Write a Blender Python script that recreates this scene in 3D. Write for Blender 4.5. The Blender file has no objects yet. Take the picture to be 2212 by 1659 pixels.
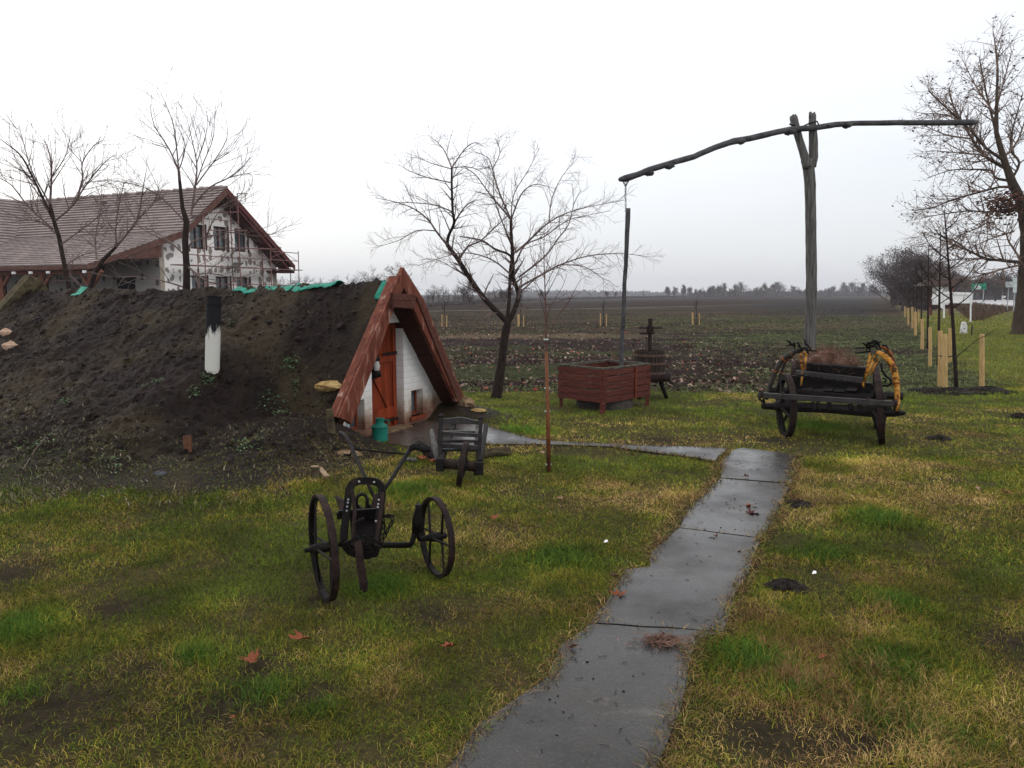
import bpy, math, random
import numpy as np
from mathutils import Vector, Matrix
R = math.radians
S = bpy.context.scene
COL = S.collection
# ------------------------------------------------------------------ camera
F, CX, CY, V0, HC = 1702.0, 1106.0, 829.5, 636.0, 1.65   # pixels of a 2212 wide frame
PITCH = math.atan((CY - V0) / F)
cam = bpy.data.cameras.new('camera'); cam.sensor_width = 36; cam.lens = 36 * F / 2212
cam.clip_start = 0.1; cam.clip_end = 9000
camo = bpy.data.objects.new('camera', cam); COL.objects.link(camo)
camo.location = (0, 0, HC); camo.rotation_euler = (R(90) - PITCH, 0, 0)
S.camera = camo
# ------------------------------------------------------------------ world: overcast sky
SUN_EL, SUN_ROT = R(38), R(-60)
w = bpy.data.worlds.new('World'); S.world = w; w.use_nodes = True
nt = w.node_tree; nt.nodes.clear()
def N(t, ty, **k):
    n = t.nodes.new(ty)
    for a, b in k.items(): setattr(n, a, b)
    return n
wo = N(nt, 'ShaderNodeOutputWorld'); bg = N(nt, 'ShaderNodeBackground'); nt.links.new(bg.outputs[0], wo.inputs[0])
sky = N(nt, 'ShaderNodeTexSky', sky_type='NISHITA'); sky.sun_disc = False
sky.sun_elevation = SUN_EL; sky.sun_rotation = SUN_ROT; sky.air_density = 1; sky.dust_density = 4
tc = N(nt, 'ShaderNodeTexCoord'); sx = N(nt, 'ShaderNodeSeparateXYZ'); nt.links.new(tc.outputs['Generated'], sx.inputs[0])
cn = N(nt, 'ShaderNodeTexNoise'); cn.inputs['Scale'].default_value = 2.2; cn.inputs['Detail'].default_value = 5
mp = N(nt, 'ShaderNodeMapping'); mp.inputs['Scale'].default_value = (1, 1, 5); nt.links.new(tc.outputs['Generated'], mp.inputs[0]); nt.links.new(mp.outputs[0], cn.inputs['Vector'])
m1 = N(nt, 'ShaderNodeMath', operation='MULTIPLY_ADD'); m1.inputs[1].default_value = -0.18; nt.links.new(sx.outputs[0], m1.inputs[0]); nt.links.new(sx.outputs[2], m1.inputs[2])
m2 = N(nt, 'ShaderNodeMath', operation='MULTIPLY_ADD'); m2.inputs[1].default_value = 0.20; nt.links.new(cn.outputs[0], m2.inputs[0]); nt.links.new(m1.outputs[0], m2.inputs[2])
rp = N(nt, 'ShaderNodeValToRGB'); nt.links.new(m2.outputs[0], rp.inputs[0])
e = rp.color_ramp.elements; e[0].position = 0.0; e[0].color = (.65, .665, .69, 1); e[1].position = 0.44; e[1].color = (1.02, 1.02, 1.04, 1)
x = rp.color_ramp.elements.new(0.12); x.color = (.70, .72, .75, 1)
x = rp.color_ramp.elements.new(0.27); x.color = (.81, .815, .835, 1)
nm = N(nt, 'ShaderNodeMix', data_type='RGBA'); nm.inputs[0].default_value = 0.035
nt.links.new(rp.outputs[0], nm.inputs[6]); nt.links.new(sky.outputs[0], nm.inputs[7]); nt.links.new(nm.outputs[2], bg.inputs[0]); bg.inputs[1].default_value = 1.0
sl = bpy.data.lights.new('sun', 'SUN'); sl.energy = 0.5; sl.angle = R(25); sl.color = (1, .97, .93)
so = bpy.data.objects.new('sun', sl); COL.objects.link(so)
so.rotation_euler = (R(90) - SUN_EL, 0, R(50)); so.location = (0, 0, 30)
S.view_settings.view_transform = 'Standard'; S.view_settings.look = 'None'
S.view_settings.exposure = 0.25; S.view_settings.gamma = 1
S.cycles.max_bounces = 6; S.cycles.diffuse_bounces = 3; S.cycles.transparent_max_bounces = 6
S.cycles.volume_bounces = 0

# ------------------------------------------------------------------ photograph geometry -> world
def ray(u, v):
    a, b = u - CX, CY - v
    return Vector((a, F * math.cos(PITCH) + b * math.sin(PITCH), -F * math.sin(PITCH) + b * math.cos(PITCH)))
C0 = Vector((0, 0, HC))
def G(u, v, z=0.0):
    d = ray(u, v); return C0 + d * ((z - HC) / d.z)
def D(u, v, Y):
    d = ray(u, v); return C0 + d * (Y / d.y)
def PL(u, v, P, n):
    d = ray(u, v); return C0 + d * ((Vector(P) - C0).dot(n) / d.dot(n))

# ------------------------------------------------------------------ noise (numpy)
def vn(x, y, seed=0):
    x = np.asarray(x, float); y = np.asarray(y, float)
    xi = np.floor(x).astype(np.int64); yi = np.floor(y).astype(np.int64)
    fx = x - xi; fy = y - yi; fx = fx * fx * (3 - 2 * fx); fy = fy * fy * (3 - 2 * fy)
    def h(a, b):
        n = (a * 374761393 + b * 668265263 + seed * 974634777) & 0x7fffffff
        n = ((n ^ (n >> 13)) * 1274126177) & 0x7fffffff
        return ((n ^ (n >> 16)) & 0xffff) / 65535.0
    return (h(xi, yi) * (1 - fx) + h(xi + 1, yi) * fx) * (1 - fy) + (h(xi, yi + 1) * (1 - fx) + h(xi + 1, yi + 1) * fx) * fy
def fbm(x, y, seed=0, o=4):
    s = 0; a = .5; t = 0
    for i in range(o):
        s = s + a * vn(x, y, seed + i * 7); t += a; a *= .55; x = x * 2.03 + 3.1; y = y * 2.03 + 1.7
    return s / t
def sst(a, b, x):
    t = np.clip((x - a) / (b - a), 0, 1); return t * t * (3 - 2 * t)

# ------------------------------------------------------------------ object helpers
def tag(o, label=None, cat=None, group=None, kind=None):
    if label: o['label'] = label
    if cat: o['category'] = cat
    if group: o['group'] = group
    if kind: o['kind'] = kind
    return o
ORG = {}
def thing(name, loc, label, cat, group=None, kind=None):
    o = bpy.data.objects.new(name, None); COL.objects.link(o); o.location = loc
    o.empty_display_size = .1
    ORG[o.name] = Vector(loc); return tag(o, label, cat, group, kind)
def copy_tree(o, parent=None):
    c = o.copy(); COL.objects.link(c); c.parent = parent
    if o.name in ORG: ORG[c.name] = ORG[o.name].copy()
    for ch in [q for q in bpy.data.objects if q.parent == o]: copy_tree(ch, c)
    return c
class MB:
    def __init__(s): s.v = []; s.f = []
    def add(s, vs, fs):
        b = len(s.v); s.v += [tuple(p) for p in vs]; s.f += [tuple(i + b for i in f) for f in fs]; return s
    def prism(s, poly, off):
        off = Vector(off); n = len(poly); p = [Vector(q) for q in poly]
        fs = [tuple(range(n)), tuple(reversed(range(n, 2 * n)))] + [(i, i + n, (i + 1) % n + n, (i + 1) % n) for i in range(n)]
        return s.add(p + [q + off for q in p], fs)
    def bar(s, a, b, w, h, up=(0, 0, 1)):
        a = Vector(a); b = Vector(b); d = (b - a).normalized(); up = Vector(up)
        if abs(d.dot(up)) > .98: up = Vector((1, 0, 0))
        r = d.cross(up).normalized(); q = r.cross(d).normalized()
        c = [r * (w / 2 * i) + q * (h / 2 * j) for i, j in ((-1, -1), (1, -1), (1, 1), (-1, 1))]
        return s.prism([a + k for k in c], b - a)
    def box(s, c, sz, rz=0):
        c = Vector(c); d = Vector((math.cos(rz), math.sin(rz), 0)) * sz[0] / 2
        return s.bar(c - d, c + d, sz[1], sz[2])
    def tube(s, pts, rad, n=6, jit=0, cap=True, rng=random):
        pts = [Vector(p) for p in pts]; m = len(pts)
        if not hasattr(rad, '__len__'): rad = [rad] * m
        elif len(rad) == 2 and m != 2: rad = [rad[0] + (rad[1] - rad[0]) * i / (m - 1) for i in range(m)]
        t = (pts[1] - pts[0]).normalized(); a = t.orthogonal().normalized(); vs = []
        for i, p in enumerate(pts):
            if i == 0: t = pts[1] - pts[0]
            elif i == m - 1: t = pts[-1] - pts[-2]
            else: t = pts[i + 1] - pts[i - 1]
            t = t.normalized() if t.length > 1e-9 else Vector((0, 0, 1)); a = (a - t * a.dot(t))
            a = a.normalized() if a.length > 1e-6 else t.orthogonal().normalized()
            b = t.cross(a)
            for k in range(n):
                an = 2 * math.pi * k / n; r = rad[i] * (1 + (rng.uniform(-jit, jit) if jit else 0))
                vs.append(p + (a * math.cos(an) + b * math.sin(an)) * r)
        fs = [(i * n + k, i * n + (k + 1) % n, (i + 1) * n + (k + 1) % n, (i + 1) * n + k) for i in range(m - 1) for k in range(n)]
        if cap: fs += [tuple(reversed(range(n))), tuple(range((m - 1) * n, m * n))]
        return s.add(vs, fs)
    def lathe(s, c, prof, n=16, ax=(0, 0, 1)):
        ax = Vector(ax).normalized(); a = ax.orthogonal().normalized(); b = ax.cross(a); c = Vector(c)
        vs = [c + ax * z + (a * math.cos(2 * math.pi * k / n) + b * math.sin(2 * math.pi * k / n)) * r for r, z in prof for k in range(n)]
        m = len(prof)
        fs = [(i * n + k, i * n + (k + 1) % n, (i + 1) * n + (k + 1) % n, (i + 1) * n + k) for i in range(m - 1) for k in range(n)]
        return s.add(vs, fs)
    def ring(s, c, ax, r, w, th, n=32):   # flat tyre / hoop about axis
        return s.lathe(c, [(r, -w / 2), (r, w / 2), (r - th, w / 2), (r - th, -w / 2), (r, -w / 2)], n, ax)
    def rock(s, c, sz, rng, n=10, m=7, jag=.1):
        c = Vector(c); ph = [rng.uniform(0, 6) for _ in range(6)]; vs = []
        for i in range(m):
            th = math.pi * (i + .02) / (m - 1 + .04)
            for k in range(n):
                an = 2 * math.pi * k / n
                q = 1 + .16 * math.sin(2 * an + ph[0]) + .12 * math.sin(3 * an + ph[1] + 2 * th) + rng.uniform(-jag, jag)
                vs.append(c + Vector((math.sin(th) * math.cos(an) * sz[0] * q, math.sin(th) * math.sin(an) * sz[1] * q, math.cos(th) * sz[2] * q)))
        fs = [(i * n + k, (i + 1) * n + k, (i + 1) * n + (k + 1) % n, i * n + (k + 1) % n) for i in range(m - 1) for k in range(n)]
        return s.add(vs, fs)
    def build(s, name, mat, parent=None, smooth=False, org=None, bevel=0):
        root = parent
        while root is not None and root.parent is not None: root = root.parent
        o3 = ORG[root.name] if root is not None and root.name in ORG else Vector(org if org is not None else (0, 0, 0))
        me = bpy.data.meshes.new(name)
        me.from_pydata([(x - o3.x, y - o3.y, z - o3.z) for x, y, z in s.v], [], s.f)
        if smooth: me.polygons.foreach_set('use_smooth', [True] * len(me.polygons))
        me.materials.append(mat); me.update()
        o = bpy.data.objects.new(name, me); COL.objects.link(o)
        if parent is not None: o.parent = parent
        else: o.location = o3; ORG[o.name] = o3.copy()
        if bevel:
            b = o.modifiers.new('bevel', 'BEVEL'); b.width = bevel; b.segments = 2; b.limit_method = 'ANGLE'
        return o
def np_mesh(name, V, Fc, mat, col=None, smooth=False, org=(0, 0, 0)):
    me = bpy.data.meshes.new(name); k = Fc.shape[1]
    me.vertices.add(len(V)); me.vertices.foreach_set('co', (V - np.array(org)).astype(np.float32).ravel())
    me.loops.add(Fc.size); me.loops.foreach_set('vertex_index', Fc.astype(np.int32).ravel())
    me.polygons.add(len(Fc)); me.polygons.foreach_set('loop_start', np.arange(0, Fc.size, k, dtype=np.int32))
    me.polygons.foreach_set('loop_total', np.full(len(Fc), k, dtype=np.int32))
    if smooth: me.polygons.foreach_set('use_smooth', np.ones(len(Fc), dtype=bool))
    if col is not None:
        a = me.color_attributes.new('Col', 'FLOAT_COLOR', 'POINT')
        a.data.foreach_set('color', np.hstack([col, np.ones((len(col), 1))]).astype(np.float32).ravel())
    me.materials.append(mat); me.update(calc_edges=True); me.validate()
    o = bpy.data.objects.new(name, me); COL.objects.link(o); o.location = org; ORG[o.name] = Vector(org)
    return o

# ------------------------------------------------------------------ materials
def mat(name, c1, c2=None, scale=5, rough=.8, bump=0, bscale=30, stretch=(1, 1, 1), c3=None, spec=.12, lo=.35, hi=.65, metal=0, rvar=0, space='Object'):
    m = bpy.data.materials.new(name); m.use_nodes = True; t = m.node_tree; b = t.nodes['Principled BSDF']
    b.inputs['Roughness'].default_value = rough; b.inputs['Specular IOR Level'].default_value = spec; b.inputs['Metallic'].default_value = metal
    c2 = c2 or c1
    tx = N(t, 'ShaderNodeTexCoord'); mpn = N(t, 'ShaderNodeMapping'); mpn.inputs['Scale'].default_value = stretch
    t.links.new(tx.outputs[space], mpn.inputs[0])
    n1 = N(t, 'ShaderNodeTexNoise'); n1.inputs['Scale'].default_value = scale; n1.inputs['Detail'].default_value = 8; n1.inputs['Roughness'].default_value = .65
    t.links.new(mpn.outputs[0], n1.inputs['Vector'])
    r = N(t, 'ShaderNodeValToRGB'); t.links.new(n1.outputs[0], r.inputs[0])
    r.color_ramp.elements[0].position = lo; r.color_ramp.elements[0].color = (*c1, 1)
    r.color_ramp.elements[1].position = hi; r.color_ramp.elements[1].color = (*c2, 1)
    if c3: q = r.color_ramp.elements.new(min(.99, hi + .09)); q.color = (*c3, 1)
    t.links.new(r.outputs[0], b.inputs['Base Color'])
    if rvar:
        mm = N(t, 'ShaderNodeMath', operation='MULTIPLY_ADD'); mm.inputs[1].default_value = rvar; mm.inputs[2].default_value = rough - rvar / 2
        t.links.new(n1.outputs[0], mm.inputs[0]); t.links.new(mm.outputs[0], b.inputs['Roughness'])
    if bump:
        n2 = N(t, 'ShaderNodeTexNoise'); n2.inputs['Scale'].default_value = bscale; n2.inputs['Detail'].default_value = 6
        t.links.new(mpn.outputs[0], n2.inputs['Vector'])
        bp = N(t, 'ShaderNodeBump'); bp.inputs['Strength'].default_value = .8; bp.inputs['Distance'].default_value = bump
        t.links.new(n2.outputs[0], bp.inputs['Height']); t.links.new(bp.outputs[0], b.inputs['Normal'])
    m['_b'] = b.name
    return m
def colmat(name, rough=.8, spec=.2, trans=False, bump=0, bscale=30):
    m = bpy.data.materials.new(name); m.use_nodes = True; t = m.node_tree; b = t.nodes['Principled BSDF']
    a = N(t, 'ShaderNodeVertexColor'); a.layer_name = 'Col'
    b.inputs['Roughness'].default_value = rough; b.inputs['Specular IOR Level'].default_value = spec
    if bump:
        tx = N(t, 'ShaderNodeTexCoord')
        n2 = N(t, 'ShaderNodeTexNoise'); n2.inputs['Scale'].default_value = bscale; n2.inputs['Detail'].default_value = 8; n2.inputs['Roughness'].default_value = .7
        t.links.new(tx.outputs['Object'], n2.inputs['Vector'])
        bp = N(t, 'ShaderNodeBump'); bp.inputs['Strength'].default_value = 1; bp.inputs['Distance'].default_value = bump
        t.links.new(n2.outputs[0], bp.inputs['Height']); t.links.new(bp.outputs[0], b.inputs['Normal'])
        mr = N(t, 'ShaderNodeMapRange'); mr.inputs[1].default_value = .3; mr.inputs[2].default_value = .7; mr.inputs[3].default_value = .55; mr.inputs[4].default_value = 1.5
        t.links.new(n2.outputs[0], mr.inputs[0])
        vm = N(t, 'ShaderNodeVectorMath', operation='SCALE'); t.links.new(a.outputs[0], vm.inputs[0]); t.links.new(mr.outputs[0], vm.inputs['Scale'])  # relief shade put into colour: bump hollows darker, crests lighter
        t.links.new(vm.outputs[0], b.inputs['Base Color'])
    else: t.links.new(a.outputs[0], b.inputs['Base Color'])
    return m
M = {}
M['ground'] = colmat('ground_soil', .95, .05, bump=.03, bscale=14)
M['mound'] = colmat('mound_soil', .65, .10, bump=.05, bscale=20)
M['grass'] = colmat('grass_blades', .7, .06)
M['leafc'] = colmat('leaf_bits', .8, .08)
M['concrete_old'] = mat('wet_concrete', (.022, .021, .020), (.060, .057, .052), 1.7, .32, .002, 90, spec=.4, rvar=.55, lo=.3, hi=.7, c3=(.040, .036, .030))
M['mud'] = mat('wet_mud', (.030, .021, .017), (.07, .055, .047), 2.5, .3, .006, 25, rvar=.4, spec=.4)
M['joint'] = mat('joint_soil', (.02, .016, .012), (.05, .05, .02), 30, .9, .005, 80)
M['grey_wood'] = mat('weathered_wood', (.045, .042, .04), (.15, .145, .135), 9, .85, .012, 26, stretch=(4, 4, .35))
M['dark_log'] = mat('dark_log', (.03, .029, .032), (.085, .082, .085), 8, .8, .012, 30)
M['bark'] = mat('bark', (.012, .008, .007), (.038, .026, .022), 14, .9, .01, 40, stretch=(3, 3, .8))
M['twig'] = mat('twig_bark', (.09, .062, .058), (.17, .125, .112), 6, .9)
M['twigred'] = mat('reddish_twig_bark', (.055, .028, .026), (.12, .065, .055), 6, .85)
M['plane_bark'] = mat('plane_tree_bark', (.035, .025, .018), (.075, .055, .04), 4, .9, .02, 12, stretch=(2, 2, .6))
M['plane_up'] = mat('plane_tree_upper_bark', (.09, .05, .035), (.20, .14, .10), 1.5, .85)
M['redwood'] = mat('red_stained_wood', (.10, .022, .010), (.21, .048, .022), 7, .55, .006, 30, stretch=(3, 3, .5), c3=(.30, .15, .11), lo=.3, hi=.62)
M['barge'] = mat('barge_board_stain', (.045, .013, .008), (.175, .050, .029), 5, .6, .010, 30, stretch=(3, 3, .6), c3=(.30, .20, .16), lo=.30, hi=.58)
M['darkred'] = mat('dark_soffit_wood', (.03, .009, .006), (.06, .018, .011), 9, .7, .008, 30, stretch=(1, 1, 4))
M['door'] = mat('orange_red_door_paint', (.10, .016, .006), (.27, .045, .014), 4, .45, .004, 30, stretch=(4, 4, .4), c3=(.2, .05, .02))
M['signwood'] = mat('carved_board_wood', (.05, .016, .011), (.12, .045, .032), 16, .7, .01, 60, stretch=(1, 1, 3))
M['wellplank'] = mat('well_plank_stain', (.045, .012, .009), (.125, .036, .025), 7, .6, .007, 40, stretch=(.8, .8, 4), c3=(.24, .13, .10), lo=.3, hi=.66)
M['mossrim'] = mat('mossy_rim_wood', (.03, .025, .018), (.12, .12, .09), 15, .9, .01, 60)
M['blackwood'] = mat('wet_black_wood', (.005, .004, .004), (.018, .014, .013), 9, .6, .008, 40, stretch=(1, 1, 3))
M['greyplank'] = mat('wet_grey_plank', (.012, .010, .010), (.040, .035, .034), 9, .45, .008, 40, spec=.3)
M['iron'] = mat('black_iron', (.004, .0035, .0035), (.010, .008, .007), 20, .5, .003, 80, spec=.08, c3=(.028, .016, .011), hi=.6)
M['rust'] = mat('rusty_iron', (.008, .005, .005), (.032, .018, .015), 18, .7, .004, 80)
M['press'] = mat('press_staves', (.018, .012, .010), (.055, .038, .03), 8, .8, .006, 40, stretch=(6, 6, .5))
M['hoop'] = mat('press_hoops', (.06, .035, .028), (.12, .075, .06), 20, .7)
M['yellow'] = mat('chipped_yellow_paint', (.045, .020, .008), (.42, .17, .018), 20, .5, .006, 30, c3=(.46, .25, .06), lo=.42, hi=.51)
M['orange'] = mat('orange_leather', (.03, .012, .008), (.24, .07, .015), 22, .5, .005, 30)
M['hay'] = mat('brown_hay', (.07, .035, .024), (.24, .14, .10), 12, .9)
M['stake'] = mat('pale_stake_wood', (.33, .21, .08), (.52, .36, .17), 8, .75, .004, 40, stretch=(3, 3, .5))
M['green'] = mat('green_enamel', (.008, .10, .075), (.02, .19, .14), 5, .35, .001, 60, c3=(.16, .24, .19), hi=.68)
M['tarp'] = mat('green_tarpaulin', (.005, .10, .07), (.02, .25, .175), 12, .5, .01, 12)
M['yrock'] = mat('yellow_sandstone', (.22, .13, .045), (.42, .30, .13), 12, .85, .02, 30)
M['rock'] = mat('brown_rock', (.09, .055, .03), (.25, .17, .10), 8, .85, .02, 20)
M['prock'] = mat('pinkish_broken_brick', (.26, .16, .11), (.48, .33, .24), 8, .85, .02, 20)
M['wood_cut'] = mat('cut_wood', (.15, .10, .06), (.32, .24, .15), 10, .8, .005, 30)
M['darkstone'] = mat('dark_pebble', (.03, .032, .036), (.07, .075, .085), 8, .5)
M['log'] = mat('mossy_log', (.03, .022, .015), (.09, .075, .04), 10, .9, .02, 25)
M['white'] = mat('white_paint', (.72, .72, .72), (.8, .8, .8), 4, .5)
M['paper'] = mat('white_scrap', (.75, .73, .70), (.8, .8, .78), 20, .7)
M['black'] = mat('black_rubber', (.01, .01, .01), (.02, .02, .02), 8, .5)
M['glass'] = mat('window_glass', (.035, .045, .05), (.10, .12, .13), 1.3, .08, spec=.8)
M['curtain'] = mat('patterned_curtain', (.16, .22, .24), (.36, .42, .43), 24, .7)
M['frame'] = mat('brown_window_frame', (.035, .012, .010), (.07, .025, .018), 6, .5)
M['scaf'] = mat('scaffold_paint', (.16, .075, .065), (.26, .15, .135), 3, .5)
M['fascia'] = mat('fascia_boards', (.08, .034, .026), (.135, .065, .05), 3, .6)
M['fasciadk'] = mat('dark_eave_boards', (.07, .018, .018), (.12, .032, .03), 3, .5)
M['rawwood'] = mat('raw_timber', (.42, .33, .25), (.58, .48, .38), 6, .8)
M['porch'] = mat('porch_posts', (.10, .035, .022), (.18, .07, .045), 4, .7)
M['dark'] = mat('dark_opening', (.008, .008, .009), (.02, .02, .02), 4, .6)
M['soilhill'] = mat('fresh_black_soil', (.010, .008, .007), (.03, .024, .020), 14, .9, .015, 40)
M['litter'] = M['leafc']
M['sign_green'] = mat('green_sign', (.0, .20, .12), (.01, .26, .16), 3, .4)
M['sign_grey'] = mat('grey_sign_back', (.42, .47, .48), (.52, .57, .57), 3, .5)
M['galv'] = mat('galvanised_post', (.30, .32, .33), (.4, .42, .43), 5, .5, metal=.3)
M['road'] = mat('pale_wet_road', (.40, .39, .40), (.5, .49, .49), 2, .5)
M['shingle'] = mat('brown_shingles', (.05, .033, .029), (.15, .11, .10), 4, .8)
M['stone_white'] = mat('whitewashed_marker', (.07, .07, .07), (.62, .62, .6), 7, .8, lo=.38, hi=.46)
M['leaf'] = mat('fallen_leaf', (.12, .03, .012), (.27, .085, .04), 18, .6, .002, 60)
M['leafpale'] = mat('pale_fallen_leaf', (.22, .12, .08), (.42, .27, .19), 18, .6, .002, 60)
M['leafdark'] = mat('rotting_leaf', (.035, .012, .012), (.11, .035, .028), 18, .5, .002, 60)

def concrete():
    m = bpy.data.materials.new('wet_concrete'); m.use_nodes = True; t = m.node_tree; b = t.nodes['Principled BSDF']; L = t.links.new; b.inputs['Specular IOR Level'].default_value = .30
    g = N(t, 'ShaderNodeNewGeometry'); P = g.outputs['Position']
    def noise(sc, det, ro=.6): n = N(t, 'ShaderNodeTexNoise'); n.inputs['Scale'].default_value = sc; n.inputs['Detail'].default_value = det; n.inputs['Roughness'].default_value = ro; L(P, n.inputs['Vector']); return n
    a = noise(1.9, 7, .7); r = N(t, 'ShaderNodeValToRGB'); L(a.outputs[0], r.inputs[0]); e = r.color_ramp.elements; e[0].position = .30; e[0].color = (.011, .009, .007, 1); e[1].position = .66; e[1].color = (.060, .053, .042, 1); q = e.new(.5); q.color = (.027, .025, .022, 1); q = e.new(.6); q.color = (.028, .022, .016, 1)
    f = noise(230, 2, .5); r2 = N(t, 'ShaderNodeValToRGB'); L(f.outputs[0], r2.inputs[0]); e = r2.color_ramp.elements; e[0].position = .66; e[0].color = (0, 0, 0, 1); e[1].position = .74; e[1].color = (1, 1, 1, 1)
    mx = N(t, 'ShaderNodeMix', data_type='RGBA'); L(r2.outputs[0], mx.inputs[0]); L(r.outputs[0], mx.inputs[6]); mx.inputs[7].default_value = (.20, .19, .17, 1)
    d = noise(60, 6, .7); r3 = N(t, 'ShaderNodeMapRange'); r3.inputs[1].default_value = .3; r3.inputs[2].default_value = .7; r3.inputs[3].default_value = .6; r3.inputs[4].default_value = 1.4; L(d.outputs[0], r3.inputs[0])
    sc = N(t, 'ShaderNodeVectorMath', operation='SCALE'); L(mx.outputs[2], sc.inputs[0]); L(r3.outputs[0], sc.inputs['Scale']); L(sc.outputs[0], b.inputs['Base Color'])
    w_ = noise(1.1, 4, .6); r4 = N(t, 'ShaderNodeMapRange'); r4.inputs[1].default_value = .38; r4.inputs[2].default_value = .62; r4.inputs[3].default_value = .16; r4.inputs[4].default_value = .48; L(w_.outputs[0], r4.inputs[0]); L(r4.outputs[0], b.inputs['Roughness'])
    bp = N(t, 'ShaderNodeBump'); bp.inputs['Strength'].default_value = .5; bp.inputs['Distance'].default_value = .003; L(d.outputs[0], bp.inputs['Height']); L(bp.outputs[0], b.inputs['Normal'])
    return m
M['concrete'] = concrete()
def plaster(name, kind):
    m = bpy.data.materials.new(name); m.use_nodes = True; t = m.node_tree; b = t.nodes['Principled BSDF']; b.inputs['Roughness'].default_value = .85
    g = N(t, 'ShaderNodeNewGeometry'); L = t.links.new
    if kind == 'hut':      # whitewash over brick, mud splashed along the foot
        sp = N(t, 'ShaderNodeSeparateXYZ'); L(g.outputs['Position'], sp.inputs[0])
        n = N(t, 'ShaderNodeTexNoise'); n.inputs['Scale'].default_value = 5; n.inputs['Detail'].default_value = 6; L(g.outputs['Position'], n.inputs['Vector'])
        ad = N(t, 'ShaderNodeMath', operation='MULTIPLY_ADD'); ad.inputs[1].default_value = .5; L(n.outputs[0], ad.inputs[0]); L(sp.outputs[2], ad.inputs[2])
        r = N(t, 'ShaderNodeValToRGB'); L(ad.outputs[0], r.inputs[0]); e = r.color_ramp.elements
        e[0].position = .34; e[0].color = (.15, .065, .038, 1); e[1].position = .80; e[1].color = (.76, .75, .74, 1)
        q = e.new(.48); q.color = (.30, .20, .14, 1); q = e.new(.6); q.color = (.60, .56, .50, 1)
        mpx = N(t, 'ShaderNodeMapping'); mpx.vector_type = 'POINT'; mpx.inputs['Rotation'].default_value = (0, 0, -math.atan2(.907, .42))
        L(g.outputs['Position'], mpx.inputs[0]); s2 = N(t, 'ShaderNodeSeparateXYZ'); L(mpx.outputs[0], s2.inputs[0])
        cb = N(t, 'ShaderNodeCombineXYZ'); L(s2.outputs[0], cb.inputs[0]); L(s2.outputs[2], cb.inputs[1])
        br = N(t, 'ShaderNodeTexBrick'); br.inputs['Scale'].default_value = 1; br.inputs['Brick Width'].default_value = .19; br.inputs['Row Height'].default_value = .075; br.inputs['Mortar Size'].default_value = .008; br.inputs['Mortar Smooth'].default_value = .6
        br.inputs['Color1'].default_value = (1, 1, 1, 1); br.inputs['Color2'].default_value = (.93, .93, .93, 1); br.inputs['Mortar'].default_value = (.93, .92, .90, 1)
        L(cb.outputs[0], br.inputs['Vector'])
        mx = N(t, 'ShaderNodeMix', data_type='RGBA', blend_type='MULTIPLY'); mx.inputs[0].default_value = 1; L(r.outputs[0], mx.inputs[6]); L(br.outputs[0], mx.inputs[7]); L(mx.outputs[2], b.inputs['Base Color'])
        bp = N(t, 'ShaderNodeBump'); bp.inputs['Distance'].default_value = .003; bp.invert = True; L(br.outputs['Fac'], bp.inputs['Height']); L(bp.outputs[0], b.inputs['Normal'])
    else:                  # white insulation boards, grey-brown adhesive blobs; side copy painted darker for verandah shade
        sc = 2.5 if kind == 'gable' else 1.9
        mpn = N(t, 'ShaderNodeMapping'); mpn.inputs['Scale'].default_value = (1, 1, .7); L(g.outputs['Position'], mpn.inputs[0])
        n = N(t, 'ShaderNodeTexNoise'); n.inputs['Scale'].default_value = 4; n.inputs['Detail'].default_value = 5; L(mpn.outputs[0], n.inputs['Vector'])
        mx = N(t, 'ShaderNodeMix', data_type='RGBA', blend_type='LINEAR_LIGHT'); mx.inputs[0].default_value = .14 if kind == 'gable' else .08; L(mpn.outputs[0], mx.inputs[6]); L(n.outputs[1], mx.inputs[7])
        v = N(t, 'ShaderNodeTexVoronoi'); v.inputs['Scale'].default_value = sc; v.inputs['Randomness'].default_value = .55; L(mx.outputs[2], v.inputs['Vector'])
        r = N(t, 'ShaderNodeValToRGB'); L(v.outputs['Distance'], r.inputs[0]); e = r.color_ramp.elements
        a = .37 if kind == 'gable' else .24
        e[0].position = a; e[0].color = ((.26, .23, .20, 1) if kind == 'gable' else (.10, .08, .07, 1)); e[1].position = a + .03; e[1].color = (.86, .83, .80, 1) if kind == 'gable' else (.44, .43, .40, 1)
        L(r.outputs[0], b.inputs['Base Color'])
    return m
M['hutwall'] = plaster('whitewashed_brick', 'hut'); M['gable'] = plaster('insulation_board_gable', 'gable'); M['shaded_sidewall'] = plaster('insulation_board_side_shaded', 'side')
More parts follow.
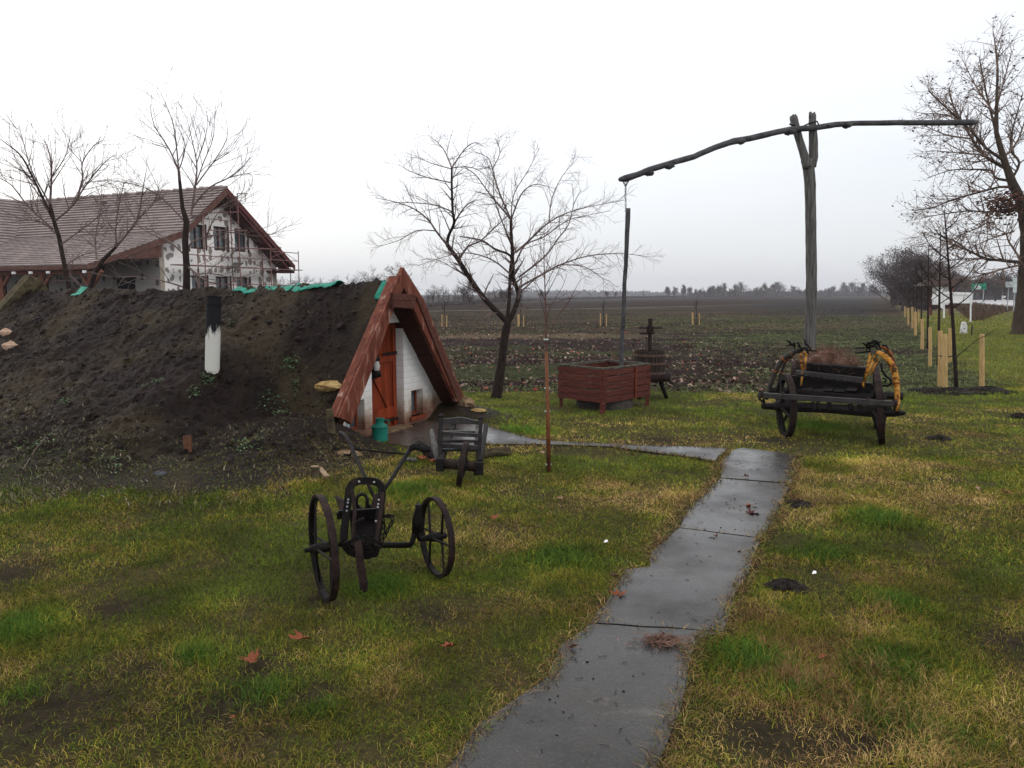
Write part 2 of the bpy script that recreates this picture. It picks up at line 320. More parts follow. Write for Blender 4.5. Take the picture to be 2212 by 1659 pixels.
def pipe_mat():
    m = bpy.data.materials.new('sooty_white_pipe'); m.use_nodes = True; t = m.node_tree; b = t.nodes['Principled BSDF']; b.inputs['Roughness'].default_value = .7; b.inputs['Specular IOR Level'].default_value = .1
    g = N(t, 'ShaderNodeTexCoord'); L = t.links.new; mpn = N(t, 'ShaderNodeMapping'); mpn.inputs['Scale'].default_value = (14, 14, 2.2); L(g.outputs['Object'], mpn.inputs[0])
    n = N(t, 'ShaderNodeTexNoise'); n.inputs['Scale'].default_value = 1.6; n.inputs['Detail'].default_value = 9; n.inputs['Roughness'].default_value = .75; L(mpn.outputs[0], n.inputs['Vector'])
    sp = N(t, 'ShaderNodeSeparateXYZ'); L(g.outputs['Object'], sp.inputs[0])
    ad = N(t, 'ShaderNodeMath', operation='MULTIPLY_ADD'); ad.inputs[1].default_value = .55; L(n.outputs[0], ad.inputs[0]); L(sp.outputs[2], ad.inputs[2])
    r = N(t, 'ShaderNodeValToRGB'); L(ad.outputs[0], r.inputs[0]); e = r.color_ramp.elements
    e[0].position = .80; e[0].color = (.52, .51, .47, 1); e[1].position = .84; e[1].color = (.012, .012, .014, 1); L(r.outputs[0], b.inputs['Base Color'])
    return m
M['pipe'] = pipe_mat()
def tile_mat():
    m = mat('roof_tiles', (.18, .145, .135), (.30, .25, .235), 1.1, .7, c3=(.13, .105, .098))
    return m
M['tiles'] = tile_mat(); M['rivet'] = mat('bright_rivet', (.3, .3, .3), (.45, .45, .45), 5, .3, metal=.6)

# ------------------------------------------------------------------ terrain functions
HK = .917
A0 = Vector((-1.307, 9.282, 0)); WD = Vector((.42, .9075, 0)).normalized(); ND = Vector((WD.y, -WD.x, 0))   # facade direction, facade normal
def st(x, y):
    dx = x - A0.x; dy = y - A0.y
    return -(dx * ND.x + dy * ND.y), dx * WD.x + dy * WD.y
def hskirt(x, y):
    s, t = st(np.asarray(x, float), np.asarray(y, float)); a = np.abs(t)
    tc_ = np.where(t < 0, 3.8, 2.5); ic = np.where(t < 0, .78, .95)
    return np.where(t < 0, .56, .42) * np.clip(1 - (a - .4) / (tc_ - .4), 0, 1) ** 1.2 * sst(-1.05, .35, s) * sst(ic, ic + .55, a)
def hroof(x, y):
    s, t = st(np.asarray(x, float), np.asarray(y, float)); a = np.abs(t)
    wide = 1.72 * np.clip(1 - a / np.where(t < 0, 4.35, 3.0), 0, 1) ** 1.7
    near = np.clip(1.91 - np.where(t < 0, 1.31, 1.16) * a, 0, 1.80)
    k = sst(0.15, 1.9, s); h = near * (1 - k) + wide * k
    h = h * (1 - sst(6.6, 8.6, s))
    return h
def hmound(x, y):
    s, t = st(np.asarray(x, float), np.asarray(y, float))
    return np.maximum(hskirt(x, y), np.where(s > .05, hroof(x, y), 0))
def path_mask(x, y):  # keeps ground flat near the path
    return 1.0
def hground(x, y):
    x = np.asarray(x, float); y = np.asarray(y, float)
    f = sst(13.0, 15.0, y) * (1 - sst(60, 120, y))
    return -.012 + .02 * (fbm(x * 1.1, y * 1.1, 5, 3) - .5) + f * (.20 * (fbm(x * 1.3 + 9, y * 2.4, 11, 4) - .5))
def H(x, y, only_skirt=False):
    x = np.asarray(x, float); y = np.asarray(y, float); hm = hskirt(x, y) if only_skirt else hmound(x, y)
    s, t = st(x, y)
    amp = sst(.02, .25, hm) * np.where(np.abs(t) < 1.6, .25 + .75 * sst(.1, .7, np.abs(s)), 1)
    rg = 1 - np.abs(2 * fbm(x * 3.6, y * 3.6, 31, 4) - 1); r2 = 1 - np.abs(2 * fbm(x * 9, y * 9, 37, 3) - 1)
    return np.where(hm > .004, hm + amp * (.10 * (fbm(x * 1.6, y * 1.6, 21, 3) - .5) + .09 * (rg - .75) + .06 * (r2 - .7)), 0) + hground(x, y)
def hit(u, v):
    d = ray(u, v); 
    t = np.linspace(2 / d.y, 40 / d.y, 6000)
    X = d.x * t; Y = d.y * t; Z = HC + d.z * t
    i = np.argmax(Z < H(X, Y)); return Vector((X[i], Y[i], float(H(X[i], Y[i]))))
def Hf(x, y): return float(H(np.array([x]), np.array([y]))[0])

LAWN_SPOTS = [(110, 1530, .38), (480, 1530, .30), (700, 1490, .12), (930, 1330, .16), (690, 1290, .14), (250, 1310, .2), (330, 1440, .12), (1860, 1600, .2), (2180, 1380, .25), (1250, 945, .15), (1660, 950, .3), (1420, 950, .3), (20, 1240, .25), (1640, 1575, .2), (1210, 965, .2), (560, 1440, .15)]
LAWN_SPOTS = [(G(a, b), c) for a, b, c in LAWN_SPOTS]
TUFTS = [(1640, 1420, .32), (1720, 1470, .25), (830, 1265, .2), (1900, 1440, .3), (1960, 1580, .3), (560, 1500, .2), (1200, 1200, .25), (30, 1360, .25), (60, 1500, .1), (680, 1530, .1), (1500, 1080, .2), (1900, 1120, .3), (1120, 930, .4), (900, 1060, .4), (1780, 1200, .2), (1760, 920, .5), (420, 1420, .15), (1700, 1000, .25), (1930, 1300, .22), (1880, 1540, .2)]
TUFTS = [(G(a, b), c) for a, b, c in TUFTS]
PATH_L = [(905, 1720), (972, 1659), (1030, 1574), (1182, 1467), (1213, 1396), (1276, 1351), (1329, 1275), (1352, 1235), (1405, 1226), (1407, 1195), (1445, 1141), (1486, 1097), (1539, 1047), (1557, 1003), (1575, 976)]
PATH_R = [(1400, 1740), (1419, 1659), (1468, 1543), (1494, 1418), (1515, 1380), (1561, 1369), (1584, 1298), (1617, 1240), (1642, 1168), (1682, 1114), (1704, 1043), (1727, 985), (1597, 969)]
SIDE = [(1544, 997), (1486, 987), (1361, 972), (1329, 966), (1186, 961), (1043, 961), (1000, 964), (900, 967), (838, 958), (836, 944), (852, 933), (900, 915), (945, 893), (985, 893), (1045, 918), (1106, 937), (1151, 949), (1213, 955), (1419, 964), (1570, 969)]
PATHPOLY = [G(*p) for p in PATH_L + PATH_R[::-1]]; SIDEPOLY = [G(*p) for p in SIDE]
def inpoly(x, y, poly):
    r = np.zeros(np.shape(x), bool); n = len(poly)
    for i in range(n):
        x1, y1 = poly[i][0], poly[i][1]; x2, y2 = poly[(i + 1) % n][0], poly[(i + 1) % n][1]
        c = ((y1 > y) != (y2 > y)) & (x < (x2 - x1) * (y - y1) / ((y2 - y1) + 1e-12) + x1); r ^= c
    return r
def pathd(x, y):
    return inpoly(x, y, PATHPOLY) | inpoly(x, y, SIDEPOLY)
def lawn(x, y):   # 1 on lawn, 0 on field
    n = fbm(x * .9, y * .9, 77, 3) - .5
    yb = 13.4 + 1.2 * n
    a = sst(.5, -.5, y - yb)
    edge = .47 * y + 1.9 + 1.5 * n
    b = sst(-.6, .6, x - edge)
    return np.maximum(a, b)
def gcolor(x, y):
    """soil / field colour of the ground, by place"""
    n1 = fbm(x * .7, y * .7, 3, 4)[:, None]; n2 = fbm(x * .15, y * .5, 13, 4)[:, None]; n3 = fbm(x * 3, y * 3, 23, 3)[:, None]
    lawnc = np.array([.036, .026, .013]) * (1 - n1) * 1.6 + np.array([.028, .030, .009]) * n1 * 1.2
    soil = np.array([.020, .012, .0105]) * (.6 + .8 * n3)
    weed = np.array([.030, .032, .014]) * (.6 + .8 * n3)
    straw = np.array([.14, .10, .062]) * (.6 + .8 * n3)
    grn = sst(.50, .75, n2[:, 0] + .22 * sst(3, 9, x - .05 * y))[:, None]
    f = soil * (1 - grn) + weed * grn
    k = sst(29.5, 31.5, y + 1.5 * n1[:, 0]) * (1 - sst(33, 35, y + 1.5 * n1[:, 0])) * sst(8, 2, x); f = f * (1 - k[:, None] * .6) + straw * k[:, None] * .6
    k = sst(33, 37, y)[:, None]; fur = (.55 + .9 * vn(x * .05, (y - .3 * x) * 1.1 / (1 + y * .012), 33))[:, None]; far = (np.array([.023, .016, .009]) * (.2 + 1.6 * n2) + np.array([.018, .011, .009]) * (1 - n1)) * fur; f = f * (1 - k) + far * k
    dk = sst(10, 26, x - .1 * y) * sst(30, 60, y) * (1 - sst(.44, .47, x / np.maximum(y, 1)))
    f = f * (1 - dk[:, None]) + np.array([.022, .019, .017]) * (.7 + .6 * n2) * dk[:, None]
    yb = 86 + .75 * x + .010 * np.clip(x, 0, 200) ** 2
    d = (y - yb) / np.maximum(y, 1)
    k = (sst(-.02, -.005, d) * (1 - sst(.0, .02, d)))[:, None] * sst(55, 20, x)[:, None]; f = f * (1 - k * .8) + np.array([.17, .16, .12]) * k * .8
    k = sst(.0, .02, d)[:, None]; f = f * (1 - k) + np.array([.023, .014, .010]) * (.5 + 1.0 * n2) * k
    k = sst(.32, .6, d)[:, None]; f = f * (1 - k) + np.array([.04, .034, .031]) * (.8 + .4 * n2) * k
    l = lawn(x, y)
    far_l = np.array([.085, .09, .018]) * (.6 + .8 * n1)
    kk = sst(11, 18, y)[:, None]; lawnc = lawnc * (1 - kk) + far_l * kk
    kk = sst(45, 75, y)[:, None]; lawnc = lawnc * (1 - kk) + np.array([.12, .10, .05]) * (.6 + .8 * n1) * kk
    c = f * (1 - l[:, None]) + lawnc * l[:, None]
    for p, r in LAWN_SPOTS:
        k = np.exp(-((x - p.x) ** 2 + (y - p.y) ** 2) / (r * r))[:, None]; c = c * (1 - k * .8) + np.array([.022, .016, .012]) * k * .8
    hm = sst(-.0, .10, hmound(x, y))[:, None]; c = c * (1 - hm) + np.array([.017, .012, .008]) * hm
    return c
# ground sheet
ys = np.concatenate([np.arange(-8, 2, .5), 2 + np.cumsum(np.concatenate([np.full(160, .09), .09 * 1.018 ** np.arange(420)]))])
ys = ys[ys < 6000]; ys = np.append(ys, 6500)
ks = np.linspace(-1, 1, 560); ks = np.sign(ks) * (np.abs(ks) ** 1.25) * 1.5
YY, KK = np.meshgrid(ys, ks, indexing='ij'); XX = KK * (np.abs(YY) + 9)
ZZ = H(XX, YY); hmG = hmound(XX, YY); sG, tG = st(XX, YY); ZZ = np.where((hmG > .15) & ~((sG < .8) & (np.abs(tG) < 1.7)), hground(XX, YY) - .2, np.where(hmG > 0, np.minimum(ZZ, hground(XX, YY)), ZZ))
ZZ = np.where((YY < 13) & ((hmG <= .15) | (ZZ > .02)), np.minimum(ZZ, .0), ZZ)
V = np.stack([XX, YY, ZZ], -1).reshape(-1, 3); a, b = YY.shape
I = np.arange(a * b).reshape(a, b); Fc = np.stack([I[:-1, :-1], I[:-1, 1:], I[1:, 1:], I[1:, :-1]], -1).reshape(-1, 4)
g = np_mesh('ground', V, Fc, M['ground'], gcolor(V[:, 0], V[:, 1]), True); tag(g, 'lawn in front and ploughed field stretching to the horizon', kind='structure')
# earth mound
sg = np.concatenate([np.arange(-1.49, 9.0, .026)]); tg = np.concatenate([np.arange(-4.6, 3.2, .026)])
SS, TT = np.meshgrid(sg, tg, indexing='ij'); XX = A0.x - ND.x * SS + WD.x * TT; YY = A0.y - ND.y * SS + WD.y * TT
hm = hmound(XX, YY); ZZ = H(XX, YY) + .012 - .07 * (1 - sst(.012, .06, hm))
keepv = hm > .012
V = np.stack([XX, YY, ZZ], -1).reshape(-1, 3); a, b = XX.shape
I = np.arange(a * b).reshape(a, b); Fc = np.stack([I[:-1, :-1], I[:-1, 1:], I[1:, 1:], I[1:, :-1]], -1).reshape(-1, 4)
kv = keepv.reshape(-1); Fc = Fc[kv[Fc].all(1)]
zf = V[:, 2][Fc]; Fc = Fc[(zf.max(1) - zf.min(1)) < .22]
used = np.unique(Fc); remap = np.full(len(V), -1); remap[used] = np.arange(len(used)); V = V[used]; Fc = remap[Fc]
sg2 = np.arange(-.05, .6, .03); tg2 = np.arange(-1.7, 1.9, .03); S2_, T2_ = np.meshgrid(sg2, tg2, indexing='ij'); X2 = A0.x - ND.x * S2_ + WD.x * T2_; Y2 = A0.y - ND.y * S2_ + WD.y * T2_
I2 = np.arange(X2.size).reshape(X2.shape) + len(V); V2 = np.stack([X2, Y2, H(X2, Y2, True) + .006], -1).reshape(-1, 3); F2 = np.stack([I2[:-1, :-1], I2[:-1, 1:], I2[1:, 1:], I2[1:, :-1]], -1).reshape(-1, 4)
V = np.vstack([V, V2]); Fc = np.vstack([Fc, F2])
n1 = fbm(V[:, 0] * 1.3, V[:, 1] * 1.3, 41, 4)[:, None]; n3 = fbm(V[:, 0] * 9, V[:, 1] * 9, 43, 3)[:, None]
hv = hmound(V[:, 0], V[:, 1])
c = np.array([.0140, .0083, .0064]) * (.25 + 1.5 * n3) * (1.1 - n1 * .6) + np.array([.026, .019, .009]) * sst(.42, .75, n1)
kk = (1 - sst(.01, .09, hv))[:, None]; c = c * (1 - kk) + gcolor(V[:, 0], V[:, 1]) * kk
mo = g = np_mesh('earth_mound', V, Fc, M['mound'], c, True); tag(mo, 'dark earth bank heaped over the dugout', kind='structure')

def clods():
    r2 = np.random.default_rng(6); n = 26000; s_ = r2.uniform(-.9, 7.0, n); t_ = r2.uniform(-4.3, 1.2, n)
    x = A0.x - ND.x * s_ + WD.x * t_; y = A0.y - ND.y * s_ + WD.y * t_; hm = hmound(x, y)
    m = (hm > .12) & ~((np.abs(t_) < 1.45) & (s_ < .12)) & (r2.uniform(0, 1, n) < 1.6 * fbm(x * 3, y * 3, 19, 3) - .25); x, y = x[m], y[m]; n = len(x)
    z = H(x, y) + .004; q = r2.uniform(.008, .024, n) * r2.uniform(.4, 1.5, n) * np.where(r2.uniform(0, 1, n) < .04, 2.1, 1); o = np.stack([x, y, z], 1)
    P = []
    for d in ((1, 0, 0), (0, 1, 0), (-1, 0, 0), (0, -1, 0), (0, 0, 1), (0, 0, -1), (.6, .6, .55), (-.6, .5, .6)):
        P.append(o + (np.array(d) + r2.uniform(-.3, .3, (n, 3))) * q[:, None] * np.array([1, 1, .75]))
    V = np.stack(P, 1).reshape(-1, 3); b = np.arange(n)[:, None] * 8
    Fc = np.concatenate([b + f for f in ([0, 6, 4], [6, 1, 4], [1, 7, 4], [7, 2, 4], [2, 3, 4], [3, 0, 4], [0, 1, 6], [1, 2, 7], [1, 0, 5], [2, 1, 5], [3, 2, 5], [0, 3, 5])], 0)
    c = np.array([.0155, .0100, .0085]) * r2.uniform(.4, 2.0, n)[:, None]
    ob = np_mesh('soil_clods', V, Fc, M['mound'], np.repeat(c, 8, 0)); tag(ob, 'crumbly dark soil clods covering the earth mound', 'soil', kind='stuff')
clods()
# ------------------------------------------------------------------ path
def sheet(name, poly, m, th=.03, label=None):
    mb = MB(); mb.prism([(p[0], p[1], -.05) for p in poly], (0, 0, 0.05 + th)); o = mb.build(name, m); return tag(o, label, kind='structure')
JT = [((1557, 1035), (1709, 1047)), ((1468, 1143), (1642, 1164)), ((1285, 1345), (1561, 1373))]
def slab(L, Rr):
    return [G(*p) for p in L] + [G(*p) for p in Rr[::-1]]
S1 = slab([(905, 1720), (972, 1659), (1030, 1574), (1182, 1467), (1213, 1396), (1275, 1352.5)], [(1400, 1740), (1419, 1659), (1468, 1543), (1494, 1418), (1513, 1382), (1560, 1371)])
S2 = slab([(1278, 1350), (1329, 1275), (1352, 1235), (1405, 1228), (1407, 1195), (1467, 1145)], [(1562, 1368.5), (1584, 1298), (1617, 1240), (1641, 1167)])
S3 = slab([(1469, 1143), (1486, 1097), (1539, 1047), (1557, 1036)], [(1642, 1165), (1682, 1114), (1707, 1048.5)])
S4 = slab([(1558, 1034.5), (1559, 1003), (1577, 977)], [(1708, 1047), (1727, 985), (1600, 970)])
def jig(poly, k, amp):   # rough, overgrown edge
    out = []; rg = random.Random(k)
    for i in range(len(poly)):
        a = poly[i]; b = poly[(i + 1) % len(poly)]; n = max(1, int((b - a).length / .12))
        for j in range(n):
            q = a.lerp(b, j / n)
            if j: q = q + Vector((rg.uniform(-amp, amp), rg.uniform(-amp, amp), 0))
            out.append(q)
    return out
mb = MB()
for k, s_ in enumerate((S1, S2, S3, S4)): mb.prism([(p[0], p[1], -.05) for p in jig(s_, k, .008)], (0, 0, .062 + .002 * (k % 2)))
p_ = mb.build('path', M['concrete']); tag(p_, 'wet concrete slab path with open joints', kind='structure')
mb = MB(); pb = jig([G(*p) for p in SIDE[:8] + SIDE[14:]], 9, .012)
mb.prism([(p[0], p[1], -.05) for p in pb], (0, 0, .058)); tag(mb.build('side_path', M['concrete']), 'narrow wet concrete path leading to the dugout door', kind='structure')
mb = MB(); pb = jig([G(*p) for p in SIDE[6:16]], 12, .02)
mb.prism([(p[0], p[1], -.05) for p in pb], (0, 0, .052)); tag(mb.build('muddy_forecourt', M['mud']), 'wet muddy ground before the dugout door', kind='structure')

mb = MB(); mb.prism([(p[0], p[1], -.05) for p in PATHPOLY], (0, 0, .056)); tag(mb.build('path_bed', M['joint']), 'dark soil in the joints between path slabs', kind='structure')
# ------------------------------------------------------------------ grass
rng = np.random.default_rng(4)
def blades(name, X, Y, Z, Lh, Wd, col, tilt, seg2, label, mt=None):
    n = len(X); az = rng.uniform(0, 2 * np.pi, n); yaw = rng.uniform(0, 2 * np.pi, n)
    dx, dy = np.cos(az), np.sin(az); px, py = np.cos(yaw), np.sin(yaw)
    st_, ct = np.sin(tilt), np.cos(tilt); base = np.stack([X, Y, Z - .004], 1)
    side = np.stack([px, py, np.zeros(n)], 1) * (Wd / 2)[:, None]
    up1 = np.stack([dx * st_ * .55, dy * st_ * .55, ct], 1) * (Lh * .5)[:, None]
    t2 = np.minimum(tilt + .55, 1.5); up2 = up1 + np.stack([dx * np.sin(t2), dy * np.sin(t2), np.cos(t2)], 1) * (Lh * .5)[:, None]
    if seg2:
        V = np.stack([base - side, base + side, base + up1 - side * .8, base + up1 + side * .8, base + up2], 1).reshape(-1, 3)
        o = np.arange(n)[:, None] * 5; Fc = np.concatenate([o + [0, 1, 3], o + [0, 3, 2], o + [2, 3, 4]], 0); k = 5
    else:
        V = np.stack([base - side, base + side, base + up2], 1).reshape(-1, 3); o = np.arange(n)[:, None] * 3; Fc = o + [0, 1, 2]; k = 3
    ob = np_mesh(name, V, Fc, mt or M['grass'], np.repeat(col, k, 0)); tag(ob, label, 'grass', kind='stuff'); return ob
def tuftv(x, y):
    k = np.zeros(len(x))
    for p, r in TUFTS: k = np.maximum(k, np.exp(-((x - p.x) ** 2 + (y - p.y) ** 2) / (r * r)))
    return k
def grass_pts(y0, y1, dens, km=1.12):
    area_n = int(dens * (y1 - y0) * km * 2 * ((y0 + y1) / 2 + .6)); n = int(area_n * 1.0)
    y = rng.uniform(y0, y1, n * 2); y = y[rng.uniform(0, 1, n * 2) < (y + .6) / (y1 + .6)][:n]
    x = rng.uniform(-1, 1, len(y)) * km * (y + .6)
    p = np.clip(2.1 * fbm(x * 2.2, y * 2.2, 55, 4) * (.6 + .8 * fbm(x * 7, y * 7, 57, 2)) - .30 + .5 * tuftv(x, y), 0.14, 1)
    for q, r in LAWN_SPOTS: p *= 1 - .93 * np.exp(-((x - q.x) ** 2 + (y - q.y) ** 2) / (r * r))
    hm = hmound(x, y); p *= 1 - .97 * sst(.03, .42, hm)
    p *= sst(.35, .8, lawn(x, y)) + .0
    j = (fbm(x * 9, y * 9, 91, 3) - .5) * .24
    j = np.where(y > 8, j * .3, j); p = np.where(pathd(x + j, y + j * .6), 0, p)
    m = rng.uniform(0, 1, len(x)) < p; return x[m], y[m], hm[m]
def grass_col(x, y, hm):
    n = len(x); g1 = fbm(x * .8, y * .8, 61, 4); g2 = fbm(x * 4, y * 4, 63, 3); tf = tuftv(x, y)
    u = rng.uniform(0, 1, n)
    green = np.array([.100, .140, .015]); olive = np.array([.270, .230, .032]); straw = np.array([.44, .31, .11]); brown = np.array([.26, .15, .065]); bright = np.array([.070, .135, .018])
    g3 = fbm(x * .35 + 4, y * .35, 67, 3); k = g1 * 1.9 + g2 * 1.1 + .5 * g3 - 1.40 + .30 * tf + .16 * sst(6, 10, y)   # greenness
    w_s = (u > .47 + 1.45 * k); w_b = w_s & (rng.uniform(0, 1, n) < .22 + .8 * sst(.50, .72, fbm(x * 1.1, y * 1.1, 65, 3)))
    c = np.where((rng.uniform(0, 1, n) < np.clip(.25 + .9 * k, 0, 1))[:, None], green, olive)
    c = np.where((tf > rng.uniform(.25, 1.1, n))[:, None], bright, c)
    c = np.where(w_s[:, None], straw, c); c = np.where(w_b[:, None], brown, c)
    c = c * (rng.uniform(.5, 1.35, n) * (.45 + 1.1 * fbm(x * 2.6, y * 2.6, 69, 3) ** 1.3 * 1.15))[:, None]
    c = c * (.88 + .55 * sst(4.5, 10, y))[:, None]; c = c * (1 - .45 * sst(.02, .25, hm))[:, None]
    return c
def mk(name, y0, y1, dens, L0, W0, seg, label):
    x, y, hm = grass_pts(y0, y1, dens); tf = tuftv(x, y)
    L = rng.uniform(.5, 1.25, len(x)) * L0 * (.7 + .6 * fbm(x * 2, y * 2, 71, 3)) * (1 + 1.0 * tf); W = rng.uniform(.6, 1.3, len(x)) * W0
    tl = rng.uniform(.45, 1.5, len(x)) * (1 - .35 * tf)
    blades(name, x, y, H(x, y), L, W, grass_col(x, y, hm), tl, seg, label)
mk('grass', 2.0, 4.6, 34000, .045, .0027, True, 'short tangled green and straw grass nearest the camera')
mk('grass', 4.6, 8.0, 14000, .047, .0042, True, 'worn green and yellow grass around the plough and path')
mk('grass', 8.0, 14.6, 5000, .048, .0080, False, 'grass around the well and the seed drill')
def edge_blades():
    lines = [[G(*p) for p in PATH_L], [G(*p) for p in PATH_R[:-1]], [G(*p) for p in SIDE[:6]], [G(*p) for p in SIDE[14:]]] 
    xs, ys_ = [], []
    for li, ln in enumerate(lines):
        for a, b in zip(ln[:-1], ln[1:]):
            n = int((b - a).length * (1300 if li < 2 else 350)); t = rng.uniform(0, 1, n); xs.append(a.x + (b.x - a.x) * t + rng.normal(0, .026, n)); ys_.append(a.y + (b.y - a.y) * t + rng.normal(0, .026, n))
    for (p, q) in JT:
        a, b = G(*p), G(*q); n = int((b - a).length * 110); t = rng.uniform(0, 1, n) ** 1.3; xs.append(a.x + (b.x - a.x) * t + rng.normal(0, .014, n)); ys_.append(a.y + (b.y - a.y) * t + rng.normal(0, .014, n))
    x = np.concatenate(xs); y = np.concatenate(ys_); n = len(x); k = fbm(x * 5, y * 5, 15, 3); m = rng.uniform(0, 1, n) < np.clip(2.2 * k - .3, .1, 1); x, y = x[m], y[m]; n = len(x)
    u = rng.uniform(0, 1, n)[:, None]; c = np.where(u < .30, np.array([.30, .20, .075]), np.where(u < .55, np.array([.13, .065, .035]), np.where(u < .8, np.array([.10, .13, .02]), np.array([.045, .03, .018])))) * rng.uniform(.5, 1.3, n)[:, None]
    blades('verge_grass', x, y, np.full(n, .008), rng.uniform(.03, .12, n), rng.uniform(.0025, .0055, n) * (y / 4.5) ** .8, c, rng.uniform(.9, 1.5, n), True, 'straw and roots creeping over the path edges and joints')
edge_blades()
# verge on the right running to the horizon
n = 60000; y = 13 + 60 * rng.uniform(0, 1, n) ** 1.8; x = .46 * y + 1.2 + rng.uniform(0, 1, n) * (.32 * y + 3)
m = (rng.uniform(0, 1, n) < lawn(x, y)); x, y = x[m], y[m]
cc = grass_col(x, y, x * 0); cc = cc * .6 + np.array([.12, .135, .028]) * .4
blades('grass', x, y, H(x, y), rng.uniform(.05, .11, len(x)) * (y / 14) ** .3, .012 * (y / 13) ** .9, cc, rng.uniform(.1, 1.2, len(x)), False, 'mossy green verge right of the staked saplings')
# weeds on the field
n = 340000; y = 12.6 + 50 * rng.uniform(0, 1, n) ** 2.0; x = rng.uniform(-.25, .62, n) * y
p = np.clip(2.4 * (fbm(x * .35, y * .8, 13, 4) + .30 * sst(2.5, 8, x - .05 * y) + .20 * sst(1.5, 4, x) * sst(17.5, 14, y) - .53), 0.03, 1) * (1 - lawn(x, y)); m = rng.uniform(0, 1, n) < p; x, y = x[m], y[m]
u = rng.uniform(0, 1, len(x))[:, None]; cc = np.where(u < .66, np.array([.125, .165, .055]), np.where(u < .88, np.array([.17, .18, .09]), np.array([.17, .125, .085]))) * rng.uniform(.5, 1.3, len(x))[:, None]
blades('field_weeds', x, y, H(x, y), rng.uniform(.035, .085, len(x)), .019 * (y / 13) ** .9, cc, rng.uniform(.5, 1.2, len(x)), False, 'low green weeds scattered over the ploughed field')
def far_flecks():
    n = 70000; y = 31 + 85 * rng.uniform(0, 1, n) ** 1.5; x = rng.uniform(-.2, .5, n) * y
    fr = vn(x * .04, (y - .3 * x) * 1.3 / (1 + (y - 30) * .02), 33); p = np.clip(2.2 * fr - .6, .03, 1) * (1 - lawn(x, y)); m = (rng.uniform(0, 1, n) < p) & (y < 84 + .75 * x); x, y = x[m], y[m]; n = len(x)
    u = rng.uniform(0, 1, n)[:, None]; c = np.where(u < .28, np.array([.07, .08, .035]), np.where(u < .72, np.array([.012, .008, .006]), np.array([.13, .10, .07]))) * rng.uniform(.5, 1.3, n)[:, None]
    blades('field_weeds', x, y, H(x, y), rng.uniform(.05, .12, n), .05 * (y / 40), c, rng.uniform(.8, 1.5, n), False, 'sparse weeds and clods in furrow rows on the far field')
far_flecks()
# weeds and straw on the mound
n = 90000; s_ = rng.uniform(-1.3, 7.6, n); t_ = rng.uniform(-4.9, 2.6, n)
x = A0.x - ND.x * s_ + WD.x * t_; y = A0.y - ND.y * s_ + WD.y * t_; hm = hmound(x, y)
p = (.07 + .95 * sst(.60, .05, hm)) * np.clip(3 * (fbm(x * 1.8, y * 1.8, 81, 4) - .38), .04, 1); p = np.where(pathd(x, y) | (hm < .01), 0, p)
p = np.where((np.abs(t_) < 1.42) & (s_ < .05), 0, p)
m = rng.uniform(0, 1, n) < p; x, y, hm = x[m], y[m], hm[m]
u = rng.uniform(0, 1, len(x))[:, None]; cc = np.where(u < .35, np.array([.10, .115, .055]), np.where(u < .6, np.array([.13, .11, .06]), np.array([.23, .19, .13]))) * rng.uniform(.35, 1.2, len(x))[:, None]
blades('mound_weeds', x, y, H(x, y) + .012, rng.uniform(.03, .085, len(x)), rng.uniform(.005, .011, len(x)), cc, rng.uniform(.5, 1.4, len(x)), True, 'sparse straw and seedlings sprouting on the earth mound')
# small leafy weeds on the mound (green rosettes)
def rosettes(pts, name, label):
    V = []; Fq = []; Cc = []; r2 = np.random.default_rng(9)
    for (px, py, sz, nn) in pts:
        for i in range(nn):
            qx = px + r2.normal(0, sz * .45); qy = py + r2.normal(0, sz * .45); qz = Hf(qx, qy) + .02 + r2.uniform(0, .02); a = r2.uniform(0, 6.28); l = r2.uniform(.010, .02); b = len(V)
            d = np.array([math.cos(a), math.sin(a), r2.uniform(-.2, .5)]) * l; e_ = np.array([-math.sin(a), math.cos(a), 0]) * l * .5; o = np.array([qx, qy, qz])
            V += [o - d, o + e_, o + d, o - e_]; Fq.append([b, b + 1, b + 2, b + 3]); cc = np.array([.10, .16, .075]) * r2.uniform(.6, 1.5); Cc += [cc] * 4
    ob = np_mesh(name, np.array(V), np.array(Fq), M['leafc'], np.array(Cc)); tag(ob, label, 'weeds', kind='stuff')
pt = []
for (u, v, sz, nn) in [(625, 790, .13, 220), (450, 822, .1, 160), (640, 835, .08, 80), (580, 860, .1, 60), (420, 850, .1, 60), (700, 860, .1, 60), (600, 890, .15, 90), (250, 1000, .2, 60), (150, 870, .15, 50), (330, 830, .12, 60), (540, 960, .2, 80), (90, 960, .2, 60), (500, 700, .1, 40)]:
    p = hit(u, v); pt.append((p.x, p.y, sz, nn))
rosettes(pt, 'chickweed', 'pale green chickweed rosettes dotted over the earth mound')

# ------------------------------------------------------------------ fallen leaves
def leaf_mesh(name, m, seed, curl=.25):
    rg = random.Random(seed); V = []; k = 15
    prof = [1, .45, .8, .42, .95, .4, .75, .38, .5, .25, .5, .38, .75, .4, .95]
    for i in range(k):
        a = 2 * math.pi * i / k; r = .5 * prof[i % 15] * rg.uniform(.85, 1.1); x_, y_ = r * math.cos(a), r * math.sin(a)
        V.append((x_, y_, curl * (abs(y_) ** 1.3) * 1.5 + rg.uniform(0, .07)))
    V.append((0, 0, 0)); Fc = [(i, (i + 1) % k, k) for i in range(k)]
    me = bpy.data.meshes.new(name); me.from_pydata(V, [], Fc); me.materials.append(m); me.update(); return me
LM = [leaf_mesh('leaf', M['leaf'], 1, .5), leaf_mesh('leaf', M['leafpale'], 2, .4), leaf_mesh('leaf', M['leafdark'], 3, .7), leaf_mesh('leaf', M['leaf'], 5, .8)]
rl = random.Random(7)
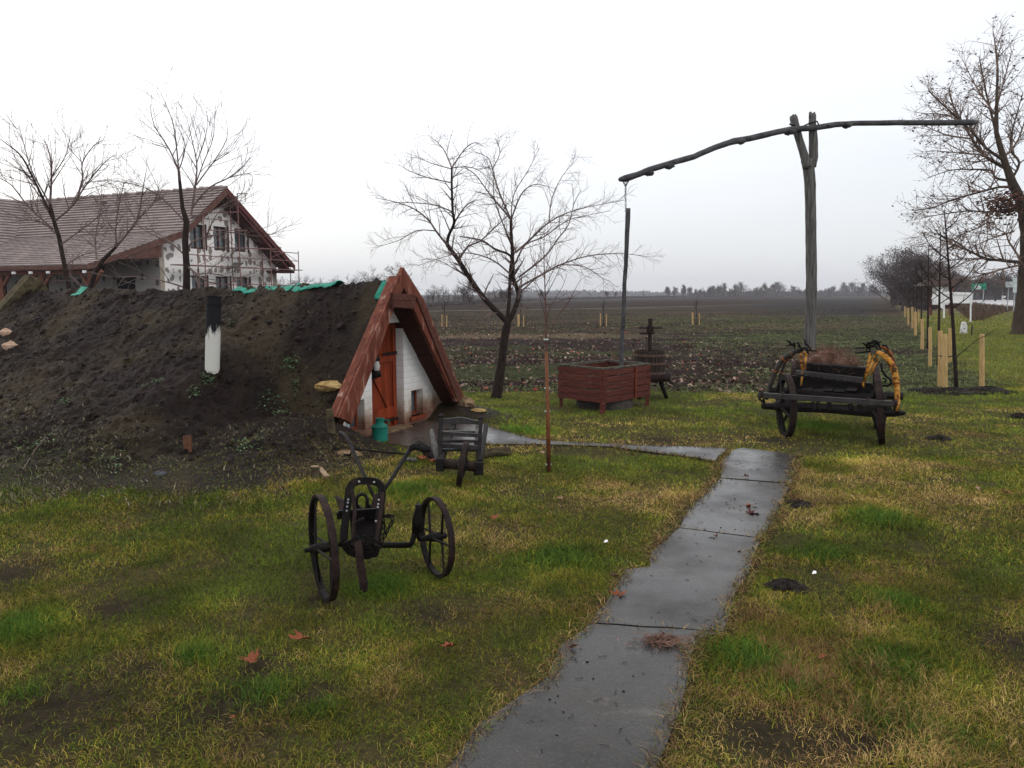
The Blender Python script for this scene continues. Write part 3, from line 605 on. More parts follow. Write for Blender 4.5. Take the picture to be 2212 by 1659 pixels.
def put_leaf(P, sz, k, label, group=None, lift=.03):
    o = bpy.data.objects.new('fallen_leaf', LM[k]); COL.objects.link(o); o.location = (P.x, P.y, P.z + lift); o.scale = (sz, sz, sz)
    o.rotation_euler = (rl.uniform(-.4, .4), rl.uniform(-.4, .4), rl.uniform(0, 6.28)); tag(o, label, 'leaf', group)
LV = 'fallen leaves on the lawn and path'
for (u, v, sz, k, lb) in [
    (652, 1395, .16, 0, 'large red-brown maple leaf, right one of the front pair left of the path'),
    (550, 1442, .13, 3, 'red-brown leaf curled on the near lawn, left one of the front pair'),
    (968, 1412, .11, 0, 'orange-brown leaf in grass between plough and path near the front'),
    (1335, 1296, .13, 0, 'upright red leaf on the left edge of the path slab'),
    (1330, 1250, .09, 2, 'dark grey curled leaf at the step in the left path edge'),
    (1616, 1100, .15, 0, 'red crumpled leaf lying in the middle of the upper path slab'),
    (1622, 1116, .12, 2, 'dark rotten leaf under the red leaf on the upper path slab'),
    (1545, 1168, .11, 2, 'dark curled leaf just below the second path joint'),
    (1612, 1035, .09, 2, 'small dark leaf lying on the farthest path joint'),
    (1594, 1199, .07, 2, 'small black leaf near the right edge of the path'),
    (1218, 1085, .11, 1, 'pinkish leaf on the lawn right of the wheelbarrow'),
    (1072, 1127, .10, 0, 'small orange leaf on the lawn right of the plough wheel'),
    (910, 998, .2, 0, 'bright orange-red leaf between the plough grip and the wheelbarrow'),
    (932, 1004, .14, 3, 'orange leaf against the foot of the wheelbarrow'),
    (943, 1035, .08, 0, 'tiny red leaf beside the wheelbarrow wheel'),
    (1170, 985, .1, 1, 'leaf by the foot of the bamboo-staked young tree'),
    (1350, 875, .09, 1, 'leaf in grass below the wooden well'),
    (2170, 1072, .12, 0, 'brown leaf at the far right of the lawn'),
    (1815, 1035, .07, 1, 'single small leaf right of the path top'),
    (1780, 1432, .06, 0, 'small orange leaf in the lush grass right of the path'),
    (510, 1565, .06, 0, 'tiny orange leaf by the muddy patch at the front'),
    (240, 1060, .06, 0, 'small red leaf at the foot of the mound on the left'),
    (1240, 1412, .06, 2, 'dark leaf on the near path slab beside its left edge'),
    (1365, 985, .07, 0, 'red leaf on lawn below the narrow side path'),
    (2110, 1062, .06, 1, 'pale leaf on right lawn'),
    (1440, 1385, .12, 2, 'dead leaf in the debris heap on the near path joint')]:
    P = hit(u, v); put_leaf(P, sz, k, lb, LV, .014 if (1240 < u < 1720 and v > 960) else .03)
cnt = 0
while cnt < 270:
    yy = rl.uniform(13.2, 24); xx = rl.uniform(-.14, .40) * yy
    if lawn(np.array([xx]), np.array([yy]))[0] > .5: continue
    kk_ = rl.choice([0, 1, 1, 2, 2, 2]); put_leaf(Vector((xx, yy, Hf(xx, yy))), rl.uniform(.06, .11), kk_, ['reddish', 'pale tan', 'dark rotting'][kk_] + ' fallen leaf on the ploughed field, ' + ('left of the hanging pole' if xx / yy < .135 else 'between hanging pole and forked post' if xx / yy < .37 else 'right of the forked post') + (', nearer half' if yy < 17 else ', farther half'), 'fallen leaves on the ploughed field', .03); cnt += 1
# leaf litter, uncountable
def litter():
    n = 20000; r2 = np.random.default_rng(17); y = 13.2 + 36 * r2.uniform(0, 1, n) ** 1.6; x = r2.uniform(-.2, .45, n) * y
    p = np.clip(2.4 * (fbm(x * .5, y * .9, 97, 4) - .33), .08, 1) * (1 - lawn(x, y)) * (1 - .7 * sst(5, 10, x)); m = r2.uniform(0, 1, n) < p; x, y = x[m], y[m]; n = len(x)
    a = r2.uniform(0, 6.28, n); l = r2.uniform(.02, .055, n); z = H(x, y) + r2.uniform(.01, .045, n)
    d = np.stack([np.cos(a) * l, np.sin(a) * l, r2.uniform(-.5, .5, n) * l], 1); e_ = np.stack([-np.sin(a) * l * .6, np.cos(a) * l * .6, r2.uniform(-.2, .9, n) * l], 1); o = np.stack([x, y, z], 1)
    V = np.stack([o - d, o + e_, o + d, o - e_], 1).reshape(-1, 3); Fq = np.arange(n * 4).reshape(-1, 4)
    u = r2.uniform(0, 1, n)[:, None]; c = np.where(u < .4, np.array([.17, .125, .09]), np.where(u < .8, np.array([.08, .055, .040]), np.where(u < .93, np.array([.32, .23, .18]), np.array([.22, .06, .04])))) * r2.uniform(.5, 1.2, n)[:, None]
    ob = np_mesh('leaf_litter', V, Fq, M['leafc'], np.repeat(c, 4, 0)); tag(ob, 'pale dry leaves and maize scraps strewn over the field', 'leaf litter', kind='stuff')
litter()
def crumbs(name, poly, n, sz, label, m, zb):
    r2 = random.Random(5); mb = MB(); xs = [p[0] for p in poly]; ys_ = [p[1] for p in poly]; k = 0
    while k < n:
        a_, b_ = r2.uniform(min(xs), max(xs)), r2.uniform(min(ys_), max(ys_))
        if not inpoly(np.array([a_]), np.array([b_]), poly)[0]: continue
        if r2.random() > 1.6 * (vn(a_ * 3, b_ * 3, 5)) ** 2: continue
        q = r2.uniform(.4, 1.3) * sz
        if r2.random() < .5: mb.rock((a_, b_, zb + q * .3), (q, q * r2.uniform(.5, 1), q * .5), r2, 5, 4)
        else:
            an = r2.uniform(0, 6.28); l = q * 7; mb.tube([(a_, b_, zb + .002), (a_ + math.cos(an) * l * .5, b_ + math.sin(an) * l * .5, zb + .006), (a_ + math.cos(an + .4) * l, b_ + math.sin(an + .4) * l, zb + .002)], .0012, 3)
        k += 1
    tag(mb.build(name, m), label, 'debris', kind='stuff')
crumbs('path_crumbs', PATHPOLY, 170, .0055, 'scattered soil crumbs and dead stalks on the wet path', M['soilhill'], .012)
def heap(name, u, v, r, hgt, m, label, cat, n=26):
    P = hit(u, v); rg = random.Random(int(u)); mb = MB()
    mb.rock((P.x, P.y, P.z), (r, r * .7, hgt), rg, 14, 8)
    for i in range(n):
        a = rg.uniform(0, 6.28); q = r * rg.uniform(.1, 1.15); z = P.z + max(0, hgt * (1 - (q / r) ** 2)) * .85; s_ = rg.uniform(.012, .03) * (r / .12) ** .5
        mb.rock((P.x + q * math.cos(a), P.y + q * math.sin(a) * .7, z), (s_, s_, s_ * .7), rg, 6, 5)
    tag(mb.build(name, m, org=P), label, cat)
for (u, v, r_, lb) in ((1390, 1340, .022, 'small soil lump just above the near path joint'), (1238, 1412, .02, 'small soil lump near the left edge of the nearest slab'), (1594, 1199, .03, 'black soil lump at the right side of the path below the second joint'), (1425, 1306, .016, 'small soil crumb in the middle of the second slab'), (1650, 1012, .03, 'small soil crumb high on the farthest path slab'), (1628, 1012, .02, 'smaller soil crumb left of another on the farthest path slab'), (1633, 1118, .05, 'wet soil clump beside the red leaf on the upper path slab'), (1520, 1374, .03, 'soil lump at the right end of the near path joint')):
    heap('soil_lump', u, v, r_, r_ * .5, M['soilhill'], lb, 'soil lump', 9)
rg = random.Random(31); mb = MB(); P = G(1432, 1388, .014)
for i in range(170):
    a = rg.gauss(0, .055); b = rg.gauss(0, .03); p = P + Vector((a, b, rg.uniform(0, .02))); an = rg.uniform(0, 6.28); l = rg.uniform(.02, .07); mb.tube([p, p + Vector((math.cos(an) * l * .5, math.sin(an) * l * .5, rg.uniform(0, .012))), p + Vector((math.cos(an + .3) * l, math.sin(an + .3) * l, 0))], .0016, 3)
o = mb.build('dead_grass_clump', M['hay'], org=P); tag(o, 'brown clump of dead grass and roots on the near path joint', 'dead grass', kind='stuff')
heap('molehill', 1700, 1272, .11, .045, M['soilhill'], 'black molehill on the lawn right of the path, nearest the camera', 'molehill', 50)
heap('molehill', 1718, 1092, .12, .03, M['soilhill'], 'flat black molehill touching the right edge of the path', 'molehill', 40)
heap('molehill', 2028, 949, .13, .04, M['soilhill'], 'dark molehill on the lawn right of the seed drill', 'molehill', 30)
heap('molehill', 2205, 903, .15, .06, M['soilhill'], 'dark molehill at the right edge of the photograph', 'molehill', 30)
heap('soil_bed', 2060, 847, .62, .05, M['soilhill'], 'dug black soil around the nearest staked sapling', 'soil', 120)
heap('soil_heap', 2135, 848, .38, .09, M['soilhill'], 'small heap of black soil right of the nearest sapling', 'soil', 60)
for q, (u, v, lb) in enumerate([(1308, 1182, 'tiny white paper scrap in grass left of the path'), (1758, 1251, 'white paper scrap beside the molehill right of the path')]):
    P = hit(u, v); mb = MB(); mb.prism([P + Vector(k) for k in ((-.012, 0, .03), (.010, -.008, .036), (.016, .008, .042), (0, .010, .044))], (0, .002, .003)); tag(mb.build('paper_scrap', M['paper'], org=P), lb, 'litter')

# ------------------------------------------------------------------ dugout house
LF = Vector((-1.944, 9.0, 0)) * HK; 
def FP(u, v, s=0.0):   # on the facade plane pushed back by s
    return PL(u, v, LF - ND * s, ND)
hut = thing('dugout_house', G(850, 930), 'red boarded triangular front of a dugout house built into the earth mound', 'dugout house')
th = ND * .05
apex = FP(864, 577)
mb = MB(); mb.prism([apex, FP(733, 903), FP(751, 916), FP(801, 786), FP(845, 664), FP(864.6, 622)], th); mb.build('barge_board', M['barge'], hut, bevel=.004)
mb = MB(); mb.prism([apex + Vector((0, 0, -.0)), FP(865.6, 622), FP(885, 664), FP(979, 868), FP(996, 857), FP(907, 645)], th); mb.build('barge_board', M['barge'], hut, bevel=.004)
# edge planks of the roof lying on the boards
mb = MB()
a_, b_ = FP(858, 592, -.05), FP(727, 902, -.05); c_, d_ = FP(741, 906, -.05), FP(860, 606, -.05)
mb.prism([a_, b_, c_, d_], ND * .03); mb.prism([FP(856, 596, .0), FP(726, 900, 0), FP(733, 903, 0), FP(859, 596, 0)], -ND * .1)
mb.build('verge_plank', M['barge'], hut)
mb = MB(); mb.prism([FP(868, 590, -.05), FP(864.6, 600, -.05), FP(905, 690, -.05), FP(984, 866, -.05), FP(1000, 856, -.05), FP(909, 642, -.05)][::1] if False else [FP(896, 640, -.051), FP(985, 861, -.051), FP(997, 856, -.051), FP(907, 645, -.051)], ND * .02)
mb.build('verge_plank', M['signwood'], hut)
# roof slabs running back under the soil
def slabs(lo, ap, name):
    lo = Vector(lo); ap = Vector(ap); mb = MB(); dn = (lo - ap).normalized(); q = Vector((0, 0, -.06)); n = 9
    for i in range(n):
        a = ap.lerp(lo, i / n) ; b = ap.lerp(lo, (i + 1) / n - .006); k = .008 * (i % 2)
        mb.prism([a, b, b + q + Vector((0, 0, -k)), a + q + Vector((0, 0, -k))], -ND * .55)
    return mb.build(name, M['darkred'], hut)
ri = FP(864.5, 608); slabs(FP(738, 905) + Vector((0, 0, -.03)), ri, 'roof_slope'); slabs(FP(991, 858) + Vector((0, 0, -.03)), ri, 'roof_slope')
# sign board across the ridge
mb = MB(); q = [FP(844, 633, -.08), FP(846, 664, -.08), FP(892, 667, -.08), FP(893, 636, -.08)]; mb.prism(q, ND * .035); sb = mb.build('sign_board', M['signwood'], hut, bevel=.005)
mb = MB(); q = [FP(842, 632, -.115), FP(844, 665, -.115), FP(849, 665, -.115), FP(847, 632, -.115)]; mb.prism(q, ND * .015); mb.build('sign_frame', M['darkred'], sb)
mb = MB()
for i in range(9):      # illegible carved marks
    a = 853 + i * 4; mb.bar(FP(a, 648 - (i % 3), -.1155), FP(a + 2.5, 652 - (i * 5 % 4), -.1155), .006, .003)
mb.build('carving', M['darkred'], sb)
# wall with openings
def wall_holes(mb, P0, dr, nrm, poly, holes, depth):
    P0 = Vector(P0); dr = Vector(dr); nrm = Vector(nrm)
    xs = sorted(set([min(p[0] for p in poly), max(p[0] for p in poly)] + [h[i] for h in holes for i in (0, 1)]))
    zs = sorted(set([min(p[1] for p in poly), max(p[1] for p in poly)] + [h[i] for h in holes for i in (2, 3)]))
    def clip(c, pa, pb, sg):
        out = []
        f = lambda p: sg * ((pb[0] - pa[0]) * (p[1] - pa[1]) - (pb[1] - pa[1]) * (p[0] - pa[0]))
        for i in range(len(c)):
            a, b = c[i], c[(i + 1) % len(c)]; fa, fb = f(a), f(b)
            if fa >= 0: out.append(a)
            if (fa > 0 and fb < 0) or (fa < 0 and fb > 0):
                t = fa / (fa - fb); out.append((a[0] + (b[0] - a[0]) * t, a[1] + (b[1] - a[1]) * t))
        return out
    ar = sum(poly[i][0] * poly[(i + 1) % len(poly)][1] - poly[(i + 1) % len(poly)][0] * poly[i][1] for i in range(len(poly))); sg = 1 if ar > 0 else -1
    W3 = lambda p, d=0: P0 + dr * p[0] + Vector((0, 0, p[1])) - nrm * d
    for i in range(len(xs) - 1):
        for j in range(len(zs) - 1):
            cx, cz = (xs[i] + xs[i + 1]) / 2, (zs[j] + zs[j + 1]) / 2
            if any(h[0] < cx < h[1] and h[2] < cz < h[3] for h in holes): continue
            c = [(xs[i], zs[j]), (xs[i + 1], zs[j]), (xs[i + 1], zs[j + 1]), (xs[i], zs[j + 1])]
            for k in range(len(poly)):
                c = clip(c, poly[k], poly[(k + 1) % len(poly)], sg)
                if len(c) < 3: break
            if len(c) >= 3: mb.add([W3(p) for p in c], [tuple(range(len(c)))])
    for h in holes:
        q = [(h[0], h[2]), (h[1], h[2]), (h[1], h[3]), (h[0], h[3])]
        for k in range(4):
            a, b = q[k], q[(k + 1) % 4]; mb.add([W3(a), W3(b), W3(b, depth), W3(a, depth)], [(0, 1, 2, 3)])
WS = .27; WP0 = LF - ND * WS
def tz(u, v, s=WS):
    p = FP(u, v, s); d = p - WP0; return (d.dot(WD), p.z)
dl = tz(802.5, 800)[0]; dr_ = tz(872, 800)[0]; dt = tz(850, 697)[1]
rwl, rwt = tz(888, 845)[0], tz(888, 844)[1]; rwr = tz(914, 842)[0]; rwb = tz(890, 900)[1]
lwr = tz(787, 862)[0]; lwl = lwr - .36; lwt = tz(787, 862)[1]; lwb = lwt - .36
mb = MB(); poly = [(-.15, -.2), (2.9, -.2), tz(850, 600)]; 
wall_holes(mb, WP0, WD, ND, poly, [(dl, dr_, -.2, dt), (rwl, rwr, rwb, rwt), (lwl, lwr, lwb, lwt)], .12)
mb.build('wall', M['hutwall'], hut)
def W3(t, z, s): return WP0 + WD * t + Vector((0, 0, z)) - ND * (s - WS)
# door: planks, rails, brace
DS = WS + .11; dz0 = -.02; dw = dr_ - dl
mb = MB()
for i in range(5): mb.prism([W3(dl + dw * i / 5 + .004, dz0, DS), W3(dl + dw * (i + 1) / 5 - .002, dz0, DS), W3(dl + dw * (i + 1) / 5 - .002, dt, DS), W3(dl + dw * i / 5 + .004, dt, DS)], -ND * .04)
door = mb.build('door', M['door'], hut)
mb = MB()
for z, hh in ((.13, .13), (dt * .63, .08), (dt - .05, .10)):
    mb.prism([W3(dl + .02, z, DS - .025), W3(dr_ - .06, z, DS - .025), W3(dr_ - .06, z + hh, DS - .025), W3(dl + .02, z + hh, DS - .025)], -ND * .024)
mb.prism([W3(dr_ - .10, 0, DS - .02), W3(dr_ - .03, 0, DS - .02), W3(dr_ - .03, dt, DS - .02), W3(dr_ - .10, dt, DS - .02)], -ND * .019)
mb.prism([W3(dl + .06, dt * .6, DS - .022), W3(dl + .13, dt * .6, DS - .022), W3(dr_ - .16, .26, DS - .022), W3(dr_ - .24, .26, DS - .022)], -ND * .02)
mb.build('door_rail', M['door'], door)
for z in (.09, dt * .70):
    mb = MB(); mb.prism([W3(dr_ - .36, z, DS - .05), W3(dr_ - .05, z + .0, DS - .05), W3(dr_ - .05, z + .035, DS - .05), W3(dr_ - .36, z + .03, DS - .05)], -ND * .006); mb.build('hinge', M['rust'], door)
mb = MB(); mb.bar(W3(dl + .01, .80, DS - .06), W3(dl + .12, .80, DS - .06), .02, .012); mb.build('latch', M['wood_cut'], door)
# windows
for (a0, a1, z0, z1) in ((rwl, rwr, rwb, rwt), (lwl, lwr, lwb, lwt)):
    s_ = WS + .10; mb = MB(); t_ = .035
    for (x0, x1, y0, y1) in ((a0, a1, z0, z0 + t_), (a0, a1, z1 - t_, z1), (a0, a0 + t_, z0 + t_, z1 - t_), (a1 - t_, a1, z0 + t_, z1 - t_)):
        mb.prism([W3(x0, y0, s_), W3(x1, y0, s_), W3(x1, y1, s_), W3(x0, y1, s_)], -ND * .04)
    wn = mb.build('window', M['redwood'], hut)
    mb = MB(); mb.prism([W3(a0 + t_, z0 + t_, s_ + .02), W3(a1 - t_, z0 + t_, s_ + .02), W3(a1 - t_, z1 - t_, s_ + .02), W3(a0 + t_, z1 - t_, s_ + .02)], -ND * .01); mb.build('pane', M['glass'], wn)
    mb = MB(); am = a0 + (a1 - a0) * .62; n = 8
    for i in range(n):
        x0 = a0 + t_ + (am - a0 - t_) * i / n; x1 = a0 + t_ + (am - a0 - t_) * (i + 1) / n; k = .01 * (i % 2)
        mb.add([W3(x0, z0 + t_, s_ + .012 - .01 * (i % 2)), W3(x1, z0 + t_, s_ + .012 - .01 * ((i + 1) % 2)), W3(x1, z1 - t_, s_ + .012 - .01 * ((i + 1) % 2)), W3(x0, z1 - t_, s_ + .012 - .01 * (i % 2))], [(0, 1, 2, 3)])
    mb.build('curtain', M['curtain'], wn)
mb = MB(); mb.prism([W3(rwl - .05, rwb - .05, WS - .03), W3(rwr + .02, rwb - .05, WS - .03), W3(rwr + .02, rwb, WS - .03), W3(rwl - .05, rwb, WS - .03)], -ND * .1); mb.build('window_sill', M['redwood'], hut)
mb = MB(); q = .0
mb.prism([W3(dl - .02, -.03, WS - .12), W3(dr_, -.03, WS - .12), W3(dr_, .02, WS - .12), W3(dl - .02, .02, WS - .12)], -ND * .2); mb.build('door_sill', M['rock'], hut)
# rear rafters at the far left end of the mound
RP = A0 - ND * 6.7
def RPp(u, v): return PL(u, v, RP, ND)
mb = MB(); a = RPp(70, 604); b = RPp(-40, 728); mb.bar(a, b, .16, .20)
mb.bar(RPp(70, 606) , RPp(70, 606) + WD * 1.4 + Vector((0, 0, -1.7)), .12, .16)
mb.build('rafter', M['log'], hut)
mb = MB(); mb.bar(RPp(72, 612), RPp(106, 640), .07, .10); mb.build('brace', M['grey_wood'], hut)
# lantern on the door
Lp = FP(813, 796, WS - .02); ln = thing('lantern', Lp, 'black oil lantern hanging on the red dugout door', 'lantern')
mb = MB(); mb.lathe(Lp, [(.0, .16), (.03, .155), (.035, .13), (.05, .11), (.05, .10), (.028, .09)], 12); mb.lathe(Lp, [(.0, -.10), (.055, -.10), (.055, -.04), (.035, -.03), (.03, -.02)], 12)
for s_ in (-1, 1): mb.tube([Lp + WD * .05 * s_ + Vector((0, 0, -.05)), Lp + WD * .058 * s_ + Vector((0, 0, .03)), Lp + WD * .045 * s_ + Vector((0, 0, .12))], .005, 5)
mb.build('body', M['iron'], ln, True)
mb = MB(); mb.lathe(Lp, [(.028, -.03), (.042, .0), (.045, .03), (.035, .07), (.026, .09)], 12); gm = mat('lantern_glass', (.35, .33, .31), (.5, .48, .45), 5, .15); mb.build('glass', gm, ln, True)
mb = MB(); mb.prism([Lp - ND * .06 + WD * a + Vector((0, 0, z)) for a, z in ((-.075, -.13), (.075, -.13), (.075, .17), (-.075, .17))], ND * .015); mb.build('back_plate', M['iron'], ln)
# milk can
MP = G(821, 951, .0); mc = thing('milk_can', MP, 'green enamel milk can standing beside the red dugout door', 'milk can')
r = 17.5 * MP.y / F; hh = 49 * MP.y / F
mb = MB(); mb.lathe(MP, [(0, 0), (r, 0), (r, hh * .58), (r * 1.08, hh * .60), (r * 1.08, hh * .63), (r * .55, hh * .78), (r * .52, hh * .93), (r * .6, hh * .95), (r * .6, hh), (0, hh)], 24); mb.build('body', M['green'], mc, False)
mb = MB(); mb.tube([MP + Vector((r * .5, 0, hh * .93)), MP + Vector((r * 1.15, 0, hh * .9)), MP + Vector((r * 1.15, 0, hh * .72)), MP + Vector((r * .9, 0, hh * .66))], .006, 6); mb.build('handle', M['green'], mc, True)
# chimney pipe
CP = hit(457, 800); CP.z -= .12; ch = thing('stove_pipe', CP, 'white stove pipe with sooty black top rising from the earth mound', 'chimney')
r = 15.5 * CP.y / F; top = D(462, 640, CP.y); dv = top - CP
mb = MB(); L_ = dv.length; mb.tube([CP, CP + dv * .5, CP + dv], [r * .97, r, r], 24, cap=False); mb.lathe(CP + dv, [(r, 0), (r * .88, 0), (r * .88, -.25)], 24, dv); mb.build('pipe', M['pipe'], ch, True)
mb = MB(); mb.ring(CP + dv * .9, dv, r * 1.05, .02, .01, 24); mb.ring(CP + dv * .995, dv, r * 1.06, .025, .015, 24); mb.build('collar', M['iron'], ch)
# tarpaulin on the ridge
def tarp(s0, s1, t0, t1, lift, label, seed, zdrop=0):
    rg = np.random.default_rng(seed); a, b = np.meshgrid(np.linspace(s0, s1, 40), np.linspace(t0, t1, 12), indexing='ij'); 
    jt = (fbm(a * 5, a * 0, seed, 3) - .5) * .28; bb = b + jt * np.sign(b - (t0 + t1) / 2) * .5
    x = A0.x - ND.x * a + WD.x * bb; y = A0.y - ND.y * a + WD.y * bb
    z = hmound(x, y) + lift + .07 * (fbm(a * 6, bb * 9, seed + 3, 3) - .5); V = np.stack([x, y, z], -1).reshape(-1, 3)
    I = np.arange(a.size).reshape(a.shape); Fq = np.stack([I[:-1, :-1], I[:-1, 1:], I[1:, 1:], I[1:, :-1]], -1).reshape(-1, 4)
    o = np_mesh('tarpaulin', V, Fq, M['tarp'], None, True, tuple(V[0])); tag(o, label, 'tarpaulin'); so_ = o.modifiers.new('thick', 'SOLIDIFY'); so_.thickness = .006
tarp(.85, 1.5, -.13, .1, .045, 'green tarpaulin fold showing along the mound ridge, the strip nearest the red gable', 3)
tarp(1.55, 2.5, -.10, .1, .04, 'long green tarpaulin strip along the mound ridge in front of the distant trees', 4)
tarp(.08, .19, -.27, -.06, .03, 'green tarpaulin flap hanging beside the top of the red gable', 5)
tarp(5.35, 5.5, -.14, .0, .03, 'small green tarpaulin corner at the left end of the mound ridge', 6)
# straw under the gable edge
P = A0 - ND * .1; mb = MB(); rg = random.Random(3)
for i in range(70):
    t_ = rg.uniform(-.55, 0); p = A0 - ND * rg.uniform(.02, .12) + WD * t_ + Vector((0, 0, 1.84 + 1.28 * t_)); q = p + Vector((rg.uniform(-.1, .02), rg.uniform(-.05, .05), rg.uniform(-.14, .03))); mb.tube([p, p.lerp(q, .5) + Vector((0, 0, .01)), q], .003, 3)
o = mb.build('thatch_straw', M['hay'], org=P); tag(o, 'loose straw poking out behind the left gable board', 'straw', kind='stuff')

# stones, stumps and chunks
def stone(name, u, v, sz, m, label, cat, lift=0, seed=1, n=10):
    P = hit(u, v); P.z += lift; rg = random.Random(seed); mb = MB(); mb.rock(P, sz, rg, n, 6, .17); tag(mb.build(name, m, org=P, bevel=.006), label, cat)
stone('stone', 712, 846, (.17, .10, .055), M['yrock'], 'flat yellow sandstone jutting from the mound left of the red gable', 'stone', .06, 2, 7)
stone('stone', 1006, 878, (.11, .12, .10), M['rock'], 'brown rock at the right foot of the red gable', 'stone', .03, 3, 8)
stone('stone', 1034, 890, (.10, .07, .03), M['yrock'], 'pale flat stone lying right of the red gable foot', 'stone', .02, 4, 7)
stone('brick_chunk', 14, 724, (.10, .08, .06), M['prock'], 'upper broken brick chunk at the left edge of the mound', 'brick', .03, 5, 6)
stone('brick_chunk', 22, 752, (.11, .08, .07), M['prock'], 'lower broken brick chunk at the left edge of the mound', 'brick', .02, 6, 6)
stone('stone', 347, 1026, (.055, .05, .025), M['darkstone'], 'small dark bluish stone low on the mound left of the tree stub', 'stone', .01, 7)
stone('stone', 746, 980, (.13, .09, .035), M['rock'], 'brown stone half buried behind the plough handle', 'stone', .0, 8)
def stub(name, u, v, r, h, m, label, cat, lean=(0, 0)):
    P = hit(u, v); rg = random.Random(int(u)); mb = MB(); mb.tube([P + Vector((0, 0, -.05)), P + Vector((lean[0] * .5, lean[1] * .5, h * .5)), P + Vector((lean[0], lean[1], h))], [r, r * .9, r * .85], 9, .15, rng=rg)
    o = mb.build(name, m, org=P); tag(o, label, cat); return P
P = stub('tree_stub', 681, 1032, .045, .10, M['log'], 'small sawn stub standing at the mound foot behind the plough', 'stump')
mb = MB(); mb.lathe(P + Vector((0, 0, .101)), [(0, .002), (.038, .002), (.038, -.004)], 9); tag(mb.build('stump_disc', M['wood_cut'], org=P), 'pale sawn top of the small stub behind the plough', 'stump')
mb = MB(); a = hit(690, 1025); b = hit(706, 1036); mb.bar(a + Vector((0, 0, .05)), b + Vector((0, 0, .02)), .05, .03); tag(mb.build('wood_chip', M['wood_cut'], org=a), 'pale split wood chip leaning on the small stub', 'wood')
stub('post_stub', 718, 935, .045, .24, M['log'], 'rotten post stub at the left foot of the red gable', 'stump', (-.03, 0))
mb = MB(); P = hit(405, 978); mb.bar(P + Vector((.01, 0, -.05)), P + Vector((-.005, .02, .16)), .07, .03, (0, 1, 0)); tag(mb.build('wooden_peg', M['redwood'] if False else mat('brown_peg_wood', (.06, .025, .015), (.15, .07, .04), 20, .8, .005, 50), org=P), 'short brown board peg driven into the mound below the stove pipe', 'peg')
a = hit(1030, 992); b = hit(1100, 984); rg = random.Random(5); mb = MB(); mb.tube([a + Vector((0, 0, .03)), a.lerp(b, .5) + Vector((0, 0, .05)), b + Vector((0, 0, .04))], [.035, .042, .05], 9, .18, rng=rg); tag(mb.build('log', M['log'], org=a), 'short mossy log lying right of the wheelbarrow', 'log')
a = hit(905, 978) + Vector((0, 0, .10)); b = hit(950, 1003); mb = MB(); mb.tube([a, a.lerp(b, .5) + Vector((0, 0, .01)), b + Vector((0, 0, .04))], [.03, .05, .04], 8, .3, rng=rg); tag(mb.build('log', M['blackwood'], org=a), 'charred crooked log left of the wheelbarrow', 'log')
a = hit(872, 998); b = hit(900, 1000); mb = MB(); mb.tube([a + Vector((0, 0, .03)), b + Vector((0, 0, .03))], .02, 8); tag(mb.build('log', M['grey_wood'], org=a), 'thin grey round stick behind the plough grip', 'log')
# twig on mound
mb = MB(); pts = [hit(*q) + Vector((0, 0, .02)) for q in ((100, 948), (78, 975), (62, 1000), (50, 1020))]; mb.tube(pts, .004, 4); tag(mb.build('dead_twig', M['twig'], org=pts[0]), 'long dry twig lying on the left slope of the mound', 'twig')

# ------------------------------------------------------------------ sweep well
WY = 11.25
# kerb box of planks: corners from the photograph
c_f = G(1300, 893, 0.0); zt = .70; zb = .15
def col_at(u, Y): return Vector(((u - CX) / F * Y * 1.0, Y, 0))
cf = D(1302, 800, 10.9); cf.z = 0; cl = D(1206.5, 800, 11.55); cl.z = 0; cr = D(1405, 800, 11.75); cr.z = 0; cb = cl + cr - cf
ztop = D(1302, 799, 10.9).z; zbot = D(1302, 873, 10.9).z
well = thing('well_kerb', (cf + cb) / 2, 'low square well kerb of red-brown planks under the hanging sweep pole', 'well')
def side(a, b):
    n = 5; h = (ztop - zbot) / n; mb = MB(); rg = random.Random(int(a.x * 100))
    dr = (b - a).normalized(); nr = Vector((dr.y, -dr.x, 0))
    if nr.y > 0 and a.y < 11.6 and b.y < 11.8: nr = nr
    for i in range(n):
        j = rg.uniform(-.008, .008); z0 = zbot + i * h + .008 + j; z1 = zbot + (i + 1) * h - .012 + rg.uniform(-.006, .006); o = rg.uniform(0, .012)
        A = a - nr * 0 + nr * o; B = b + nr * rg.uniform(0, .012); m_ = A.lerp(B, rg.uniform(.4, .6)) ; s_ = rg.uniform(-.008, .008)
        mb.prism([Vector((A.x, A.y, z0)), Vector((m_.x, m_.y, z0 + s_)), Vector((B.x, B.y, z0 + .003)), Vector((B.x, B.y, z1 + .004)), Vector((m_.x, m_.y, z1 + s_)), Vector((A.x, A.y, z1))], nr * -.022)
    return mb
for a, b in ((cl, cf), (cf, cr), (cr, cb), (cb, cl)):
    side(a, b).build('plank_side', M['wellplank'], well)
mb = MB()
for a, b in ((cl, cf), (cf, cr), (cr, cb), (cb, cl)):
    ic = (cf + cb) / 2; k = .10; A = a; B = b; mb.prism([Vector((p.x, p.y, ztop + .002)) for p in (A, B, B.lerp(ic, k), A.lerp(ic, k))], (0, 0, .022))
mb.build('rim', M['mossrim'], well)
for p, zz in ((cf, -.03), (cl, -.03), (cr, -.03), (cb, -.03)):
    q = p.lerp((cf + cb) / 2, .06); mb = MB(); mb.bar(Vector((q.x, q.y, zz)), Vector((q.x, q.y, ztop)), .075 if p == cf else .05, .075 if p == cf else .05); mb.build('leg', M['wellplank'], well)
q = cf.lerp(cr, .66); mb = MB(); nr = Vector(((cr - cf).y, -(cr - cf).x, 0)).normalized(); mb.bar(Vector((q.x, q.y, zbot)) + nr * .02, Vector((q.x, q.y, ztop)) + nr * .02, .04, .02); mb.build('batten', M['redwood'], well)
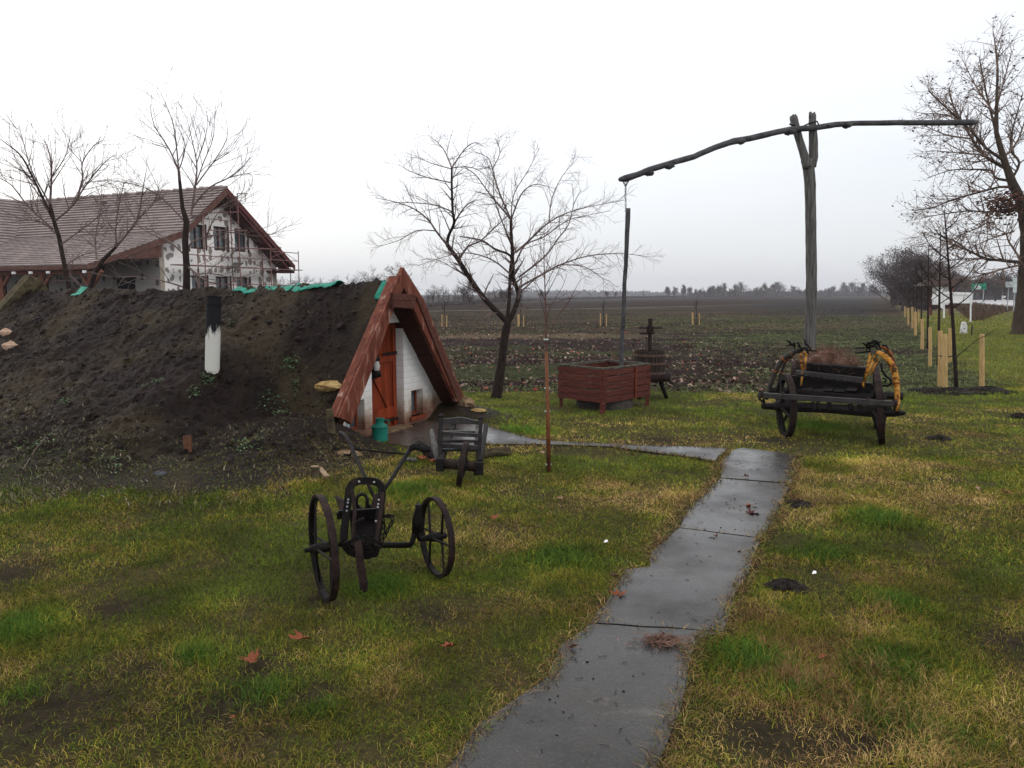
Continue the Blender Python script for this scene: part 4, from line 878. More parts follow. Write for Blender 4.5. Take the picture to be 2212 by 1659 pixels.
ic = (cf + cb) / 2; mb = MB(); mb.lathe((ic.x, ic.y, -.1), [(.42, 0), (.42, .33), (.36, .33), (.36, -.5)], 28); mb.build('concrete_ring', mat('old_concrete_ring', (.035, .030, .025), (.08, .07, .06), 6, .8, .01, 30), well)
mb = MB(); mb.lathe((ic.x, ic.y, 0), [(.0, .05), (.36, .05)], 24); mb.build('water', M['black'], well)
mb = MB(); p = D(1387, 790, 11.7); mb.tube([p + Vector((0, 0, -.05)), p + Vector((.02, 0, .06)), p + Vector((.05, 0, .08)), p + Vector((.06, 0, -.03))], .008, 5); mb.build('bracket', M['rust'], well)
# forked post
PY = 13.0
post = thing('sweep_post', D(1747, 852, PY), 'tall grey forked tree trunk post carrying the well sweep beam', 'post')
rg = random.Random(2)
def px(w_, Y): return w_ * Y / F
def wob(pts, Y, radpx): return [D(a, b, Y) for a, b in pts], [px(r_, Y) for r_ in radpx]
pts, rr = wob([(1745, 856), (1747, 800), (1749, 745), (1751, 700), (1753, 600), (1752, 520), (1751, 450), (1750, 400), (1747, 365), (1744, 345)], PY, [14, 13.5, 12.6, 12, 11.6, 11.4, 11.2, 11.6, 12, 13.4])
# denser wobbly trunk
def dens(pts, rr, k=4):
    P_, R_ = [], []
    for i in range(len(pts) - 1):
        for j in range(k): P_.append(pts[i].lerp(pts[i + 1], j / k)); R_.append(rr[i] + (rr[i + 1] - rr[i]) * j / k)
    P_.append(pts[-1]); R_.append(rr[-1]); return P_, R_
def trunk_mesh(mb, pts, rr, n=14, jit=.035, k=4, groove=.07):
    P_, R_ = dens(pts, rr, k); b0 = len(mb.v); mb.tube(P_, R_, n, jit, rng=rg)
    # long drying cracks: press every few columns inwards
    for i, c in enumerate(P_):
        for kk in range(n):
            if kk % 5 == 2:
                v = Vector(mb.v[b0 + i * n + kk]); mb.v[b0 + i * n + kk] = tuple(c + (v - c) * (1 - groove * 2))
mb = MB(); trunk_mesh(mb, pts, rr); 
pts, rr = wob([(1753, 360), (1757, 340), (1757, 300), (1755, 270), (1755, 247)], PY, [9.5, 9.5, 9, 7.6, 7.4]); trunk_mesh(mb, pts, rr, 12)
pts, rr = wob([(1745, 362), (1737, 335), (1726, 300), (1718, 272), (1714, 252)], PY - .05, [9.5, 8.5, 8, 8.4, 8]); trunk_mesh(mb, pts, rr, 12)
for (u, v, Y) in ((1755, 247, PY), (1714, 252, PY - .05)):      # splintered tops
    for i in range(9): p = D(u + rg.uniform(-6, 6), v, Y + rg.uniform(-.04, .04)); mb.bar(p + Vector((0, 0, -.06)), p + Vector((0, 0, rg.uniform(.0, .045))), .02, .02)
mb.build('trunk', M['grey_wood'], post, True)
mb = MB(); mb.bar(D(1703, 276, PY - .05), D(1790, 272, PY - .02), .03, .03); a = D(1738, 272, PY - .1); mb.tube([D(1705, 268, PY - .14), D(1728, 276, PY - .15), D(1745, 268, PY - .12), D(1765, 262, PY - .1), D(1772, 277, PY - .05)], .012, 6); mb.build('iron_pin', M['iron'], post, True)
# beam
bp_ = [(1338, 388), (1352, 385), (1375, 378), (1405, 366), (1450, 352), (1500, 338), (1545, 318), (1585, 305), (1620, 299), (1670, 287), (1710, 279), (1760, 276), (1805, 269), (1850, 266), (1940, 265), (2040, 265), (2100, 264), (2110, 265)]
br_ = [4, 7.6, 6.6, 6.4, 6.2, 6.2, 6.2, 6.8, 6.4, 6.3, 6.2, 6, 6, 5.6, 5.6, 6, 6.4, 4]
def beamY(u): return 11.35 + (u - 1345) / (1740 - 1345) * (12.85 - 11.35)
B = [D(a, b, beamY(a)) for a, b in bp_]; Rr = [px(r_, beamY(a)) for (a, b), r_ in zip(bp_, br_)]
mb = MB(); trunk_mesh(mb, B, Rr, 12, .06, 4, .03)
for (u, v) in ((1400, 372), (1445, 358), (1600, 305), (1705, 284), (1830, 270)): p = D(u, v, beamY(u)); mb.rock(p, (.09, .06, .05), rg, 8, 6)
beam = mb.build('sweep_beam', M['dark_log'], org=B[9], smooth=True); tag(beam, 'long crooked dark log beam balanced in the forked post', 'beam')
# chain and hanging pole
CYd = 11.36
def chain(mb, pts, link, r_):
    pts = [Vector(p) for p in pts]
    for i in range(len(pts) - 1):
        a, b = pts[i], pts[i + 1]; n = max(1, round((b - a).length / link)); d = (b - a).normalized(); o1 = d.orthogonal().normalized(); o2 = d.cross(o1)
        for k in range(n):
            c = a.lerp(b, (k + .5) / n); o = o1 if k % 2 else o2; h = link * .62; w_ = link * .28
            mb.tube([c + d * h * math.cos(t) + o * w_ * math.sin(t) for t in [2 * math.pi * j / 8 for j in range(9)]], r_, 4, cap=False)
chn = MB(); chain(chn, [D(1352, 392, CYd), D(1351, 420, CYd), D(1352, 458, CYd)], .045, .0045); chain(chn, [D(1343, 386, CYd - .05), D(1351, 402, CYd - .05), D(1362, 384, CYd - .05)], .035, .005)
o = chn.build('hanging_chain', M['rust'], org=D(1352, 420, CYd)); tag(o, 'thin chain between the sweep beam end and the hanging pole', 'chain')
mb = MB(); pp = [(1357, 450), (1356, 480), (1354, 520), (1352, 570), (1349, 610), (1348, 650), (1346, 690), (1343, 740), (1342, 790), (1342, 830)]; P_ = [D(a, b, CYd) for a, b in pp]; trunk_mesh(mb, P_, [px(r_, CYd) for r_ in (5.2, 5.6, 4.8, 4.6, 4.5, 4.8, 4.6, 4.8, 5, 5)], 10, .08, 3, .03)
o = mb.build('hanging_pole', M['dark_log'], org=P_[-1], smooth=True); tag(o, 'thin crooked pole hanging from the chain into the well kerb', 'pole')

# ------------------------------------------------------------------ fruit press
FY = 12.7; bx = D(1403, 855, FY); fp = thing('fruit_press', (bx.x, FY, 0), 'old basket fruit press with iron screw standing behind the well', 'fruit press')
cx_ = D(1403, 780, FY).x; zt_ = D(1403, 757, FY).z; zb_ = D(1403, 808, FY).z; rb = px(33, FY)
for i in range(30):
    a = 2 * math.pi * i / 30; rr_ = rb
    d = Vector((math.cos(a), math.sin(a), 0)); t = Vector((-d.y, d.x, 0)); p = Vector((cx_, FY, 0)) + d * rr_
    mb = MB(); w_ = 2 * math.pi * rb / 30 * .78; mb.prism([p - t * w_ / 2 + Vector((0, 0, zb_)), p + t * w_ / 2 + Vector((0, 0, zb_)), p + t * w_ / 2 + Vector((0, 0, zt_)), p - t * w_ / 2 + Vector((0, 0, zt_))], -d * .02); mb.build('stave', M['press'], fp)
for z in (zt_ - .07, (zt_ + zb_) / 2 - .01, zb_ + .03): mb = MB(); mb.ring((cx_, FY, z), (0, 0, 1), rb + .012, .035, .008, 40); mb.build('hoop', M['hoop'], fp)
mb = MB(); zr = zb_; r2_ = px(48, FY); mb.lathe((cx_, FY, 0), [(0, zr - .005), (r2_ * .95, zr - .01), (r2_ * .99, zr + .02), (r2_, zr + .018), (r2_ * .93, zr - .10), (0, zr - .11)], 32); mb.bar(Vector((cx_ + r2_ * .8, FY - .1, zr - .08)), Vector((cx_ + r2_ * .98, FY - .14, zr - .13)), .08, .03); mb.build('tray', M['rust'], fp, True)
for a in (-2.2, -.8, 1.6):
    d = Vector((math.cos(a), math.sin(a), 0)); p = Vector((cx_, FY, 0)); mb = MB(); mb.tube([p + d * .22 + Vector((0, 0, zr - .08)), p + d * .27 + Vector((0, 0, zr * .45)), p + d * .36 + Vector((0, 0, -.02))], [.045, .035, .028], 8); mb.build('leg', M['iron'], fp, True)
mb = MB(); zs1 = D(1403, 688, FY).z; mb.lathe((cx_, FY, 0), [(.03, zb_)] + [(.03 + .006 * (k % 2), zb_ + (zs1 - zb_) * k / 60) for k in range(61)] + [(0, zs1)], 10); mb.build('screw', M['rust'], fp)
mb = MB(); z1, z2, z3 = D(1403, 707, FY).z, D(1403, 714, FY).z, D(1403, 720, FY).z; mb.lathe((cx_, FY, 0), [(.0, z1 + .02), (.06, z1 + .02), (.06, z2), (.05, z3), (.035, z3)], 12); mb.bar(Vector((cx_ - px(25, FY), FY, z1 - .01)), Vector((cx_ + px(26, FY), FY, z1 - .01)), .05, .025); mb.bar(Vector((cx_ - px(22, FY), FY - .02, z3 - .0)), Vector((cx_ + px(10, FY), FY + .02, z3 + .0)), .06, .03); mb.build('nut_bar', M['rust'], fp)

# ------------------------------------------------------------------ seed drill with horse collars (old cart implement)
K3 = lambda cx, cy: (1593 + cx * .1952, 675 + cy * .1952)       # crop coords of the implement close-up
dr0 = G(1800, 945); drill = thing('horse_drawn_drill', (dr0.x, 9.2, 0), 'black wooden horse-drawn seed drill on two spoked wheels beside the sweep post', 'seed drill')
WL = G(1698, 939); WR = G(1893, 957); axd = (WR - WL).normalized()
def dY(cx): return WL.y + (WR.y - WL.y) * ((K3(cx, 0)[0] - 1698) / (1893 - 1698))
def KP(cx, cy, off=0.0): u, v = K3(cx, cy); return D(u, v, dY(cx) + off)
def spoked(parent, c, ax, r, w_, th_, ns, rh, wh, mr, ms, hubm, sr=.02, seed=0):
    c = Vector(c); ax = Vector(ax).normalized(); whl = MB(); whl.ring(c, ax, r, w_, th_, 40); o = whl.build('wheel', ms, parent)
    t = MB(); t.ring(c, ax, r + .008, w_ + .004, .008, 40); t.build('tyre', mr, o)
    a = ax.orthogonal().normalized(); b = ax.cross(a)
    for i in range(ns):
        an = 2 * math.pi * (i + .3) / ns; d = a * math.cos(an) + b * math.sin(an); m_ = MB(); sg = .25 * wh * (1 if i % 2 else -1)
        m_.tube([c + ax * sg + d * rh * .7, c + d * (r - th_ * .5)], [sr, sr * .75], 6); m_.build('spoke', ms, o)
    h = MB(); h.lathe(c - ax * wh / 2, [(0, 0), (rh * .7, 0), (rh, wh * .2), (rh * 1.15, wh * .4), (rh * 1.15, wh * .6), (rh, wh * .8), (rh * .7, wh), (0, wh)], 14, ax); h.build('hub', hubm, o, True)
    return o
rw = .365
# left wheel toes in, right one almost edge-on
axl = Vector((.996, -.087, .02)).normalized(); axr = Vector((.927, -.375, .11)).normalized()
wl = spoked(drill, (D(1698, 872, WL.y).x, WL.y, rw - .02), axl, rw, .06, .055, 10, .07, .26, M['rust'], M['blackwood'], M['blackwood'], .022)
wr = spoked(drill, (D(1898, 885, WR.y).x, WR.y, rw + .03), axr, rw + .03, .06, .055, 10, .07, .26, M['rust'], M['blackwood'], M['blackwood'], .022)
mb = MB(); mb.tube([KP(270, 1035, 0), KP(600, 1045, 0), KP(1000, 1060, 0), KP(1500, 1100, 0), KP(1740, 1110, 0), KP(1850, 1115, 0)], [.035, .06, .055, .06, .045, .02], 8); mb.build('axle', M['blackwood'], drill)
mb = MB(); mb.bar(KP(235, 912, -.32), KP(1765, 1012, -.32), .055, .06); mb.build('drawbar', M['greyplank'], drill, bevel=.006)
for cx, cy in ((490, 920), (1440, 985), (1735, 1005), (262, 905)):
    mb = MB(); p = KP(cx, cy, -.32); mb.ring(p, (1, .05, -.07), .045, .03, .01, 12); mb.build('iron_band', M['rust'], drill)
mb = MB(); rg = random.Random(8)      # box
def quadbox(ptsTop, drop, th_, m_, name):
    pass
A_, B_, C_, D_ = KP(775, 570, .25), KP(1440, 622, .25), KP(1440, 622, .85), KP(775, 570, .85)
A_, B_, C_, D_ = [Vector((p.x, p.y, A_.z * .5 + B_.z * .5)) if False else p for p in (A_, B_, C_, D_)]
C_ = B_ + Vector((.08, .62, 0)); D_ = A_ + Vector((.08, .62, 0)); dn = Vector((0, 0, -.34))
for a, b, nm in ((A_, B_, 'front_board'), (B_, C_, 'end_board'), (C_, D_, 'back_board'), (D_, A_, 'end_board')):
    mb = MB(); q = (b - a).cross(Vector((0, 0, 1))).normalized(); ins = ((A_ + C_) / 2 - (a + b) / 2); ins.z = 0; ins.normalize(); mb.prism([a, b, b + dn + ins * .08, a + dn + ins * .08], ins * .025); mb.build(nm, M['blackwood'], drill)
mb = MB(); mb.bar(A_ + Vector((0, 0, .01)), B_ + Vector((0, 0, .01)), .05, .02); mb.build('box_rim', M['greyplank'], drill)
mb = MB(); mb.prism([p + dn * .5 for p in (A_, B_, C_, D_)], (0, 0, -.02)); mb.build('box_floor', M['blackwood'], drill)
mb = MB(); mb.bar(KP(650, 668, .05), KP(1385, 750, .05), .07, .06); mb.build('seed_board', M['greyplank'], drill)
mb = MB(); mb.bar(KP(655, 690, .02), KP(1380, 800, .02), .02, .012)
for i in range(9): t = i / 9; p = KP(720 + 640 * t, 702 + 95 * t, .0); mb.bar(p, p + Vector((0, 0, .03)), .008, .008)
mb.build('rod', M['iron'], drill)
mb = MB()
for i, cx in enumerate((790, 915, 1020, 1150, 1280)): a = KP(cx - 60, 845 + (i % 2) * 10, .12); b = KP(cx + 50, 848 + (i % 2) * 10, .12); mb.bar(a, b, .2, .02)
mb.build('foot_boards', M['greyplank'], drill)
mb = MB(); mb.bar(KP(690, 890, .15), KP(1600, 960, .15), .32, .10); mb.bar(KP(640, 800, .3), KP(1500, 830, .3), .1, .06); mb.build('frame', M['blackwood'], drill)
mb = MB(); mb.bar(KP(600, 770, .2), KP(1480, 860, .2), .06, .16); mb.build('cross_beam', M['blackwood'], drill)
for cx in (830, 890, 1010, 1240, 1340):
    mb = MB(); p = KP(cx, 1035, -.02); mb.tube([p + Vector((0, 0, .05)), p + Vector((.01, -.03, -.03)), p + Vector((0, .02, -.12 + .03 * (cx % 3)))], [.022, .03, .008], 6); mb.build('coulter', M['iron'], drill)
for cx, cy, dx in ((1100, 0, 0),): pass
for (u, Y, r_, ax2) in ((1895, 9.75, .385, (.907, -.42, .05)), (1713, 10.2, .40, (.942, -.335, 0))):
    spoked(drill, (D(u, 830, Y).x, Y, r_ - .01), ax2, r_, .055, .05, 10, .06, .24, M['rust'], M['blackwood'], M['blackwood'], .02)
mb = MB(); mb.tube([Vector((D(1713, 830, 10.2).x - .3, 10.28, .40)), Vector((D(1895, 830, 9.75).x + .28, 9.65, .40))], .05, 8); mb.build('axle', M['blackwood'], drill)
mb = MB(); mb.bar(KP(700, 940, .1), KP(760, 830, .9), .07, .08); mb.bar(KP(1420, 990, .1), KP(1400, 860, .9), .07, .08); mb.build('perch', M['blackwood'], drill)
mb = MB(); mb.tube([KP(1590, 560, .1), KP(1600, 640, .1), KP(1640, 700, .1), KP(1695, 745, .1), KP(1700, 785, .1), KP(1670, 812, .1), KP(1610, 812, .1)], .013, 6); mb.tube([KP(1605, 730, .05), KP(1630, 730, .05), KP(1645, 750, .05), KP(1632, 775, .05)], .010, 6); mb.build('iron_hook', M['iron'], drill, True)
mb = MB(); mb.tube([KP(225, 915, -.3), KP(250, 960, -.3), KP(295, 1000, -.3), KP(305, 1070, -.1)], .010, 5); mb.tube([KP(290, 960, -.3), KP(300, 1030, -.1)], .014, 5); chain(mb, [KP(240, 960, -.3), KP(300, 1010, -.2)], .03, .005); mb.build('chain', M['iron'], drill)
mb = MB(); mb.tube([KP(1730, 1000, -.2), KP(1740, 1080, -.1), KP(1790, 1120, 0)], .012, 5); mb.tube([KP(1740, 1120, 0), KP(1860, 1112, 0)], .018, 6); mb.build('axle_pin', M['iron'], drill)
# hay
hc = (A_ + C_) / 2; mb = MB(); rg = random.Random(12)
for i in range(1500):
    a = rg.uniform(-1, 1); b = rg.uniform(-1, 1)
    base = hc + (B_ - A_) * .5 * a * .98 + (C_ - B_) * .5 * b * .9; hgt = .23 * max(0, 1 - a * a * .8) * (1 - b * b * .5); z = base.z - .06 + rg.uniform(0, 1) * (hgt + .04)
    p = Vector((base.x, base.y, z)); d = Vector((rg.uniform(-1, 1), rg.uniform(-1, 1), rg.uniform(-.5, .9))).normalized() * rg.uniform(.05, .13); c = Vector((rg.uniform(-1, 1), rg.uniform(-1, 1), rg.uniform(-1, .3))) * .03
    mb.tube([p, p + d * .5 + c, p + d], .0025, 3, cap=False)
mb.rock(hc + Vector((0, 0, -.03)), ((B_ - A_).length * .42, .2, .15), rg, 16, 9)
o = mb.build('hay', M['hay'], org=hc); tag(o, 'brown withered hay heaped in the box of the seed drill', 'hay', kind='stuff')
# horse collars
def collar(name, arcs, rads, stakes, label, knot, mts):
    P0 = KP(*arcs[0][0][:2], 0); t = thing(name, Vector((P0.x, P0.y, .4)), label, 'horse collar')
    for k, (arc, r_) in enumerate(zip(arcs, rads)):
        mb = MB(); pts = [KP(a, b, c) for a, b, c in arc]; P_, R_ = dens(pts, [r_ * q for q in np.linspace(.75, 1.1, len(pts) // 2).tolist() + np.linspace(1.1, .9, len(pts) - len(pts) // 2).tolist()], 4); mb.tube(P_, R_, 12, .05, rng=rg)
        mb.build('collar_pad', mts[k % len(mts)], t, True)
        mb = MB()
        for q in (.35, .6): i = int(len(P_) * q); mb.ring(P_[i], P_[min(i + 1, len(P_) - 1)] - P_[i - 1], R_[i] + .008, .02, .01, 12)
        mb.build('strap', M['orange'], t)
    for a, b in stakes:
        mb = MB(); mb.tube([KP(*a), KP(*b)], [.018, .010], 8); mb.build('yellow_hame', M['yellow'], t, True)
    mb = MB(); c = KP(*knot)
    for i in range(16):
        p = c + Vector((rg.uniform(-.10, .10), rg.uniform(-.06, .06), rg.uniform(-.03, .05))); q = p + Vector((rg.uniform(-.09, .09), rg.uniform(-.05, .05), rg.uniform(-.05, .07))); mb.tube([p, p.lerp(q, .5) + Vector((rg.uniform(-.02, .02), 0, .02)), q], [.009, .012, .007], 6)
    mb.build('leather_knot', M['iron'], t, True); return t
collar('horse_collar', [[(320, 960, -.1), (345, 860, -.05), (400, 700, 0), (440, 610, .02), (490, 535, .04), (570, 470, .05), (650, 430, .06), (720, 400, .05)], [(430, 880, .2), (470, 700, .22), (520, 560, .24), (600, 480, .25), (700, 400, .2)]], [.027, .016],
       [((700, 450, .05), (715, 640, .05)), ((765, 450, .05), (735, 640, .05)), ((722, 660, .03), (703, 812, .03)), ((730, 430, .05), (760, 470, .05))],
       'dark worn horse collar with yellow hames at the left end of the drill', (690, 395, .03), [mat('worn_dark_leather', (.012, .010, .009), (.035, .027, .022), 8, .45, .006, 30, c3=(.42, .15, .03), hi=.6)])
collar('horse_collar', [[(1768, 1090, -.1), (1772, 980, -.05), (1765, 850, 0), (1755, 720, .02), (1725, 610, .03), (1680, 530, .04), (1610, 470, .05), (1540, 440, .05)], [(1740, 640, .2), (1725, 540, .2), (1690, 450, .2), (1640, 400, .2), (1560, 372, .18)]], [.031, .019],
       [((1475, 450, .05), (1398, 790, .02)), ((1530, 470, .05), (1405, 760, .02)), ((1560, 500, .05), (1470, 700, .04)), ((1455, 380, .1), (1415, 385, .12)), ((1400, 770, .02), (1395, 830, .0))],
       'big yellow and orange horse collar arching over the right end of the drill', (1515, 385, .05), [M['yellow'], M['orange']])
mb = MB()
for k in range(7): a = KP(1500 + k * 8, 390, .05); mb.tube([a, a + Vector((rg.uniform(-.03, .03), 0, .05)), a + Vector((rg.uniform(-.05, .05), 0, rg.uniform(.06, .09)))], .004, 4)
for a, b, c in (((1300, 450), (1400, 440), (1480, 425)), ((780, 415), (840, 425), (870, 420)), ((1310, 390), (1360, 392), (1440, 385))): mb.tube([KP(*a, .05), KP(*b, .05), KP(*c, .05)], .009, 5)
mb.build('harness_wire', M['iron'], drill)

# ------------------------------------------------------------------ walking plough
K5 = lambda cx, cy: (594 + cx * .2605, 891 + cy * .2605)
def P5(cx, cy, Y): u, v = K5(cx, cy); return D(u, v, Y)
LWc = Vector((D(698, 1180, 4.15).x, 4.15, .285)); RWc = Vector((D(942, 1160, 4.5).x, 4.5, .235))
plough = thing('plough', (LWc + RWc) / 2 * Vector((1, 1, 0)).length if False else Vector(((LWc.x + RWc.x) / 2, 4.35, 0)), 'black iron walking plough with two spoked wheels standing on the lawn', 'plough')
axp = (RWc - LWc); axp.z = 0; axp.normalize(); axp2 = (axp + Vector((0, .08, 0))).normalized()
spoked(plough, LWc, axp + Vector((.10, -.05, .02)), .28, .034, .010, 6, .025, .15, M['rust'], M['iron'], M['iron'], .008)
spoked(plough, RWc, axp + Vector((.05, -.03, 0)), .228, .031, .010, 6, .024, .13, M['rust'], M['iron'], M['iron'], .008)
ci = RWc - axp * .10
mb = MB(); mb.tube([LWc - axp * .1, LWc + axp * .22], .013, 8)
hz = P5(850, 1097, 4.27); a1 = P5(560, 1095, 4.2); a2 = P5(1120, 1100, 4.42); a3 = P5(1165, 960, 4.44); a4 = P5(1185, 780, 4.45)
mb.bar(LWc + axp * .1, a1, .022, .022); mb.bar(a1, a2, .028, .028); mb.tube([a2, a2.lerp(a3, .2) + Vector((.008, 0, 0)), a3, a4], .016, 8); mb.tube([a3 + Vector((0, 0, .03)), P5(1175, 1000, 4.45), P5(1200, 1050, 4.46), RWc - axp * .05], .016, 8); mb.build('axle', M['iron'], plough, True)
mb = MB(); mb.tube([P5(1175, 990, 4.44), P5(1178, 900, 4.44), P5(1190, 800, 4.44), P5(1190, 765, 4.44)], [.028, .03, .018, .018], 8); mb.build('height_lever', M['iron'], plough, True)
# arched upright frame (flat bar)
def flat(mb, pts, w_, t_, nrm):
    pts = [Vector(p) for p in pts]; nrm = Vector(nrm).normalized()
    vs = []
    for i, p in enumerate(pts):
        t = (pts[min(i + 1, len(pts) - 1)] - pts[max(i - 1, 0)]).normalized(); sd = t.cross(nrm).normalized()
        for a, b in ((-1, -1), (1, -1), (1, 1), (-1, 1)): vs.append(p + sd * a * w_ / 2 + nrm * b * t_ / 2)
    fs = [(i * 4 + k, i * 4 + (k + 1) % 4, (i + 1) * 4 + (k + 1) % 4, (i + 1) * 4 + k) for i in range(len(pts) - 1) for k in range(4)] + [(3, 2, 1, 0), tuple(range(len(vs) - 4, len(vs)))]
    mb.add(vs, fs)
nf = Vector((-.25, -.95, .15))
YF = lambda cy: 4.34 - (cy - 560) / 600 * .14
mb = MB(); arc = [(570, 1060), (575, 960), (590, 860), (605, 740), (615, 640), (635, 600), (660, 580), (700, 568), (760, 566), (820, 572), (860, 586), (882, 612), (888, 660), (880, 740), (868, 840), (856, 960), (842, 1080), (828, 1170)]
flat(mb, [P5(a, b, YF(b)) for a, b in arc], .042, .014, nf); fr = mb.build('arch_frame', M['iron'], plough)
mb = MB()
for a, b in ((703, 573), (827, 577), (613, 722), (610, 748), (604, 780), (866, 725), (862, 760), (858, 785), (600, 815), (842, 900)): p = P5(a, b, YF(b)); mb = MB(); mb.lathe(p + nf.normalized() * .007, [(0, .006), (.006, .004), (.007, 0)], 8, nf); mb.build('bolt', M['rivet'], fr)
for pts in ([(640, 640), (652, 720), (662, 830), (655, 910), (650, 1000), (640, 1100)], [(892, 660), (885, 760), (868, 880), (850, 1000), (835, 1100)]):
    mb = MB(); flat(mb, [P5(a, b, YF(b) - .06) for a, b in pts], .018, .010, nf + Vector((.8, 0, 0))); mb.build('side_strap', M['rust'], plough)
mb = MB(); flat(mb, [P5(a, b, 4.18) for a, b in ((560, 1060), (590, 1120), (630, 1160), (700, 1185), (780, 1190), (830, 1170), (850, 1100))], .035, .02, nf); mb.build('lower_cradle', M['iron'], plough)
mb = MB(); mb.bar(P5(520, 850, 4.42), P5(905, 825, 4.42), .05, .04); mb.bar(P5(530, 822, 4.38), P5(900, 800, 4.38), .02, .012); mb.build('cross_bar', M['iron'], plough)
mb = MB(); mb.prism([P5(620, 870, 4.45), P5(840, 860, 4.45), P5(815, 1120, 4.3), P5(640, 1140, 4.3)], (0, .05, -.01)); mb.build('mouldboard', M['iron'], plough)
mb = MB(); mb.prism([P5(495, 695, 4.6), P5(585, 745, 4.55), P5(590, 830, 4.5), P5(545, 830, 4.5), P5(520, 770, 4.55)], (.01, .02, 0)); mb.build('share', M['rust'], plough)
mb = MB(); mb.prism([P5(665, 790, 4.5), P5(690, 765, 4.5), P5(710, 790, 4.5), P5(740, 800, 4.5), P5(770, 755, 4.5), P5(795, 780, 4.5), P5(800, 840, 4.5), P5(660, 840, 4.5)], (0, .02, 0)); mb.build('coulter_plate', M['iron'], plough)
mb = MB(); mb.prism([P5(815, 680, 4.6), P5(850, 672, 4.6), P5(850, 800, 4.55), P5(795, 800, 4.55)], (0, .02, 0)); mb.build('handle_bracket', M['rust'], plough)
mb = MB(); mb.tube([P5(675, 800, 4.52), P5(672, 720, 4.53), P5(690, 690, 4.54), P5(722, 676, 4.54), P5(752, 690, 4.54), P5(766, 720, 4.53), P5(765, 800, 4.52)], .011, 8); mb.build('lifting_ring', M['iron'], plough, True)
mb = MB(); flat(mb, [P5(690, 1060, 4.16), P5(700, 1180, 4.13), P5(712, 1280, 4.12), P5(728, 1380, 4.11), P5(738, 1470, 4.10)], .042, .012, (0, -1, .1)); flat(mb, [P5(738, 1480, 4.10), P5(755, 1470, 4.09), P5(757, 1400, 4.08)], .014, .03, (0, -1, 0)); mb.build('drag_hook', M['rust'], plough)
mb = MB()
for i in range(26): rg2 = random.Random(i); p = P5(rg2.uniform(640, 820), rg2.uniform(1010, 1170), 4.16 + rg2.uniform(0, .06)); mb.tube([p, p + Vector((rg2.uniform(-.03, .03), rg2.uniform(-.02, .02), rg2.uniform(-.03, .03)))], .008, 5)
mb.build('clevis', M['iron'], plough)
for a, b in (((690, 1040), (560, 1090)), ((740, 1020), (820, 1180)), ((640, 1150), (800, 1160)), ((660, 920), (735, 880)), ((800, 1050), (720, 1160))): mb = MB(); mb.bar(P5(*a, 4.16), P5(*b, 4.16), .02, .012); mb.build('brace', M['iron'], plough)
ch_ = MB(); chain(ch_, [P5(880, 860, 4.4), P5(960, 858, 4.38), P5(978, 900, 4.36), P5(940, 960, 4.34), P5(900, 1040, 4.3), P5(880, 1090, 4.28), P5(830, 1190, 4.2)], .036, .0045); chain(ch_, [P5(895, 870, 4.4), P5(900, 960, 4.38), P5(890, 1010, 4.35)], .036, .0045); ch_.tube([P5(880, 862, 4.4), P5(990, 858, 4.4)], .008, 6); ch_.build('chain', M['iron'], plough)
mb = MB(); mb.tube([P5(815, 690, 4.62), P5(740, 520, 4.8), P5(650, 330, 5.05), P5(625, 270, 5.12), P5(590, 200, 5.2), P5(565, 178, 5.26), P5(540, 168, 5.3)], [.011, .012, .014, .016, .015, .014, .014], 8); mb.tube([P5(628, 290, 5.1), P5(640, 320, 5.1), P5(625, 350, 5.1), P5(595, 355, 5.1), P5(575, 345, 5.1)], .007, 6); mb.build('handle', M['iron'], plough, True)
mb = MB(); mb.tube([P5(900, 650, 4.62), P5(960, 560, 4.75), P5(1060, 400, 5.0), P5(1120, 305, 5.12), P5(1145, 275, 5.16), P5(1190, 262, 5.2)], [.011, .012, .014, .017, .018, .014], 8); flat(mb, [P5(1120, 300, 5.1), P5(1150, 288, 5.12), P5(1200, 295, 5.14), P5(1240, 313, 5.16), P5(1290, 308, 5.18)], .035, .02, (0, -1, .2)); mb.build('handle', M['iron'], plough, True)
mb = MB(); mb.tube([P5(640, 300, 5.1), P5(860, 325, 5.08), P5(1090, 345, 5.06)], .007, 6); mb.build('tie_rod', M['iron'], plough, True)

# ------------------------------------------------------------------ wheelbarrow
K6 = lambda cx, cy: (907 + cx * .1107, 875 + cy * .1107)
def P6(cx, cy, Y): u, v = K6(cx, cy); return D(u, v, Y)
wb0 = G(985, 1050); wbw = thing('wheelbarrow', (wb0.x, 6.9, 0), 'old slatted wooden wheelbarrow with one wheel facing the camera', 'wheelbarrow')
wc = P6(800, 1180, 6.8); ax_ = Vector((.985, -.01, -.17)).normalized()
spoked(wbw, Vector((wc.x + .02, 6.72, .185)), ax_, .19, .04, .04, 6, .05, .1, M['rust'], M['blackwood'], M['blackwood'], .02)
mb = MB(); mb.tube([P6(370, 1130, 6.8), P6(600, 1150, 6.8), P6(1000, 1190, 6.8), P6(1200, 1215, 6.8)], [.05, .045, .045, .05], 10); mb.build('axle', M['press'], wbw, True)
for cx, cy in ((400, 1150), (1160, 1220)): mb = MB(); p = P6(cx, cy, 6.78); mb.bar(p + Vector((-.035, 0, 0)), p + Vector((.035, 0, 0)), .11, .11); mb.build('axle_block', M['blackwood'], wbw)
